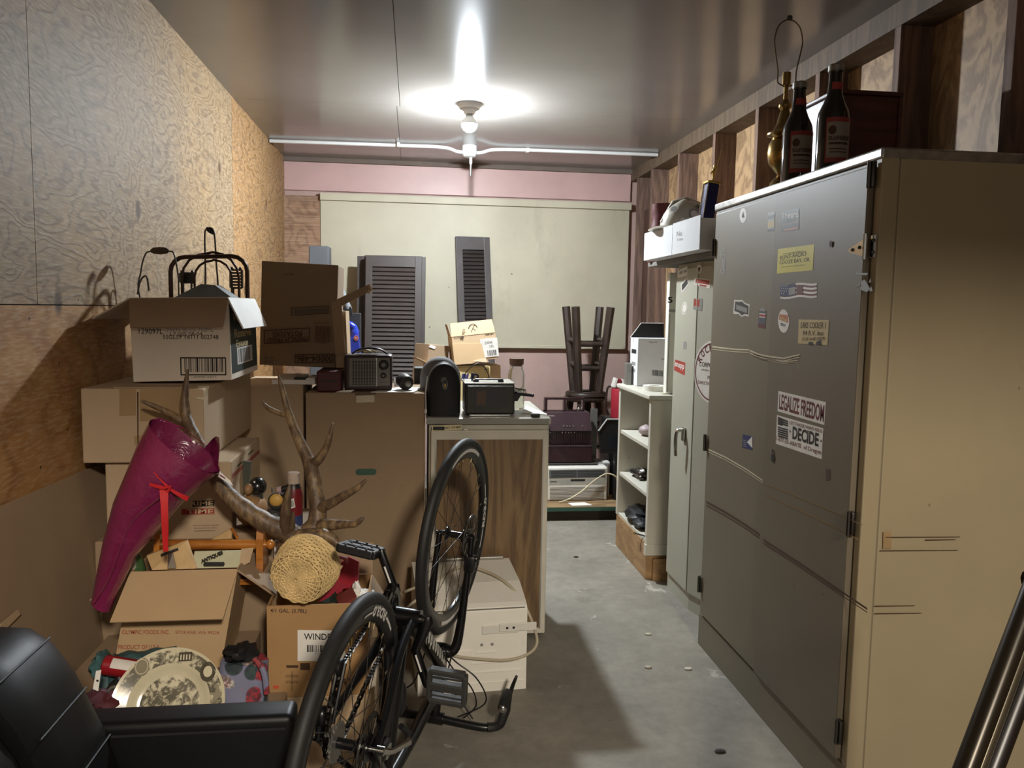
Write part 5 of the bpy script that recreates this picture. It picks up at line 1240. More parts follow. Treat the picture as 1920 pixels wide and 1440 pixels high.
# ================================================================== MIDDLE: FREEZER, ITEMS ON IT, AIR CONDITIONER
B=PZ(1021,1195,0); A=PY(800,1190,B.y); A.z=0
ang=math.degrees(math.atan2(B.y-A.y,B.x-A.x)); wid=(B-A).length
zt=PY(1021,797,B.y).z
FM=T(A.x,A.y,0)@R(ang,'Z')            # local: x along the front, y into the room
FI=FM.to_3x3()
def FP(px,py,d=0.0):                   # pixel -> point on plane parallel to the front at local depth d
    r=ray(px,py); n=FI@V(0,1,0); o=V(A.x,A.y,0)+n*d
    k=(o-V(0,0,CZ)).dot(n)/r.dot(n); return r*k+V(0,0,CZ)
WG=wood('wood_grain_panel','#59432e','#806747',6,(1,1,.10),.45,dist=.9)
dp=.50
t=thing('mini_fridge','white framed compact refrigerator with wood grain door behind the bicycle front wheel','refrigerator',A)
b=MB(FM); b.box(.004,wid,.03,dp,.03,zt-.0,OFFW,bev=.008); b.build('body',t)
d=MB(FM).box(.012,wid,-.004,.03,.02,zt-.022,OFFW,bev=.005).build('door',t)
MB(FM).box(.035,wid-.026,-.008,-.003,.05,zt-.062,WG).build('wood_panel',d)
for x0_,x1_,z0_,z1_ in ((.030,.036,.045,zt-.058),(wid-.028,wid-.022,.045,zt-.058)): MB(FM).box(x0_,x1_,-.010,-.003,z0_,z1_,CHROME).build('panel_strip',d)
Fq=lambda px,py: FP(px,py,-.0045)
cur=MB().qpx(Fq,[(810,809),(866,806),(866,796),(810,798)],mat('badge_cream','#cfc59c',.5),.0006).tpx('MAGIC CHEF',Fq,(821,804.5),(864,802),(821,801.5),BLACK,.03,.0012).polypx(Fq,[(815,801),(818,806),(821,800.5),(819,800),(818,803),(817,800)],BLACK,.001)
cur.build('brand_badge',d)
MB(FM).box(.02,.07,-.006,.02,zt-.022,zt-.004,BLACKP,bev=.003).build('hinge',t)
MB(FM).box(.15,.17,-.008,.01,zt-.023,zt-.014,WHITEP,bev=.003).build('hinge_cap',t)
for x in (.04,wid-.04):
    for y in (.06,dp-.05): MB(FM).box(x-.02,x+.02,y-.02,y+.02,0,.03,BLACKP).build('foot',t)
# lid / worktop board
t=thing('counter_board','grey metal edged white board lying on the compact refrigerator','board',FM@V(wid/2,.3,zt))
ztb=zt+.028
MB(FM).box(-.005,wid+.012,.018,.66,zt+.001,ztb,mat('board_top','#bab6ab',.35,var=.08),bev=.004).build('top',t)
MB(FM).box(-.007,wid+.0,.012,.018,zt+.001,ztb-.002,GREYM,bev=.002).build('edge_strip',t)
ztb+=.001
def fl(px,py,d): # point on board top depth d at px
    q=FP(px,py,d); return q
def rail(a,b): pass
t=thing('kitchen_knife','black handled knife lying at the right end of the board on the refrigerator','knife',FM@V(wid-.05,.06,ztb))
MB(FM).box(wid-.075,wid-.035,.03,.05,ztb,ztb+.016,BLACKP,bev=.004).build('handle',t)
MB(FM).box(wid-.035,wid+.03,.034,.046,ztb+.004,ztb+.006,CHROME).build('blade',t)
tag(MB(FM).hexa([V(wid-.10,.17,ztb+.001),V(wid+.008,.1,ztb+.001),V(wid+.01,.13,ztb+.001),V(wid-.04,.42,ztb+.001),V(wid-.10,.17,ztb+.004),V(wid+.008,.1,ztb+.004),V(wid+.01,.13,ztb+.004),V(wid-.04,.42,ztb+.004)],WHITE).build('white_sheet',L=FM@V(wid-.02,.2,ztb)),'white folded sheet at the right rear of the refrigerator top beside the glass jar','paper')
# black arched case
a=FP(803,783,.06);b_=FP(862,783,.06); w=(b_-a).length; tz=FP(832,681,.06).z
CM=Matrix.Translation(V(a.x,a.y,0))@R(ang,'Z')
BCL=mat('black_nylon','#121316',.6,var=.1,bump=.2,bs=200)
t=thing('black_case','upright black rounded case with an oval emblem on the refrigerator','case',V(a.x,a.y,ztb))
def archpoly(x0,x1,z0,z1,r):
    pts=[(x0,z0),(x1,z0),(x1,z1-r)]
    pts+=[((x0+x1)/2+(x1-x0)/2*math.cos(k),z1-r+r*math.sin(k)) for k in [PI*j/12 for j in range(1,12)]]
    pts+=[(x0,z1-r)]; return pts
def archbody(mb,x0,x1,z0,z1,r,y0,y1,m,bev=.012):
    rings=[]
    for (yy,ins) in ((y0,bev),(y0+bev*.6,bev*.25),(y0+bev*1.4,0),(y1-bev*1.4,0),(y1-bev*.6,bev*.25),(y1,bev)):
        rings.append([V(x,yy,z) for x,z in archpoly(x0+ins,x1-ins,z0+(ins if False else 0),z1-ins,r-ins*.3)])
    mb.loft(rings,m,smooth=True)
cb=MB(CM); archbody(cb,0,w,ztb,tz,.085,0,.10,BCL); cb.build('body',t)
ec=CM@V(w/2+.003,-.0015,ztb+(tz-ztb)*.60); rt=FI@V(1,0,0)
MB().disc(ec,rt*.011,V(0,0,.021),GREYM,24,.0005).disc(ec,rt*.009,V(0,0,.018),BLACKP,24,.001).disc(ec+V(0,0,-.004),rt*.005,V(0,0,.009),BRASS,16,.0015).disc(ec+V(-.014,0,.043),rt*.004,V(0,0,.004),CHROME,10,.0006).box(-.0,.0,0,0,0,0,BCL).build('emblem',t) if False else MB().disc(ec,rt*.011,V(0,0,.021),GREYM,24,.0005).disc(ec,rt*.009,V(0,0,.018),BLACKP,24,.001).disc(ec+V(0,0,-.004),rt*.005,V(0,0,.009),BRASS,16,.0015).build('emblem',t)
MB().qpx(lambda px,py:FP(px,py,.0585),[(826,716),(838,715),(836,707),(828,707)],STEELD,.001).build('logo_patch',t)
zp=MB(CM); zp.tube([V(x,.052,z) for x,z in archpoly(-.001,w+.001,ztb+.02,tz+.001,.085)[1:]],.003,GREYM,6); zp.build('zipper',t)
MB(CM).tube([V(-.004,.03,tz-.06),V(-.012,.03,ztb+.1),V(-.010,.02,ztb+.03)],.003,WHITE,6).box(-.016,-.006,.012,.028,ztb+.012,ztb+.03,WHITE).build('strap_buckle',t)
# soft grey cover behind the black case
t=thing('grey_cushion','grey padded hood lying behind the black rounded case','cushion',CM@V(w*.4,.16,ztb))
gc=MB(CM); archbody(gc,-.035,w+.012,ztb,tz+.018,.10,.115,.24,mat('grey_fabric','#6f6d6e',.8,var=.2,bump=.2,bs=40),.03); gc.build('pad',t)
# toaster oven
a=FP(872,779,.07);b_=FP(964,778,.07); w=(b_-a).length; tz=FP(915,721,.07).z
TM=Matrix.Translation(V(a.x,a.y,0))@R(ang,'Z')
t=thing('toaster_oven','small dark toaster oven with glass door and top handle on the refrigerator','toaster oven',V(a.x,a.y,ztb))
TOB=mat('oven_dark','#33312d',.35,.3); 
MB(TM).box(0,w,.004,.20,ztb+.008,tz,TOB,bev=.004).box(-.004,w+.004,.01,.21,tz,tz+.006,mat('oven_top','#b0ada2',.3,.3),bev=.002).build('body',t)
dr=MB(TM).box(.008,w-.006,-.004,.004,ztb+.014,tz-.006,mat('oven_door_frame','#3f3d38',.35,.3),bev=.002).build('door',t)
MB(TM).box(.042,w-.036,-.006,-.0035,ztb+.042,tz-.022,mat('oven_glass','#26231f',.1,coat=.5)).build('glass',dr)
MB(TM).box(.05,.09,-.0068,-.0055,ztb+.05,tz-.028,mat('copper_brown','#5c4434',.4,var=.2)).build('element_plate',dr)  # even copper brown plate on the face of the oven glass
MB(TM).box(.02,w-.02,-.005,.01,ztb+.003,ztb+.008,CHROME).build('crumb_tray',t)
for x in (.05,w-.055): MB(TM).box(x-.012,x+.012,.05,.07,tz+.006,tz+.016,BLACKP).build('handle_post',t)
MB(TM).box(.045,w-.045,.052,.068,tz+.014,tz+.021,BLACKP,bev=.003).build('carry_handle',t)
MB(TM).tube(spline([V(.0,.12,tz+.006),V(.01,.14,tz+.04),V(.06,.16,tz+.08),V(.1,.16,tz+.06),V(.12,.15,tz+.012)],6),.002,BLACKP,6).box(.035,.043,.13,.14,tz+.006,tz+.04,BLACKP).build('power_cord',t)
for x in (.03,w-.03):
    for y in (.03,.17): MB(TM).box(x-.01,x+.01,y-.01,y+.01,ztb,ztb+.008,BLACKP).build('foot',t)
# grill plate at right of the oven
t=thing('grill_rack','black slotted grill rack sticking out beside the toaster oven','rack',TM@V(w+.05,.1,ztb))
gz=FP(970,738,.12).z
g=MB(TM)
for k in range(6): g.tube([V(w+.006+k*.012,.07,gz+.004-k*.002),V(w+.012+k*.012,.19,gz+.012-k*.002)],.0028,BLACKM,6)
g.tube([V(w+.004,.07,gz+.004),V(w+.075,.07,gz-.008)],.005,BLACKM,8).tube([V(w+.01,.19,gz+.012),V(w+.078,.19,gz)],.004,BLACKM,8)
g.build('grate',t)
MB(TM).hexa([V(w+.005,.06,gz-.035),V(w+.022,.06,gz-.035),V(w+.022,.075,gz-.035),V(w+.005,.075,gz-.035),V(w+.005,.06,gz),V(w+.04,.06,gz-.004),V(w+.04,.075,gz-.004),V(w+.005,.075,gz)],BLACKP).tube([V(w+.02,.066,gz-.002),V(w+.088,.066,gz-.010)],.007,BLACKP,10).ball(V(w+.09,.066,gz-.010),.008,BLACKP).build('handle',t)
MB(TM).tube([V(w+.012,.13,ztb),V(w+.012,.13,gz)],.006,BLACKP,8).build('post',t)
# glass jar with cork lid
GL=bpy.data.materials.new('jar_glass'); GL.use_nodes=True; pb=GL.node_tree.nodes['Principled BSDF']
pb.inputs['Base Color'].default_value=(.93,.96,.94,1); pb.inputs['Roughness'].default_value=.03; pb.inputs['Transmission Weight'].default_value=1; pb.inputs['IOR'].default_value=1.45
c=FP(967,775,.30); jz=FP(967,672,.30).z
t=thing('glass_jar','tall clear glass jar with a cork lid behind the grill rack on the refrigerator','jar',V(c.x,c.y,ztb))
hj=jz-ztb
MB().lathe([(0,.003),(.036,.003),(.039,.008),(.039,hj*.68),(.036,hj*.75),(.030,hj*.79),(.030,hj*.86),(.032,hj*.88),(.029,hj*.88),(.0275,hj*.86),(.0275,hj*.79),(.034,hj*.74),(.0365,hj*.67),(.0365,.012),(0,.010)],GL,32,T(c.x,c.y,ztb)).build('glass',t)
CORK=mat('cork','#7a5a47',.8,var=.2,vs=60)
MB().lathe([(0,hj*.85),(.027,hj*.85),(.027,hj*.885),(.033,hj*.885),(.034,hj),(0,hj)],CORK,28,T(c.x,c.y,ztb)).build('lid',t)
# beer carton, number label carton, third carton : behind on the board
BC=cardboard('beer_carton_face','#c9b585')
bd=5.35-B.y; ztb0=ztb
tz_=.80
t=thing('side_table','low brown table behind the refrigerator carrying the beer carton','table',V(.36,5.55,0))
MB().box(.02,.72,5.26,5.85,tz_-.03,tz_-.001,WG,bev=.004).build('tabletop',t)
for x in (.06,.68):
    for y in (5.3,5.81): MB().box(x-.02,x+.02,y-.02,y+.02,0,tz_-.03,WG).build('leg',t)
ztb=tz_
a=FP(852,724,bd);b_=FP(921,724,bd); w=(b_-a).length; tz=FP(888,686,bd).z
KM=Matrix.Translation(V(a.x,a.y,0))@R(ang+10,'Z')
t=thing('beer_carton','tan beer carton with palm trees and blue lettering behind the toaster oven','box',V(a.x,a.y,ztb))
MB(KM).box(0,w,0,.26,ztb,tz,BC,bev=.003).build('body',t)
cur=MB(KM); INB=mat('ink_blue','#2f2f63',.5)
cur.rect_line(V(.008,-.0002,ztb+.01),V(w-.022,0,0),V(0,0,tz-ztb-.018),.002,INKB,.0006)
cur.text('BUD',V(.045,-.0002,tz-.10),V(w*.5,0,0),V(0,0,.045),INB,.06,.001,slant=.2)
for x in (.02,w-.038):
    cur.box(x+.006,x+.008,-.0012,-.0006,tz-.05,tz-.03,INB)
    for k in range(5): 
        aa=math.radians(20+35*k); cur.add([V(x+.007,-.001,tz-.03),V(x+.007+.012*math.cos(aa),-.001,tz-.028+.012*math.sin(aa)),V(x+.007+.010*math.cos(aa+.4),-.001,tz-.031+.010*math.sin(aa+.4))],[(0,1,2)],INB)
cur.build('printing',t)
MB(KM).box(w,w+.085,.03,.26,ztb,tz-.0,CB3,bev=.003).build('side_panel',t)
# label carton on top, tilted
a=FP(856,680,bd-.0);
tz2=tz+.002
NM=Matrix.Translation(V(KM.translation.x,KM.translation.y,tz2))@R(ang+4,'Z')@R(-6.5,'Y')
Wn=.305; Hn=FP(890,604,bd).z-tz2-.01
t=thing('label_carton','light brown open carton with 23004 shipping label balanced on the beer carton','box',V(a.x,a.y,tz2))
MB(NM).box(.0,Wn,.01,.25,.012,Hn*.68,CB3,bev=.003).build('body',t)
MB(NM).hexa([V(0,.008,Hn*.68),V(Wn-.004,.008,Hn*.68),V(Wn-.004,.012,Hn*.68),V(0,.012,Hn*.68),V(.002,.03,Hn),V(Wn-.014,.03,Hn),V(Wn-.014,.034,Hn),V(.002,.034,Hn)],CB3).build('flap',t)
MB(NM).hexa([V(-.004,.012,Hn*.68),V(.0,.012,Hn*.68),V(.0,.18,Hn*.68),V(-.004,.18,Hn*.68),V(-.02,.03,Hn*.98),V(-.016,.03,Hn*.98),V(-.016,.17,Hn*.98),V(-.02,.17,Hn*.98)],CB2).build('flap',t)
MB(NM).hexa([V(.0,-.012,.004),V(.215,-.012,.0),V(.215,-.006,.0),V(.0,-.006,.004),V(.0,.004,.15),V(.20,.004,.13),V(.20,.010,.13),V(.0,.010,.15)],CB4).hexa([V(.215,-.04,.0),V(.235,-.01,.0),V(.235,.008,.004),V(.215,.0,.0),V(.125,-.035,.018),V(.215,-.006,.03),V(.215,.0,.03),V(.125,-.02,.02)],CB2).build('torn_flap',t)
cur=MB(NM); q=lambda x,z: V(x,.0095+(0 if z<Hn*.68 else (z-Hn*.68)/(Hn*.32)*.022),z)
cur.disc(q(Wn*.50,Hn*.83)-V(0,.001,0),V(.031,0,0),V(0,.0022,.031),BLACK,28,.001,.84)
cur.add([q(Wn*.5-.018,Hn*.83-.024)-V(0,.002,0),q(Wn*.5-.014,Hn*.83-.026)-V(0,.002,0),q(Wn*.5+.018,Hn*.83+.024)-V(0,.002,0),q(Wn*.5+.014,Hn*.83+.026)-V(0,.002,0)],[(0,1,2,3)],BLACK)
cur.add([q(Wn*.5-.016,Hn*.83+.016)-V(0,.002,0),q(Wn*.5-.012,Hn*.83+.010)-V(0,.002,0),q(Wn*.5+.018,Hn*.83-.014)-V(0,.002,0),q(Wn*.5+.014,Hn*.83-.019)-V(0,.002,0)],[(0,1,2,3)],BLACK)
cur.text('8 LITERS',V(.018,.0095,Hn*.62),V(.06,0,0),V(0,0,.011),BLACK,.02).text('GGM-UM-1',V(Wn-.075,.0095,Hn*.63),V(.06,0,0),V(0,0,.010),BLACK,.02)
cur.text('Ramps',V(.085,.0095,.16),V(.02,0,.075),V(-.03,0,.008),INKB,0)
cur.build('printing',t)
cur=MB(NM).box(.19,Wn+.006,.0065,.0095,.03,.158,SWH).text('23004',V(.22,.0065,.12),V(.054,0,0),V(0,0,.018),BLACK,.0,.0006).text('375',V(.25,.0065,.092),V(.03,0,0),V(0,0,.018),BLACK,.0,.0006).bars(V(.232,.0065,.038),V(.066,0,0),V(0,0,.038),BLACK,10,3,.0006); o=cur.build('label_sticker',t); o['label']='white 23004 shipping label'
# third carton behind-left with grey panel
a=FP(794,700,bd+.02)
t=thing('torn_carton','torn greyish brown carton with a white patch left of the 23004 carton','box',V(a.x,a.y,ztb))
LM=Matrix.Translation(V(a.x,a.y,ztb))@R(ang+28,'Z')@R(6,'Y')
hh=FP(825,645,bd+.02).z-ztb
MB(LM).box(0,.16,.0,.2,.018,hh,CB2,bev=.003).build('body',t)
MB(LM).hexa([V(-.002,-.006,hh-.02),V(.045,-.004,hh-.03),V(.045,-.001,hh-.03),V(-.002,-.003,hh-.02),V(.01,-.006,hh-.004),V(.05,-.004,hh-.012),V(.05,-.001,hh-.012),V(.01,-.003,hh-.004)],WHITE).build('white_patch',t)
MB(LM).hexa([V(-.10,-.03,hh-.10),V(.02,-.03,hh-.14),V(.02,.05,hh-.14),V(-.10,.05,hh-.10),V(-.10,-.03,hh-.096),V(.02,-.03,hh-.136),V(.02,.05,hh-.136),V(-.10,.05,hh-.096)],CB3).build('flap',t)
ztb=ztb0
tag(MB(FM).box(-.06,.035,.50,.62,ztb,FP(800,690,.5).z,mat('dark_box','#1c1a19',.6),bev=.004).build('dark_box',L=FM@V(-.01,.56,ztb)),'dark box behind the grey padded hood on the refrigerator','box')
# ------------------------------------------------------------------ white air conditioner lying on the floor in front
A2=PZ(783,1306,0);B2=PZ(986,1291,0); an2=math.degrees(math.atan2(B2.y-A2.y,B2.x-A2.x)); w2=(B2-A2).length
AM=T(A2.x,A2.y,0)@R(an2,'Z'); n2=AM.to_3x3()@V(0,1,0)
def AP(px,py,d=0): 
    r=ray(px,py); o=V(A2.x,A2.y,0)+n2*d; k=(o-V(0,0,CZ)).dot(n2)/r.dot(n2); return r*k+V(0,0,CZ)
h2=AP(985,1128).z; h2=AP(920,1135).z
t=thing('appliance_casing','white enamelled appliance lying on the floor behind the bicycle, its cord draped around it','appliance',A2)
WE=paint('white_enamel','#e6e2d8','#8d8471',.3)
pr=[(0,0),(0,h2*.93),(.01,h2*.97),(.03,h2),(.16,h2+.035),(.40,h2+.05),(.40,0)]
MB(AM).loft([[V(x,yy,zz) for yy,zz in pr] for x in (0,.004,w2-.004,w2)],WE,smooth=False).build('body',t)
e=MB(AM)
# embossed ribs on the front panel
zz=lambda py: AP(920,py).z
e.box(.20,w2-.02,-.004,0,zz(1243),zz(1241),WE,bev=.001).box(.20,w2-.02,-.004,0,zz(1260),zz(1257.5),WE,bev=.001).box(.22,w2-.12,-.004,0,zz(1224),zz(1221),WE,bev=.001).box(.18,w2-.01,-.003,0,zz(1280),zz(1278),WE,bev=.001)
e.box(.03,.20,-.004,0,zz(1232),zz(1216),WE,bev=.003).box(.01,w2-.01,-.003,0,h2*.955,h2*.965,GREYM)
e.build('embossing',t)
e=MB(AM); e.box(.24,w2-.035,-.006,0,zz(1188),zz(1172),WHITEP,bev=.002).box(.305,w2+.035,-.011,-.006,zz(1184),zz(1169),WHITEP,bev=.002)
for x in (.335,.36): e.disc(AM@V(0,0,0)*0+V(x,-.0115,zz(1177)),V(.005,0,0),V(0,0,.005),STEELD,12,.0006)
e.build('bracket',t)
g=MB(AM); g.box(.02,w2-.025,.385,.41,h2+.04,h2+.062,GREYM,bev=.003); g.build('rear_rail',t)
for x in (.28,.24): MB(AM).disc(V(x,-.0005,zz(1208)),V(.006,0,0),V(0,0,.006),SGY,12,.0006).build('screw',t)
cp=[AP(790,1152,-.02),AP(775,1140,-.04),AP(755,1125,-.02),AP(757,1106,.02),AP(775,1096,.06)]
MB(AM).box(.01,.03,-.02,.0,h2*.62,h2*.8,WHITEP,bev=.004).build('plug',t)
CORD=mat('cream_cable','#b8ad95',.5)
c1=[AM@V(-.05,.10,h2+.03),AM@V(.1,.2,h2+.048),AM@V(.2,.28,h2+.062),AM@V(.29,.22,h2+.056),AM@V(.36,.12,h2+.035),AM@V(.415,.06,h2-.03),AM@V(w2+.03,.01,h2*.7),AM@V(w2+.035,-.02,h2*.55),AM@V(w2+.0,-.025,h2*.44),AM@V(w2-.08,-.02,h2*.38),AM@V(w2-.17,-.015,h2*.40),AM@V(.14,-.015,h2*.46),AM@V(.06,-.02,h2*.6)]
MB().tube(spline(c1,6),.0055,CORD,8).build('power_cord',t)
c2=[AM@V(.02,-.012,h2*.7),AM@V(-.03,-.02,h2*.72),AM@V(-.055,-.01,h2*.85),AM@V(-.04,.03,h2*.98),AM@V(.01,.06,h2+.02)]
MB().tube(spline(c2,6),.0055,CORD,8).build('power_cord',t)
# ================================================================== BICYCLE (standing upside down on saddle and bars)
Rw=V(-.14,1.74,0); Fw=V(.141,2.70,0)
hd=math.atan2(Fw.y-Rw.y,Fw.x-Rw.x)
lean=math.radians(4.5)
root=thing('bicycle','black road bicycle standing upside down on its saddle and handlebar in the aisle','bicycle',(0,0,0))
root['_o']=[0,0,0]
root.matrix_world=Matrix.Identity(4)
lat=V(-math.sin(hd),math.cos(hd),0)
base=Rw+lat*(.55*math.tan(lean))
root.location=base; root.rotation_mode='XYZ'
root.rotation_euler=(Matrix.Rotation(hd,4,'Z')@Matrix.Rotation(lean,4,'X')).to_euler()
BB=V(.41,0,.60); RH=V(0,0,.46); FH=V(1.0,0,.665); ST=V(.34,0,.125); HTb=V(.929,0,.262); HTt=V(.918,0,.115)
FRM=mat('frame_black','#0c0c0e',.28,var=.06,coat=.15,spec=.35); FRG=mat('frame_graphite','#3a3934',.35,.2)
def bp(name,mb,par=None): return mb.build(name,par or root,local=True)
bp('seat_tube',MB().tube([BB,ST,ST+(ST-BB).normalized()*.02],.0185,FRM,16))
bp('down_tube',MB().tube([BB,BB.lerp(HTb,.5),HTb+V(-.01,0,-.03)],[.024,.026,.024],FRM,16))
bp('top_tube',MB().tube([ST+V(0,0,.01),ST.lerp(HTt,.5)+V(0,0,.008),HTt+V(-.01,0,.03)],[.017,.019,.021],FRM,16))
bp('head_tube',MB().tube([HTb,HTt],.024,FRM,18))
bp('bottom_bracket',MB().tube([BB+V(0,.046,0),BB+V(0,-.046,0)],.026,FRM,20).tube([BB+V(0,.062,0),BB+V(0,-.062,0)],.013,STEELD,14))
for s in (1,-1):
    bp('chainstay',MB().tube(spline([BB+V(-.02,.028*s,0),V(.26,.034*s,.56),V(.10,.058*s,.495),RH+V(0,.068*s,0)],5),[.013]*8+[.010]*8,FRM,10))
    bp('seatstay',MB().tube(spline([ST+V(0,.012*s,.01),V(.24,.040*s,.23),V(.08,.060*s,.38),RH+V(0,.068*s,0)],5),.0078,FRM,10))
    bp('fork_blade',MB().tube(spline([HTb+V(0,.03*s,.01),HTb+V(.008,.052*s,.045),V(.965,.058*s,.47),FH+V(-.006,.058*s,-.02),FH+V(0,.057*s,0)],5),lerp_list([.020,.017,.013,.010,.011],21),FRM,12))
bp('fork_crown',MB().ball(HTb+V(0,0,.012),(.03,.055,.026),FRM))
# lettering on the right side of the down tube (white block letters)
dt=(HTb+V(-.01,0,-.03))-BB; L_=dt.length; du=dt.normalized(); dn_=V(0,-1,0).cross(du); 
WT=mat('decal_white','#d9d7d2',.35)
tl=MB()
u2=V(0,0,1)-du*du.z; u2.normalize(); nl=(V(0,-1,0)*math.cos(math.radians(4))+u2*math.sin(math.radians(4))).normalized()
wl=du.cross(nl).normalized()
if wl.dot(-u2)<0: wl=-wl
for k,ch in enumerate('cannondale'):
    f0=.90-.070*k; p0=BB+du*(L_*f0)+nl*.0275
    tl.text(ch,p0-wl*.017,-du*(.030 if ch!='l' else .008),wl*(.042 if ch in 'dl' else .033),WT,.05,.0012)
o=bp('down_tube_lettering',tl); o['label']='white block lettering on the down tube'
# seat post and saddle on the floor
bp('seat_post',MB().tube([ST,ST+(ST-BB).normalized()*.065],.0135,BLACKM,14))
rings=[]
for (s_,w_,z0_,z1_) in ((.17,.05,.012,.05),(.20,.07,.004,.055),(.25,.066,.0,.052),(.31,.045,.0,.048),(.38,.026,.0,.044),(.44,.019,.003,.04),(.455,.012,.008,.034)):
    rings.append([V(s_,w_*math.cos(a),(z0_+z1_)/2+(z1_-z0_)/2*math.sin(a)) for a in [2*PI*j/16 for j in range(16)]])
bp('saddle',MB().loft(rings,mat('saddle_black','#18181b',.3)))
# stem, bars
CL=V(.925,0,.030)
bp('stem',MB().tube([HTt,HTt+(HTt-HTb).normalized()*.05],.019,BLACKM,16).tube([HTt+(HTt-HTb).normalized()*.035,CL],.017,BLACKM,14).tube([CL+V(0,.03,0),CL+V(0,-.03,0)],.021,BLACKM,16))
TPE=mat('bar_tape','#1a1a1b',.55,var=.1,bump=.4,bs=120)
for s in (-1,1):
    pts=[CL+V(0,.02*s,0),CL+V(0,.10*s,-.004),CL+V(.005,.185*s,-.006),CL+V(.035,.222*s,-.004),CL+V(.075,.232*s,.03),CL+V(.075,.236*s,.08),CL+V(.035,.238*s,.112),CL+V(-.015,.238*s,.112),CL+V(-.045,.238*s,.10)]
    P_=spline(pts,6); n=len(P_)
    o=bp('handlebar',MB().tube(P_[:13],.0145,BLACKM,14).tube(P_[12:],.0172,TPE,14))
    bp('bar_end_plug',MB().ball(P_[-1],(.012,.016,.016),CHROME),o)
    hb=CL+V(.068,.231*s,.012)
    bp('brake_hood',MB().tube([hb,hb+V(.035,0,.005),hb+V(.06,.002*s,.03)],[.016,.018,.012],TPE,12))
    bp('brake_lever',MB().tube(spline([hb+V(.055,0,.02),hb+V(.075,.006*s,.045),hb+V(.078,.012*s,.075),hb+V(.072,.020*s,.105),hb+V(.076,.024*s,.118)],4),lerp_list([.008,.008,.007,.006,.004],17),BLACKM,8,flat=1.4))
for i_,pts in enumerate(([CL+V(0,-.10,.015),CL+V(.0,-.14,.07),CL+V(-.03,-.12,.15),CL+V(-.05,-.06,.21),BB.lerp(HTb,.8)+V(0,-.026,-.01)],[CL+V(0,-.08,.016),CL+V(.01,-.17,.08),CL+V(-.03,-.14,.18),CL+V(-.04,-.06,.235),BB.lerp(HTb,.84)+V(0,-.02,.01)],[CL+V(0,.1,.015),CL+V(-.02,.12,.08),CL+V(-.05,.07,.15),BB.lerp(HTb,.78)+V(0,.024,0)],[CL+V(.02,-.13,.008),CL+V(.06,-.06,.06),CL+V(.04,-.02,.1),HTb+V(.03,-.04,.04)])):
    bp('cable_housing',MB().tube(spline(pts,8),.0026,BLACKP,6))
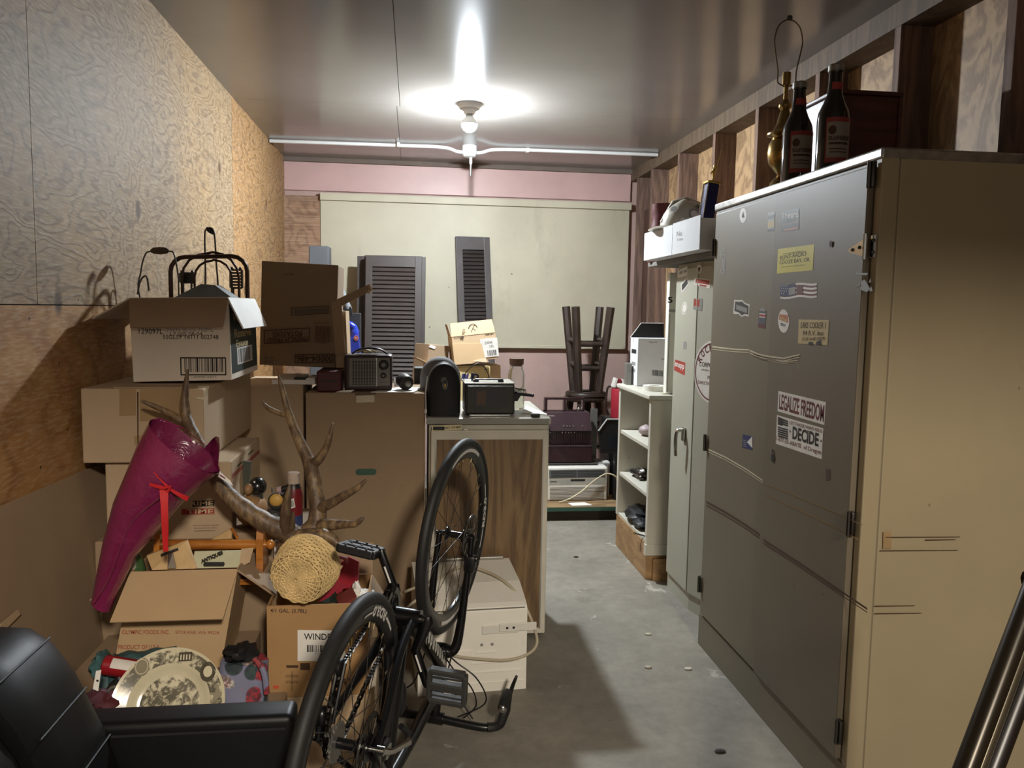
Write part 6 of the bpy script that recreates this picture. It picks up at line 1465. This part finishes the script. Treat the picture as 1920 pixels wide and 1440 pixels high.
# wheels
TYR=mat('tyre_black','#1d1d1e',.6,var=.12,vs=40); RIMM=mat('rim_black','#121214',.3); SPK=mat('spoke_steel','#3f3b36',.45,.5,var=.05); NIP=mat('nipple_brass','#cdbf9a',.3,.8)
AX=R(-90,'X')            # lathe z axis -> wheel axle (+y)
def torus(R0,r,m,n=72,k=14): return MB().tube([(R0*math.cos(a),0,R0*math.sin(a)) for a in [2*PI*j/n for j in range(n)]],r,m,k,closed=True)
tyre_me=None
def spoke_mesh(sgn,lead):
    h=V(.021*math.cos(lead),.030*sgn,.021*math.sin(lead)); r=V(.272,.004*sgn,0)
    return MB().tube([h,r],.0011,SPK,5).tube([r-V(.014,0,0)*1,r],.0019,NIP,6)
protos=None
def wheel(loc,rotz,front):
    global protos
    rim=MB()
    prof=[(.312,-.0115),(.305,-.0125),(.280,-.010),(.270,-.004),(.270,.004),(.280,.010),(.305,.0125),(.312,.0115)]
    rim.lathe(prof,RIMM,72,AX,closed=True)
    w=bp('front_wheel' if front else 'rear_wheel',rim)
    w.location=loc; w.rotation_euler=(0,0,rotz)
    bp('tyre',torus(.3235,.0165,TYR),w)
    f=.62 if front else 1
    hub=MB(AX); hub.lathe([(0,-.055),(.008,-.055),(.008,-.04),(.024,-.034),(.024,-.028),(.012,-.02),(.012,.02),(.024,.028),(.024,.034),(.010,.04),(.009,.055),(0,.055)],BLACKM,24)
    bp('hub',hub,w)
    # letters along the right hand flank, tops towards the hub
    lt=MB()
    def bend(txt,a0,a1,r0,h):
        cu=MB().text(txt,V(0,0,0),V(1,0,0),V(0,1,0),WT,.05,0)
        def fn(p):
            a=math.radians(a0+(a1-a0)*p.x); r=r0-h*p.y
            return V(r*math.cos(a),-.0136+.0022*p.y,r*math.sin(a))
        lt.add([fn(p) for p in cu.v],cu.f,WT)
    def arc(a0,a1,r0,r1,n=14):
        vs=[];fs=[]
        for k in range(n+1):
            a=math.radians(a0+(a1-a0)*k/n); vs+=[V(r0*math.cos(a),-.0134,r0*math.sin(a)),V(r1*math.cos(a),-.0126,r1*math.sin(a))]
        for k in range(n): fs.append((2*k,2*k+2,2*k+3,2*k+1))
        lt.add(vs,fs,WT)
    c0=2 if front else 62
    bend('RD3.0',c0-11,c0+12,.309,.025); arc(c0-26,c0-12,.300,.293); arc(c0+13,c0+24,.297,.292)
    if front: arc(60,118,.305,.293); arc(248,290,.305,.293); arc(176,186,.302,.298)
    else: arc(170,196,.305,.293)
    bp('rim_lettering',lt,w)
    # valve
    bp('valve',MB().tube([(.281*math.cos(1.65),0,.281*math.sin(1.65)),(.245*math.cos(1.65),0,.245*math.sin(1.65))],.003,BRASS,8).tube([(.281*math.cos(1.5),0,.281*math.sin(1.5)),(.262*math.cos(1.5),0,.262*math.sin(1.5))],.0022,BRASS,8),w)
    if protos is None:
        protos=[]
        for sg in (1,-1):
            for ld in (1.25,-1.25): protos.append(spoke_mesh(sg,ld).build('spoke',w,local=True))
        first=True
    else: first=False
    for k in range(24):
        pr_=protos[(k%2)*2+(k//2)%2]
        if first and k in (0,1,2,3): o=pr_
        else: o=pr_.copy(); COL.objects.link(o); o.parent=w
        o.rotation_euler=(0,2*PI*k/24+.07,0)
    rot=MB(); 
    rr=.08; y_=-.052 if front else -.05
    for k in range(14):
        a=2*PI*k/14; rot.tube([(.03*math.cos(a),y_,.03*math.sin(a)),(rr*.86*math.cos(a+.35),y_,rr*.86*math.sin(a+.35))],.0022,STEELD,6)
    rot.lathe([(rr*.82,-.001),(rr,-.001),(rr,.001),(rr*.82,.001)],STEELD,48,T(0,y_,0)@AX,closed=True).lathe([(.0,-.003),(.032,-.003),(.032,.003),(0,.003)],BLACKM,24,T(0,y_,0)@AX)
    bp('brake_rotor',rot,w)
    if not front:
        cs=MB()
        for k in range(9):
            r=.048-.0032*k; y=.022+.0036*k; n=int(r*500); 
            pts=[]
            prof=[]
            vs=[];fs=[]
            for j in range(n*2):
                a=PI*j/n; q=r if j%2==0 else r-.004
                vs+=[(q*math.cos(a),y-.0009,q*math.sin(a)),(q*math.cos(a),y+.0009,q*math.sin(a))]
            m_=n*2
            for j in range(m_): fs.append((2*j,2*((j+1)%m_),2*((j+1)%m_)+1,2*j+1))
            fs.append(tuple(2*j for j in range(m_))); fs.append(tuple(2*j+1 for j in range(m_-1,-1,-1)))
            cs.add(vs,fs,GREYM)
        bp('cassette',cs,w)
    return w
wheel(FH,math.radians(-6),True); wheel(RH,0,False)
# axles, quick releases, calipers
bp('axle',MB().tube([RH+V(0,.08,0),RH+V(0,-.085,0)],.006,CHROME,12).tube([RH+V(0,-.072,0),RH+V(0,-.09,0)],.011,CHROME,14))
bp('quick_release',MB().tube(spline([RH+V(0,-.088,0),RH+V(.012,-.105,-.004),RH+V(.03,-.125,.004),RH+V(.045,-.135,.008)],4),lerp_list([.006,.005,.005,.007],13),CHROME,8,flat=1.5))
bp('axle',MB().tube([FH+V(0,.07,0),FH+V(0,-.07,0)],.007,BLACKM,12))
bp('brake_caliper',MB().box(-.09,-.05,-.075,-.035,.40,.445,BLACKM,bev=.008).box(-.07,-.045,-.078,-.05,.44,.455,CHROME,bev=.003,) if False else MB().box(.05,.10,-.078,-.036,.395,.44,BLACKM,bev=.01).box(.06,.09,-.082,-.07,.40,.43,GREYM,bev=.003))
bp('brake_caliper',MB().box(.955,.995,-.085,-.044,.55,.61,BLACKM,bev=.01).ball((.97,-.085,.60),.011,STEELD).ball((.985,-.08,.56),.010,STEELD))
# drivetrain on the (viewer's) left
cr=MB(); rr=.088; n=46; y=.046
vs=[];fs=[]
for j in range(n*2):
    a=PI*j/n; q=rr if j%2==0 else rr-.005
    for r_,yy in ((q,y-.0015),(q,y+.0015),(.062,y+.0015),(.062,y-.0015)): vs.append((BB.x+r_*math.cos(a),yy,BB.z+r_*math.sin(a)))
m_=n*2
for j in range(m_):
    k=(j+1)%m_
    for u in range(4): fs.append((4*j+u,4*k+u,4*k+(u+1)%4,4*j+(u+1)%4))
cr.add(vs,fs,BLACKM)
for k in range(5):
    a=PI/2+2*PI*k/5; cr.tube([BB+V(.012*math.cos(a),y+.004,.012*math.sin(a)),BB+V(.066*math.cos(a),y,.066*math.sin(a))],[.012,.008],BLACKM,8); cr.ball(BB+V(.066*math.cos(a),y+.004,.066*math.sin(a)),.005,CHROME,n=8,k=6)
cr.lathe([(.058,-.004),(.076,-.004),(.076,-.001),(.058,-.001)],STEELD,40,T(BB.x,y-.006,BB.z)@AX,closed=True)
bp('chainring',cr)
def crank(s,dirz,tilt,name):
    y0_=.066*s; e=BB+V(tilt,.082*s,.172*dirz)
    bp('crank_arm',MB().tube([BB+V(0,y0_,-.012*dirz),BB+V(0,y0_,.0),BB.lerp(e,.5)+V(0,.0,0),e,e+V(0,0,.012*dirz)],[.012,.019,.0135,.0125,.006],FRM,12,flat=.75))
    bp('crank_decal',MB().box(BB.x-.0,BB.x+.0,0,0,0,0,WT) if False else MB().tube([BB.lerp(e,.55)+V(-.0105,.0,0),BB.lerp(e,.8)+V(-.0105,.0,0)],.0028,WT,6))
    return e
def pedal(e,s,Mrot,m):
    M=T(*(e+V(0,.058*s,0)))@Mrot
    b=MB(M); a,c,h=.047,.050,.0115      # half length (travel dir, x), half width (y), half thickness
    for x in (-a,a): b.box(x-.008,x+.008,-c,c,-h,h,m,bev=.004)
    for yy in (-c,c): b.box(-a,a,yy-.007,yy+.007,-h,h,m,bev=.004)
    b.box(-.013,.013,-c,c,-h,h,m,bev=.004)
    for x in (-.03,.03): b.box(x-.003,x+.003,-c,c,-h*.5,h*.5,m)
    for x in (-a,0,a):
        for yy in (-.03,0,.03): b.box(x-.003,x+.003,yy-.003,yy+.003,h,h+.003,m)
    bp('pedal',b)
    bp('pedal_axle',MB().tube([e,e+V(0,.03*s,0)],.0065,STEELD,10))
e1=crank(1,1,-.0,'l'); pedal(e1,1,R(10,'Y')@R(5,'X'),BLACKP)
e2=crank(-1,-1,-.015,'r'); pedal(e2,-1,R(78,'Y'),mat('pedal_worn','#343331',.6))
# chain
def chainrun(pts,mb):
    P_=spline(pts,10)
    d=0; step=.0127; last=P_[0]; k=0
    path=[P_[0]]
    for i in range(1,len(P_)):
        seg=(P_[i]-P_[i-1]).length; d+=seg
        while d>=step:
            d-=step; path.append(P_[i]-(P_[i]-P_[i-1]).normalized()*d)
    for i in range(len(path)-1):
        a,c=path[i],path[i+1]; off=.0028 if i%2 else .0042
        for s in (1,-1): mb.tube([a+V(0,off*s,0),c+V(0,off*s,0)],[.0036,.0036],CHN if i%2 else STEELD,6,flat=.35)
        mb.tube([a+V(0,-.0045,0),a+V(0,.0045,0)],.0028,CHN,6)
CHN=mat('chain_dark','#2e2a26',.3,.9)
ch=MB()
chainrun([V(BB.x+.0,.046,BB.z-.088),V(.25,.044,.475),V(.1,.04,.425),V(0,.036,RH.z-.036)],ch)
chainrun([V(BB.x,.046,BB.z+.088),V(.28,.044,.66),V(.14,.042,.635),V(.045,.040,.625)],ch)
chainrun([V(.045,.04,.625),V(.028,.04,.585),V(-.02,.038,.55),V(-.04,.036,.50)],ch)
chainrun([V(BB.x,.046,BB.z-.088),V(BB.x+.06,.046,BB.z-.065),V(BB.x+.088,.046,BB.z),V(BB.x+.06,.046,BB.z+.065),V(BB.x,.046,BB.z+.088)],ch)
chainrun([V(0,.036,RH.z-.036),V(-.03,.036,RH.z-.02),V(-.04,.036,.50)],ch)
bp('chain',ch)
de=MB()
for c,r in ((V(.035,.04,.62),.02),(V(-.0,.04,.55),.02)): de.lathe([(0,-.004),(r,-.003),(r,.003),(0,.004)],BLACKP,18,T(*c)@AX)
for s in (-.008,.008): de.tube([V(.04,.04+s,.63),V(.0,.04+s,.545),V(-.012,.04+s,.51)],.005,BLACKM,8)
de.ball((-.005,.06,.52),(.02,.016,.024),BLACKM).ball((.012,.066,.49),(.018,.014,.018),STEELD).tube([V(0,.068,.46),V(-.005,.066,.52)],.009,BLACKM,8)
bp('rear_derailleur',de)
fd=MB().box(.37,.43,.038,.060,BB.z-.125,BB.z-.09,STEELD,bev=.006).tube([V(.385,.02,BB.z-.13),V(.40,.05,BB.z-.12)],.007,BLACKM,8).tube(spline([V(.385,.03,BB.z-.13),V(.35,.035,BB.z-.1),V(.33,.03,BB.z-.05)],5),.002,CHROME,6)
bp('front_derailleur',fd)
bp('bottle_boss_clip',MB().tube(spline([ST.lerp(BB,.35)+V(.03,-.02,0),ST.lerp(BB,.32)+V(.07,-.03,-.02),ST.lerp(BB,.2)+V(.09,-.03,.0)],5),.009,BLACKP,8).ball(ST.lerp(BB,.5)+V(.035,-.01,0),(.02,.016,.05),BLACKP))
bp('loose_cable',MB().tube(spline([RH+V(.01,-.08,-.01),RH+V(-.01,-.09,-.05),RH+V(.02,-.1,-.09),RH+V(.04,-.1,-.12)],6),.0015,CHROME,6))
# ================================================================== BACK OF THE BAY
SHB=mat('shutter_brown','#453c38',.45,var=.12); SHD=mat('shutter_dark','#37302d',.5,var=.1); SHP=mat('shutter_greybrown','#5b5656',.4,var=.12)
def shutter(name,label,w,h,m,loc,rot,group,rails=(.06,.09),th=.028,pitch=.034,ms=None):
    t=thing(name,label,'shutter',loc,group); t['_o']=[0,0,0]; ms=ms or m
    st=.055
    for x in (0,w-st): MB().box(x,x+st,0,th,0,h,m,bev=.003).build('stile',t,local=True)
    MB().box(st,w-st,0,th,h-rails[1],h,m,bev=.002).build('top_rail',t,local=True)
    MB().box(st,w-st,0,th,0,rails[0],m,bev=.002).build('bottom_rail',t,local=True)
    sl=MB(); n=int((h-sum(rails))/pitch)
    for k in range(n):
        z=rails[0]+(k+.5)*(h-sum(rails))/n
        sl.box(st-.003,w-st+.003,-.004,.004,-pitch*.62,pitch*.62,ms,M=T(0,th/2,z)@R(-32,'X'))
    sl.build('slats',t,local=True)
    t.location=loc; t.rotation_euler=rot
    return t
c=PY(683,478,6.45); w=PY(789,478,6.45).x-c.x
h1=c.z/math.cos(math.radians(6))
s1=shutter('louvred_shutter','front brown louvred shutter of the wide leaning stack against the cream board',w,h1,SHB,(c.x,6.45-.19,0),(math.radians(-6),0,math.radians(-3)),'brown louvred shutters leaning in one stack')
s2=dup(s1,(c.x-.015,6.45-.14,0),(math.radians(-6),0,math.radians(-3)),'second brown louvred shutter right behind the front one of the wide stack')
s3=dup(s1,(c.x+.03,6.45-.10,0),(math.radians(-6),0,math.radians(-3)),'third brown louvred shutter of the wide stack, showing at the right edge')
s4=dup(s1,(c.x-.075,6.45-.05,-.0),(math.radians(-6),0,math.radians(-3)),'rearmost brown louvred shutter of the wide stack, edge showing at the left')
c=PY(874,443,6.72); w=PY(941,443,6.72).x-c.x
shutter('tall_shutter','tall narrow grey brown louvred shutter leaning alone on the cream board','' and 0 or w,c.z/math.cos(math.radians(5)),SHP,(c.x+.0,6.72-.15,0),(math.radians(-5),math.radians(-1.2),math.radians(14)),None,(.1,.11),.03,.032,SHD)
# carpet cleaner behind fries carton
Y=5.2; P=pl(Y)
t=thing('carpet_cleaner','upright carpet cleaner with blue tank and grey handle behind the fries carton','carpet cleaner',V(P(650,620).x,Y,0))
BLU=mat('blue_tank','#23379a',.25,coat=.3); DKP2=mat('dark_grey_plastic','#2c2d30',.4)
xa=P(634,700).x;xb=P(674,700).x
# blue tank with handle opening (outline polygon with notch built as two pieces)
zt=P(655,604).z; zm=P(655,632).z; zb_=P(655,662).z
b=MB()
b.loft([[V(xa-.05,Y-.06,zb_),V(xb+.008,Y-.06,zb_),V(xb+.008,Y+.06,zb_),V(xa-.05,Y+.06,zb_)],[V(xa-.05,Y-.06,zm),V(xb-.004,Y-.06,zm),V(xb-.004,Y+.06,zm),V(xa-.05,Y+.06,zm)]],BLU,smooth=False)
b.tube(spline([V(xb-.03,Y,zm-.01),V(xb-.03,Y,zm+.05),V(xb-.045,Y,zt-.025),V(xb-.08,Y,zt-.012),V(xa-.05,Y,zt-.015)],5),[.028]*5+[.022]*16,BLU,12)
b.build('tank',t)
MB().box(xa-.09,xb+.015,Y-.065,Y+.06,P(650,700).z-.3,zb_-.002,DKP2,bev=.01).build('tank_base',t)
lc=V(P(669,633).x,Y-.062,P(669,633).z)
MB().disc(lc,V(.015,0,0),V(0,0,.017),mat('logo_pink','#c9868c',.4),24,.001).disc(lc,V(.012,0,0),V(0,0,.014),SRD,24,.0015).text('H',lc-V(.006,0,.007),V(.012,0,0),V(0,0,.014),SWH,.02,.002).build('logo_badge',t)
MB().box(xa-.1,xb-.0,Y+.06,Y+.16,P(655,600).z,P(655,585).z,DKP2,bev=.008).build('rear_panel',t) if False else MB().box(xa-.02,xb+.005,Y+.07,Y+.11,.4,P(660,587).z,DKP2,bev=.006).build('rear_panel',t)
MB().loft([[V(P(642,588).x,Y-.03,P(642,592).z),V(P(662,592).x,Y-.03,P(662,592).z),V(P(662,592).x,Y+.05,P(662,592).z),V(P(642,588).x,Y+.05,P(642,592).z)],[V(P(640,575).x,Y-.02,P(640,575).z),V(P(658,575).x,Y-.02,P(658,575).z),V(P(658,575).x,Y+.05,P(658,575).z),V(P(640,575).x,Y+.05,P(640,575).z)]],BLACKP,smooth=False).ball(P(650,583),.008,CHROME).build('latch',t)
MB().tube(spline([P(653,580),P(640,548),P(636,538),P(634,525),P(625,512),P(618,520),P(619,545)],6),.024,GREYP,12).tube([P(619,545),V(P(640,575).x,Y,P(640,575).z)],.02,GREYP,10).build('handle',t)
MB().box(xa-.16,xb+.02,Y-.1,Y+.2,0,P(650,700).z-.3,DKP2,bev=.02).build('base',t)
# dark grey tower (speaker) behind
xg0,xg1=PY(579,470,5.9).x,PY(616,470,5.9).x
t=thing('grey_tower','plain dark grey box tower standing behind the fries carton near the left back corner','speaker',V((xg0+xg1)/2,6.0,0))
GT=mat('tower_grey','#55585c',.55,var=.05)
MB().box(xg0,xg1,5.9,6.1,0,PY(597,461,5.9).z,GT,bev=.004).build('cabinet',t)
MB().box(xg0+.004,xg1-.003,5.895,5.9,.02,PY(597,463,5.9).z,GT,bev=.002).build('front_panel',t)
# work board on floor with AC etc.
PLK=wood('platform_plywood','#6a5338','#957a56',5,(.2,1,1),.7)
fy=5.25
t=thing('plywood_platform','low plywood platform with a green front edge at the end of the aisle','platform',(1.0,5.9,0))
zt0=.10
MB().box(.78,1.86,fy,6.45,.075,zt0,PLK,bev=.002).build('deck',t)
MB().box(.78,1.86,fy-.004,fy,.07,zt0-.004,mat('green_edge','#2f5345',.6,var=.2)).build('front_edge',t)
for y in (fy+.03,5.9,6.38): MB().box(.80,1.84,y,y+.04,0,.075,mat('dark_runner','#2a221c',.9)).build('runner',t)
zt0+=.001
# window AC
ay=5.42; P=pl(ay); x0=P(1022,900).x; x1=P(1139,900).x; za=P(1080,876).z
ACW=mat('ac_white','#dedbd2',.4,var=.05); ACB=mat('ac_grey','#8f8e88',.4)
t=thing('window_air_conditioner','white window air conditioner with louvred front under the maroon instrument','air conditioner',V((x0+x1)/2,ay+.2,zt0))
MB().box(x0,x1,ay,ay+.11,zt0,za,ACW,bev=.012).build('front_bezel',t)
MB().box(x0+.02,x1+.035,ay+.11,ay+.30,zt0,za+.005,ACB,bev=.004).box(x1+.0,x1+.045,ay+.12,ay+.2,zt0,za+.012,ACW,bev=.003).build('casing',t)
P=pl(ay-.001); g=MB()
g.qpx(P,[(1030,897),(1135,895),(1135,880),(1030,882)],mat('ac_dark_vent','#2f3234',.5),.0005)
for k in range(5): g.qpx(P,[(1032,884+k*3),(1134,882.5+k*3),(1134,881.8+k*3),(1032,883.3+k*3)],GREYP,.0015)
for xx in (1032,1082,1134): g.qpx(P,[(xx-1,896),(xx+1,896),(xx+1,881),(xx-1,881)],GREYP,.002)
g.build('outlet_vent',t)
MB().qpx(P,[(1030,909),(1135,907),(1135,897.5),(1030,899)],mat('ac_panel','#a3a29a',.4),.0005).qpx(P,[(1070,902.5),(1097,902),(1097,898),(1070,898.5)],BLACKP,.0012).qpx(P,[(1032,904),(1044,904),(1044,902.5),(1032,902.5)],STEELD,.001).build('control_panel',t)
g=MB(); AG=mat('ac_slot','#4a443a',.6)
for k in range(13): g.qpx(P,[(1031,915.5+k*2.6),(1133,914+k*2.6),(1133,913+k*2.6),(1031,914.5+k*2.6)],AG,.0008)
g.build('intake_grille',t)
MB().tube(spline([V(x1+.08,ay+.1,.18),V(x1+.06,ay-.03,.27),V(x1-.01,ay-.025,.30),V(x1-.10,ay-.02,.25),V(x1-.2,ay-.03,.17),V(x1-.3,ay-.05,.12),V(x1-.36,ay-.06,.108)],8),.005,mat('cream_cord2','#c9bd9c',.5),8).build('power_cord',t)
tag(MB().hexa([V(1.10,fy+.02,zt0),V(1.24,fy+.03,zt0),V(1.20,fy+.10,zt0),V(1.08,fy+.10,zt0),V(1.10,fy+.02,zt0+.003),V(1.24,fy+.03,zt0+.003),V(1.20,fy+.10,zt0+.006),V(1.08,fy+.10,zt0+.003)],WHITE).build('paper_slip',L=V(1.16,fy+.06,zt0)),'white slip of paper on the plywood platform before the window air conditioner','paper')
tag(MB().box(P(1028,870).x,P(1125,870).x,ay+.06,ay+.29,za+.006,za+.014,mat('dark_tray','#3c3833',.6),bev=.002).build('dark_mat',L=V(x0+.2,ay+.2,za)),'dark flat panel between the window air conditioner and the maroon instrument','panel')
# maroon accordion-like machine
zb_=za+.015; my=ay+.08; P=pl(my)
MRN=mat('maroon_lacquer','#2b151b',.25,var=.15,coat=.4); MRL=mat('maroon_pearl','#3c2c31',.3,var=.2)
x0=P(1026,860).x;x1=P(1110,860).x; z1=P(1070,833).z; z2=P(1070,808).z; z3=P(1070,775).z; z4=P(1070,749).z
t=thing('accordion','old maroon lacquered accordion standing on end on the window air conditioner','accordion',V((x0+x1)/2,my+.1,zb_))
MB().box(x0,x1,my,my+.20,zb_,z1-.004,MRN,bev=.008).box(x0+.004,x1-.002,my-.004,my+.01,z1-.02,z1-.006,MRL,bev=.004).build('lower_casing',t)
b=MB(); n=15
for k in range(n):
    z=z1+(z2-z1)*k/n
    b.box(x0+.002+.004*(k%2),x1-.004-.004*(k%2),my+.02+.004*(k%2),my+.2,z,z+(z2-z1)/n,MRN)
b.build('bellows',t)
for k in range(16): pass
vb=MB()
for k in range(17): vb.box(x0+.07+k*.0125,x0+.076+k*.0125,my+.012,my+.022,z1+.004,z2-.012,MRN)
vb.build('ribs',t)
MB().hexa([V(x0-.006,my+.005,z2),V(x1-.004,my+.005,z2),V(x1-.004,my+.2,z2),V(x0-.006,my+.2,z2),V(x0-.006,my+.05,z3),V(x1-.016,my+.05,z3),V(x1-.016,my+.2,z3),V(x0-.006,my+.2,z3)],MRL).build('upper_casing',t)
bt=MB()
for px in (1057,1063,1069,1075,1092): bt.ball(PY(px,799,my+.012),.0055,CHROME,n=8,k=6)
for px in (1032,1054,1060,1066,1071,1077): bt.ball(PY(px,811,my+.012),.0055,CHROME,n=8,k=6)
bt.build('stud_buttons',t)
MB().box(x0-.006,x0+.012,my-.004,my+.012,PY(1028,805,my).z,PY(1028,795,my).z,CHROME,bev=.004).build('clasp',t)
hx=P(1102,775).x
fr=MB()
zA,zB=z3,z4
fr.box(x0-.006,hx,my+.12,my+.17,zB-.016,zB,MRN,bev=.004)
for a,b_ in ((x0-.006,x0+.014),(x0+.135,x0+.15),(hx-.012,hx)): fr.box(a,b_,my+.12,my+.17,zA,zB-.012,MRN)
fr.box(x0-.006,hx,my+.12,my+.17,zA,zA+.006,MRN)
fr.build('grille_frame',t)
MB().ball(PY(1085,767,my+.13),(.012,.01,.014),CHROME).ball(PY(1091,766,my+.13),(.01,.01,.012),CHROME).build('buckle',t)
# stools
def stool(name,label,loc,rot,H,group):
    t=thing(name,label,'stool',loc,group); t['_o']=[0,0,0]
    DW=STOOLM
    MB().lathe([(0,H-.012),(.13,H-.012),(.16,H-.03),(.165,H-.02),(.165,H-.006),(.155,H),(.12,H-.004),(0,H-.004)],DW,36).build('seat',t,local=True)
    MB().lathe([(.05,H-.036),(.15,H-.036),(.15,H-.026),(.05,H-.026)],DW,32,closed=True).build('seat_ring',t,local=True)
    for k in range(4):
        a=PI/4+PI/2*k; p0=V(.115*math.cos(a),.115*math.sin(a),H-.03); p1=V(.20*math.cos(a),.20*math.sin(a),0)
        d=(p1-p0)
        MB().tube([p0,p1],[.031,.034],DW,8).build('leg',t,local=True)
    for zf,nm in ((.26,'lower'),(.45,'upper')):
        for k in range(4):
            a=PI/4+PI/2*k; b=a+PI/2; r=.20-(.085)*(zf+(.0 if k%2 else .03))/H
            z=zf+(0 if k%2 else .03)
            MB().tube([V(r*math.cos(a),r*math.sin(a),z),V(r*math.cos(b),r*math.sin(b),z)],.02,DW,8).build('stretcher',t,local=True)
    t.location=loc; t.rotation_euler=rot
    return t
STOOLM=wood('dark_stool_wood','#241c18','#3d3029',9,(1,1,.15),.4)
sc=PY(1096,742,6.15); H=.70
st1=stool('bar_stool','lower dark wood bar stool standing upright beneath the upturned one',(sc.x,6.15,zt0),(0,0,math.radians(20)),sc.z-zt0-.003,'dark wood bar stools in a pile')
zs=sc.z
st2=stool('bar_stool','upper dark wood bar stool turned upside down with its legs in the air',(sc.x+.01,6.15,zs+PY(1070,575,6.15).z-zs),(PI,0,math.radians(4)),PY(1070,575,6.15).z-zs,'dark wood bar stools in a pile')
# red can with papers, black bin, grey sheet
Y=5.70; P=pl(Y); x0=P(1144,760).x; x1=P(1168,760).x
t=thing('red_canister','red metal canister standing behind the white bookcase beside the stools','canister',V((x0+x1)/2+.02,Y,zt0))
zc=P(1155,727).z; zb_=P(1155,778).z
carton('black_tub_box','black storage tub beside the stool pile behind the white bookcase',x0-.03,x1+.10,Y-.10,Y+.14,zt0,zb_-.02,BLACKP,None,'tub')
t.location.z=zb_-.019; t['_o']=[t.location.x,t.location.y,zb_-.019]
MB().lathe([(0,0),(.07,0),(.072,.005),(.072,zc-zb_),(.068,zc-zb_+.015),(0,zc-zb_+.015)],RED,28,T((x0+x1)/2+.03,Y,zb_-.019)).build('body',t)
MB().tube(spline([V(x0-.01,Y,zb_+.0),V(x0-.03,Y,zb_+.06),V(x0-.025,Y,zc-.01),V(x0+.0,Y,zc+.01)],5),.008,STEELD,8).build('hose',t)
for (k,mm,lb) in ((0,SWH,'white'),(1,mat('book_red','#7f1f22',.5),'red'),(2,SWH,'pale')):
    b=MB(about(V(x0+.02+k*.028,Y+.02,zc),R(16,'Y'))).box(x0+.01+k*.028,x0+.028+k*.028,Y-.03,Y+.05,zc+.004,zc+.075-.005*k,mm,bev=.002)
    tag(b.build('booklet',L=V(x0+.02+k*.028,Y,zc)),{0:'white booklet leaning on the red canister, leftmost of three',1:'red booklet leaning on the red canister between two white ones',2:'white booklet leaning on the red canister beside the bookcase'}[k],'book','booklets on the red canister')
Y=5.42; P=pl(Y)
t=thing('black_monitor','black angular plastic housing with a light rim leaning beside the bookcase','housing',V(P(1145,800).x,Y,zb_-.3))
q=[P(1122,808),P(1138,786),P(1175,786),P(1175,850),P(1128,850)]
MB().loft([[p for p in q],[p+V(0,.03,0) for p in q]],BLACKP,smooth=False).tube([q[0]-V(0,.004,0),q[1]-V(0,.004,0),q[2]-V(0,.004,0)],.006,mat('light_rim','#a8aca8',.4),8).build('housing',t)
MB().quad(V(P(1138,850).x,Y-.004,P(1138,842).z),V(P(1165,850).x,Y-.004,P(1165,842).z),V(P(1165,850).x,Y-.004,P(1165,818).z),V(P(1138,850).x,Y-.004,P(1138,815).z),mat('dark_screen','#1d2226',.15,coat=.3),.0).build('screen',t)
MB().box(P(1152,900).x,P(1178,900).x,Y+.0,Y+.06,zt0,P(1140,850).z+.002,BLACKP,bev=.004).build('stand',t)
t['_o']=t['_o']
tag(MB().box(P(1128,790).x,P(1141,790).x,5.76,5.78,zt0,P(1140,778).z,GREYM).build('grey_sheet',L=V(P(1135,780).x,5.77,zt0)),'grey sheet standing behind the black angular housing','sheet')
# red bicycle-like bar behind stool: dark red tube low on the back wall
# light details on the left of the accordion: chrome faucet bits are on the counter board
# small debris on the aisle floor
rnd=random.Random(11)
for k,(px,py) in enumerate(((1215,1190),(1290,1255),(1350,1410),(1215,1252),(1080,1045))):
    p=PZ(px,py,0)
    tag(MB().ball((p.x,p.y,.004),(.012+.006*rnd.random(),.010,.004),mat('debris_%d'%k,['#b9b3a4','#c8c2b4','#4d4a45','#b2ab9c','#3a352f'][k],.8),nz=.5,ns=30).build('floor_debris',L=(p.x,p.y,0)),['small pale crumb on the floor near the locker foot','white flake on the floor beside the far cabinet kick plate','dark clod on the floor near the large cabinet at the front','pale chip on the floor in the middle of the aisle','dark crumb on the floor before the plywood platform'][k],'debris')
# ================================================================== LIGHT, CAMERA
def light(name,typ,loc,power,color,size):
    d=bpy.data.lights.new(name,typ); d.energy=power; d.color=color
    o=bpy.data.objects.new(name,d); COL.objects.link(o); o.location=loc
    if typ in('POINT','SPOT'): d.shadow_soft_size=size
    return o
light('driveway_lamp','POINT',(.75,-2.5,3.12),LAMP_P,(1,.89,.74),.2)
W=bpy.data.worlds.new('night'); S.world=W; W.use_nodes=True
bg=W.node_tree.nodes['Background']; bg.inputs[0].default_value=(1,.94,.87,1); bg.inputs[1].default_value=WORLD_S
cd=bpy.data.cameras.new('camera'); co=bpy.data.objects.new('camera',cd); COL.objects.link(co); S.camera=co
cd.sensor_fit='HORIZONTAL'; cd.sensor_width=36; cd.lens=36*F/1920; cd.clip_start=.02
Rm=Matrix(((WX.x,WX.y,-WX.z),(WY.x,WY.y,-WY.z),(WZ.x,WZ.y,-WZ.z))).to_4x4()
co.matrix_world=Matrix.Translation((0,0,CZ))@Rm
S.view_settings.view_transform='Standard'; S.view_settings.look='None'; S.view_settings.gamma=1; S.view_settings.use_curve_mapping=False
S.view_settings.exposure=EXPO
for o in bpy.data.objects:
    if '_o' in o: del o['_o']
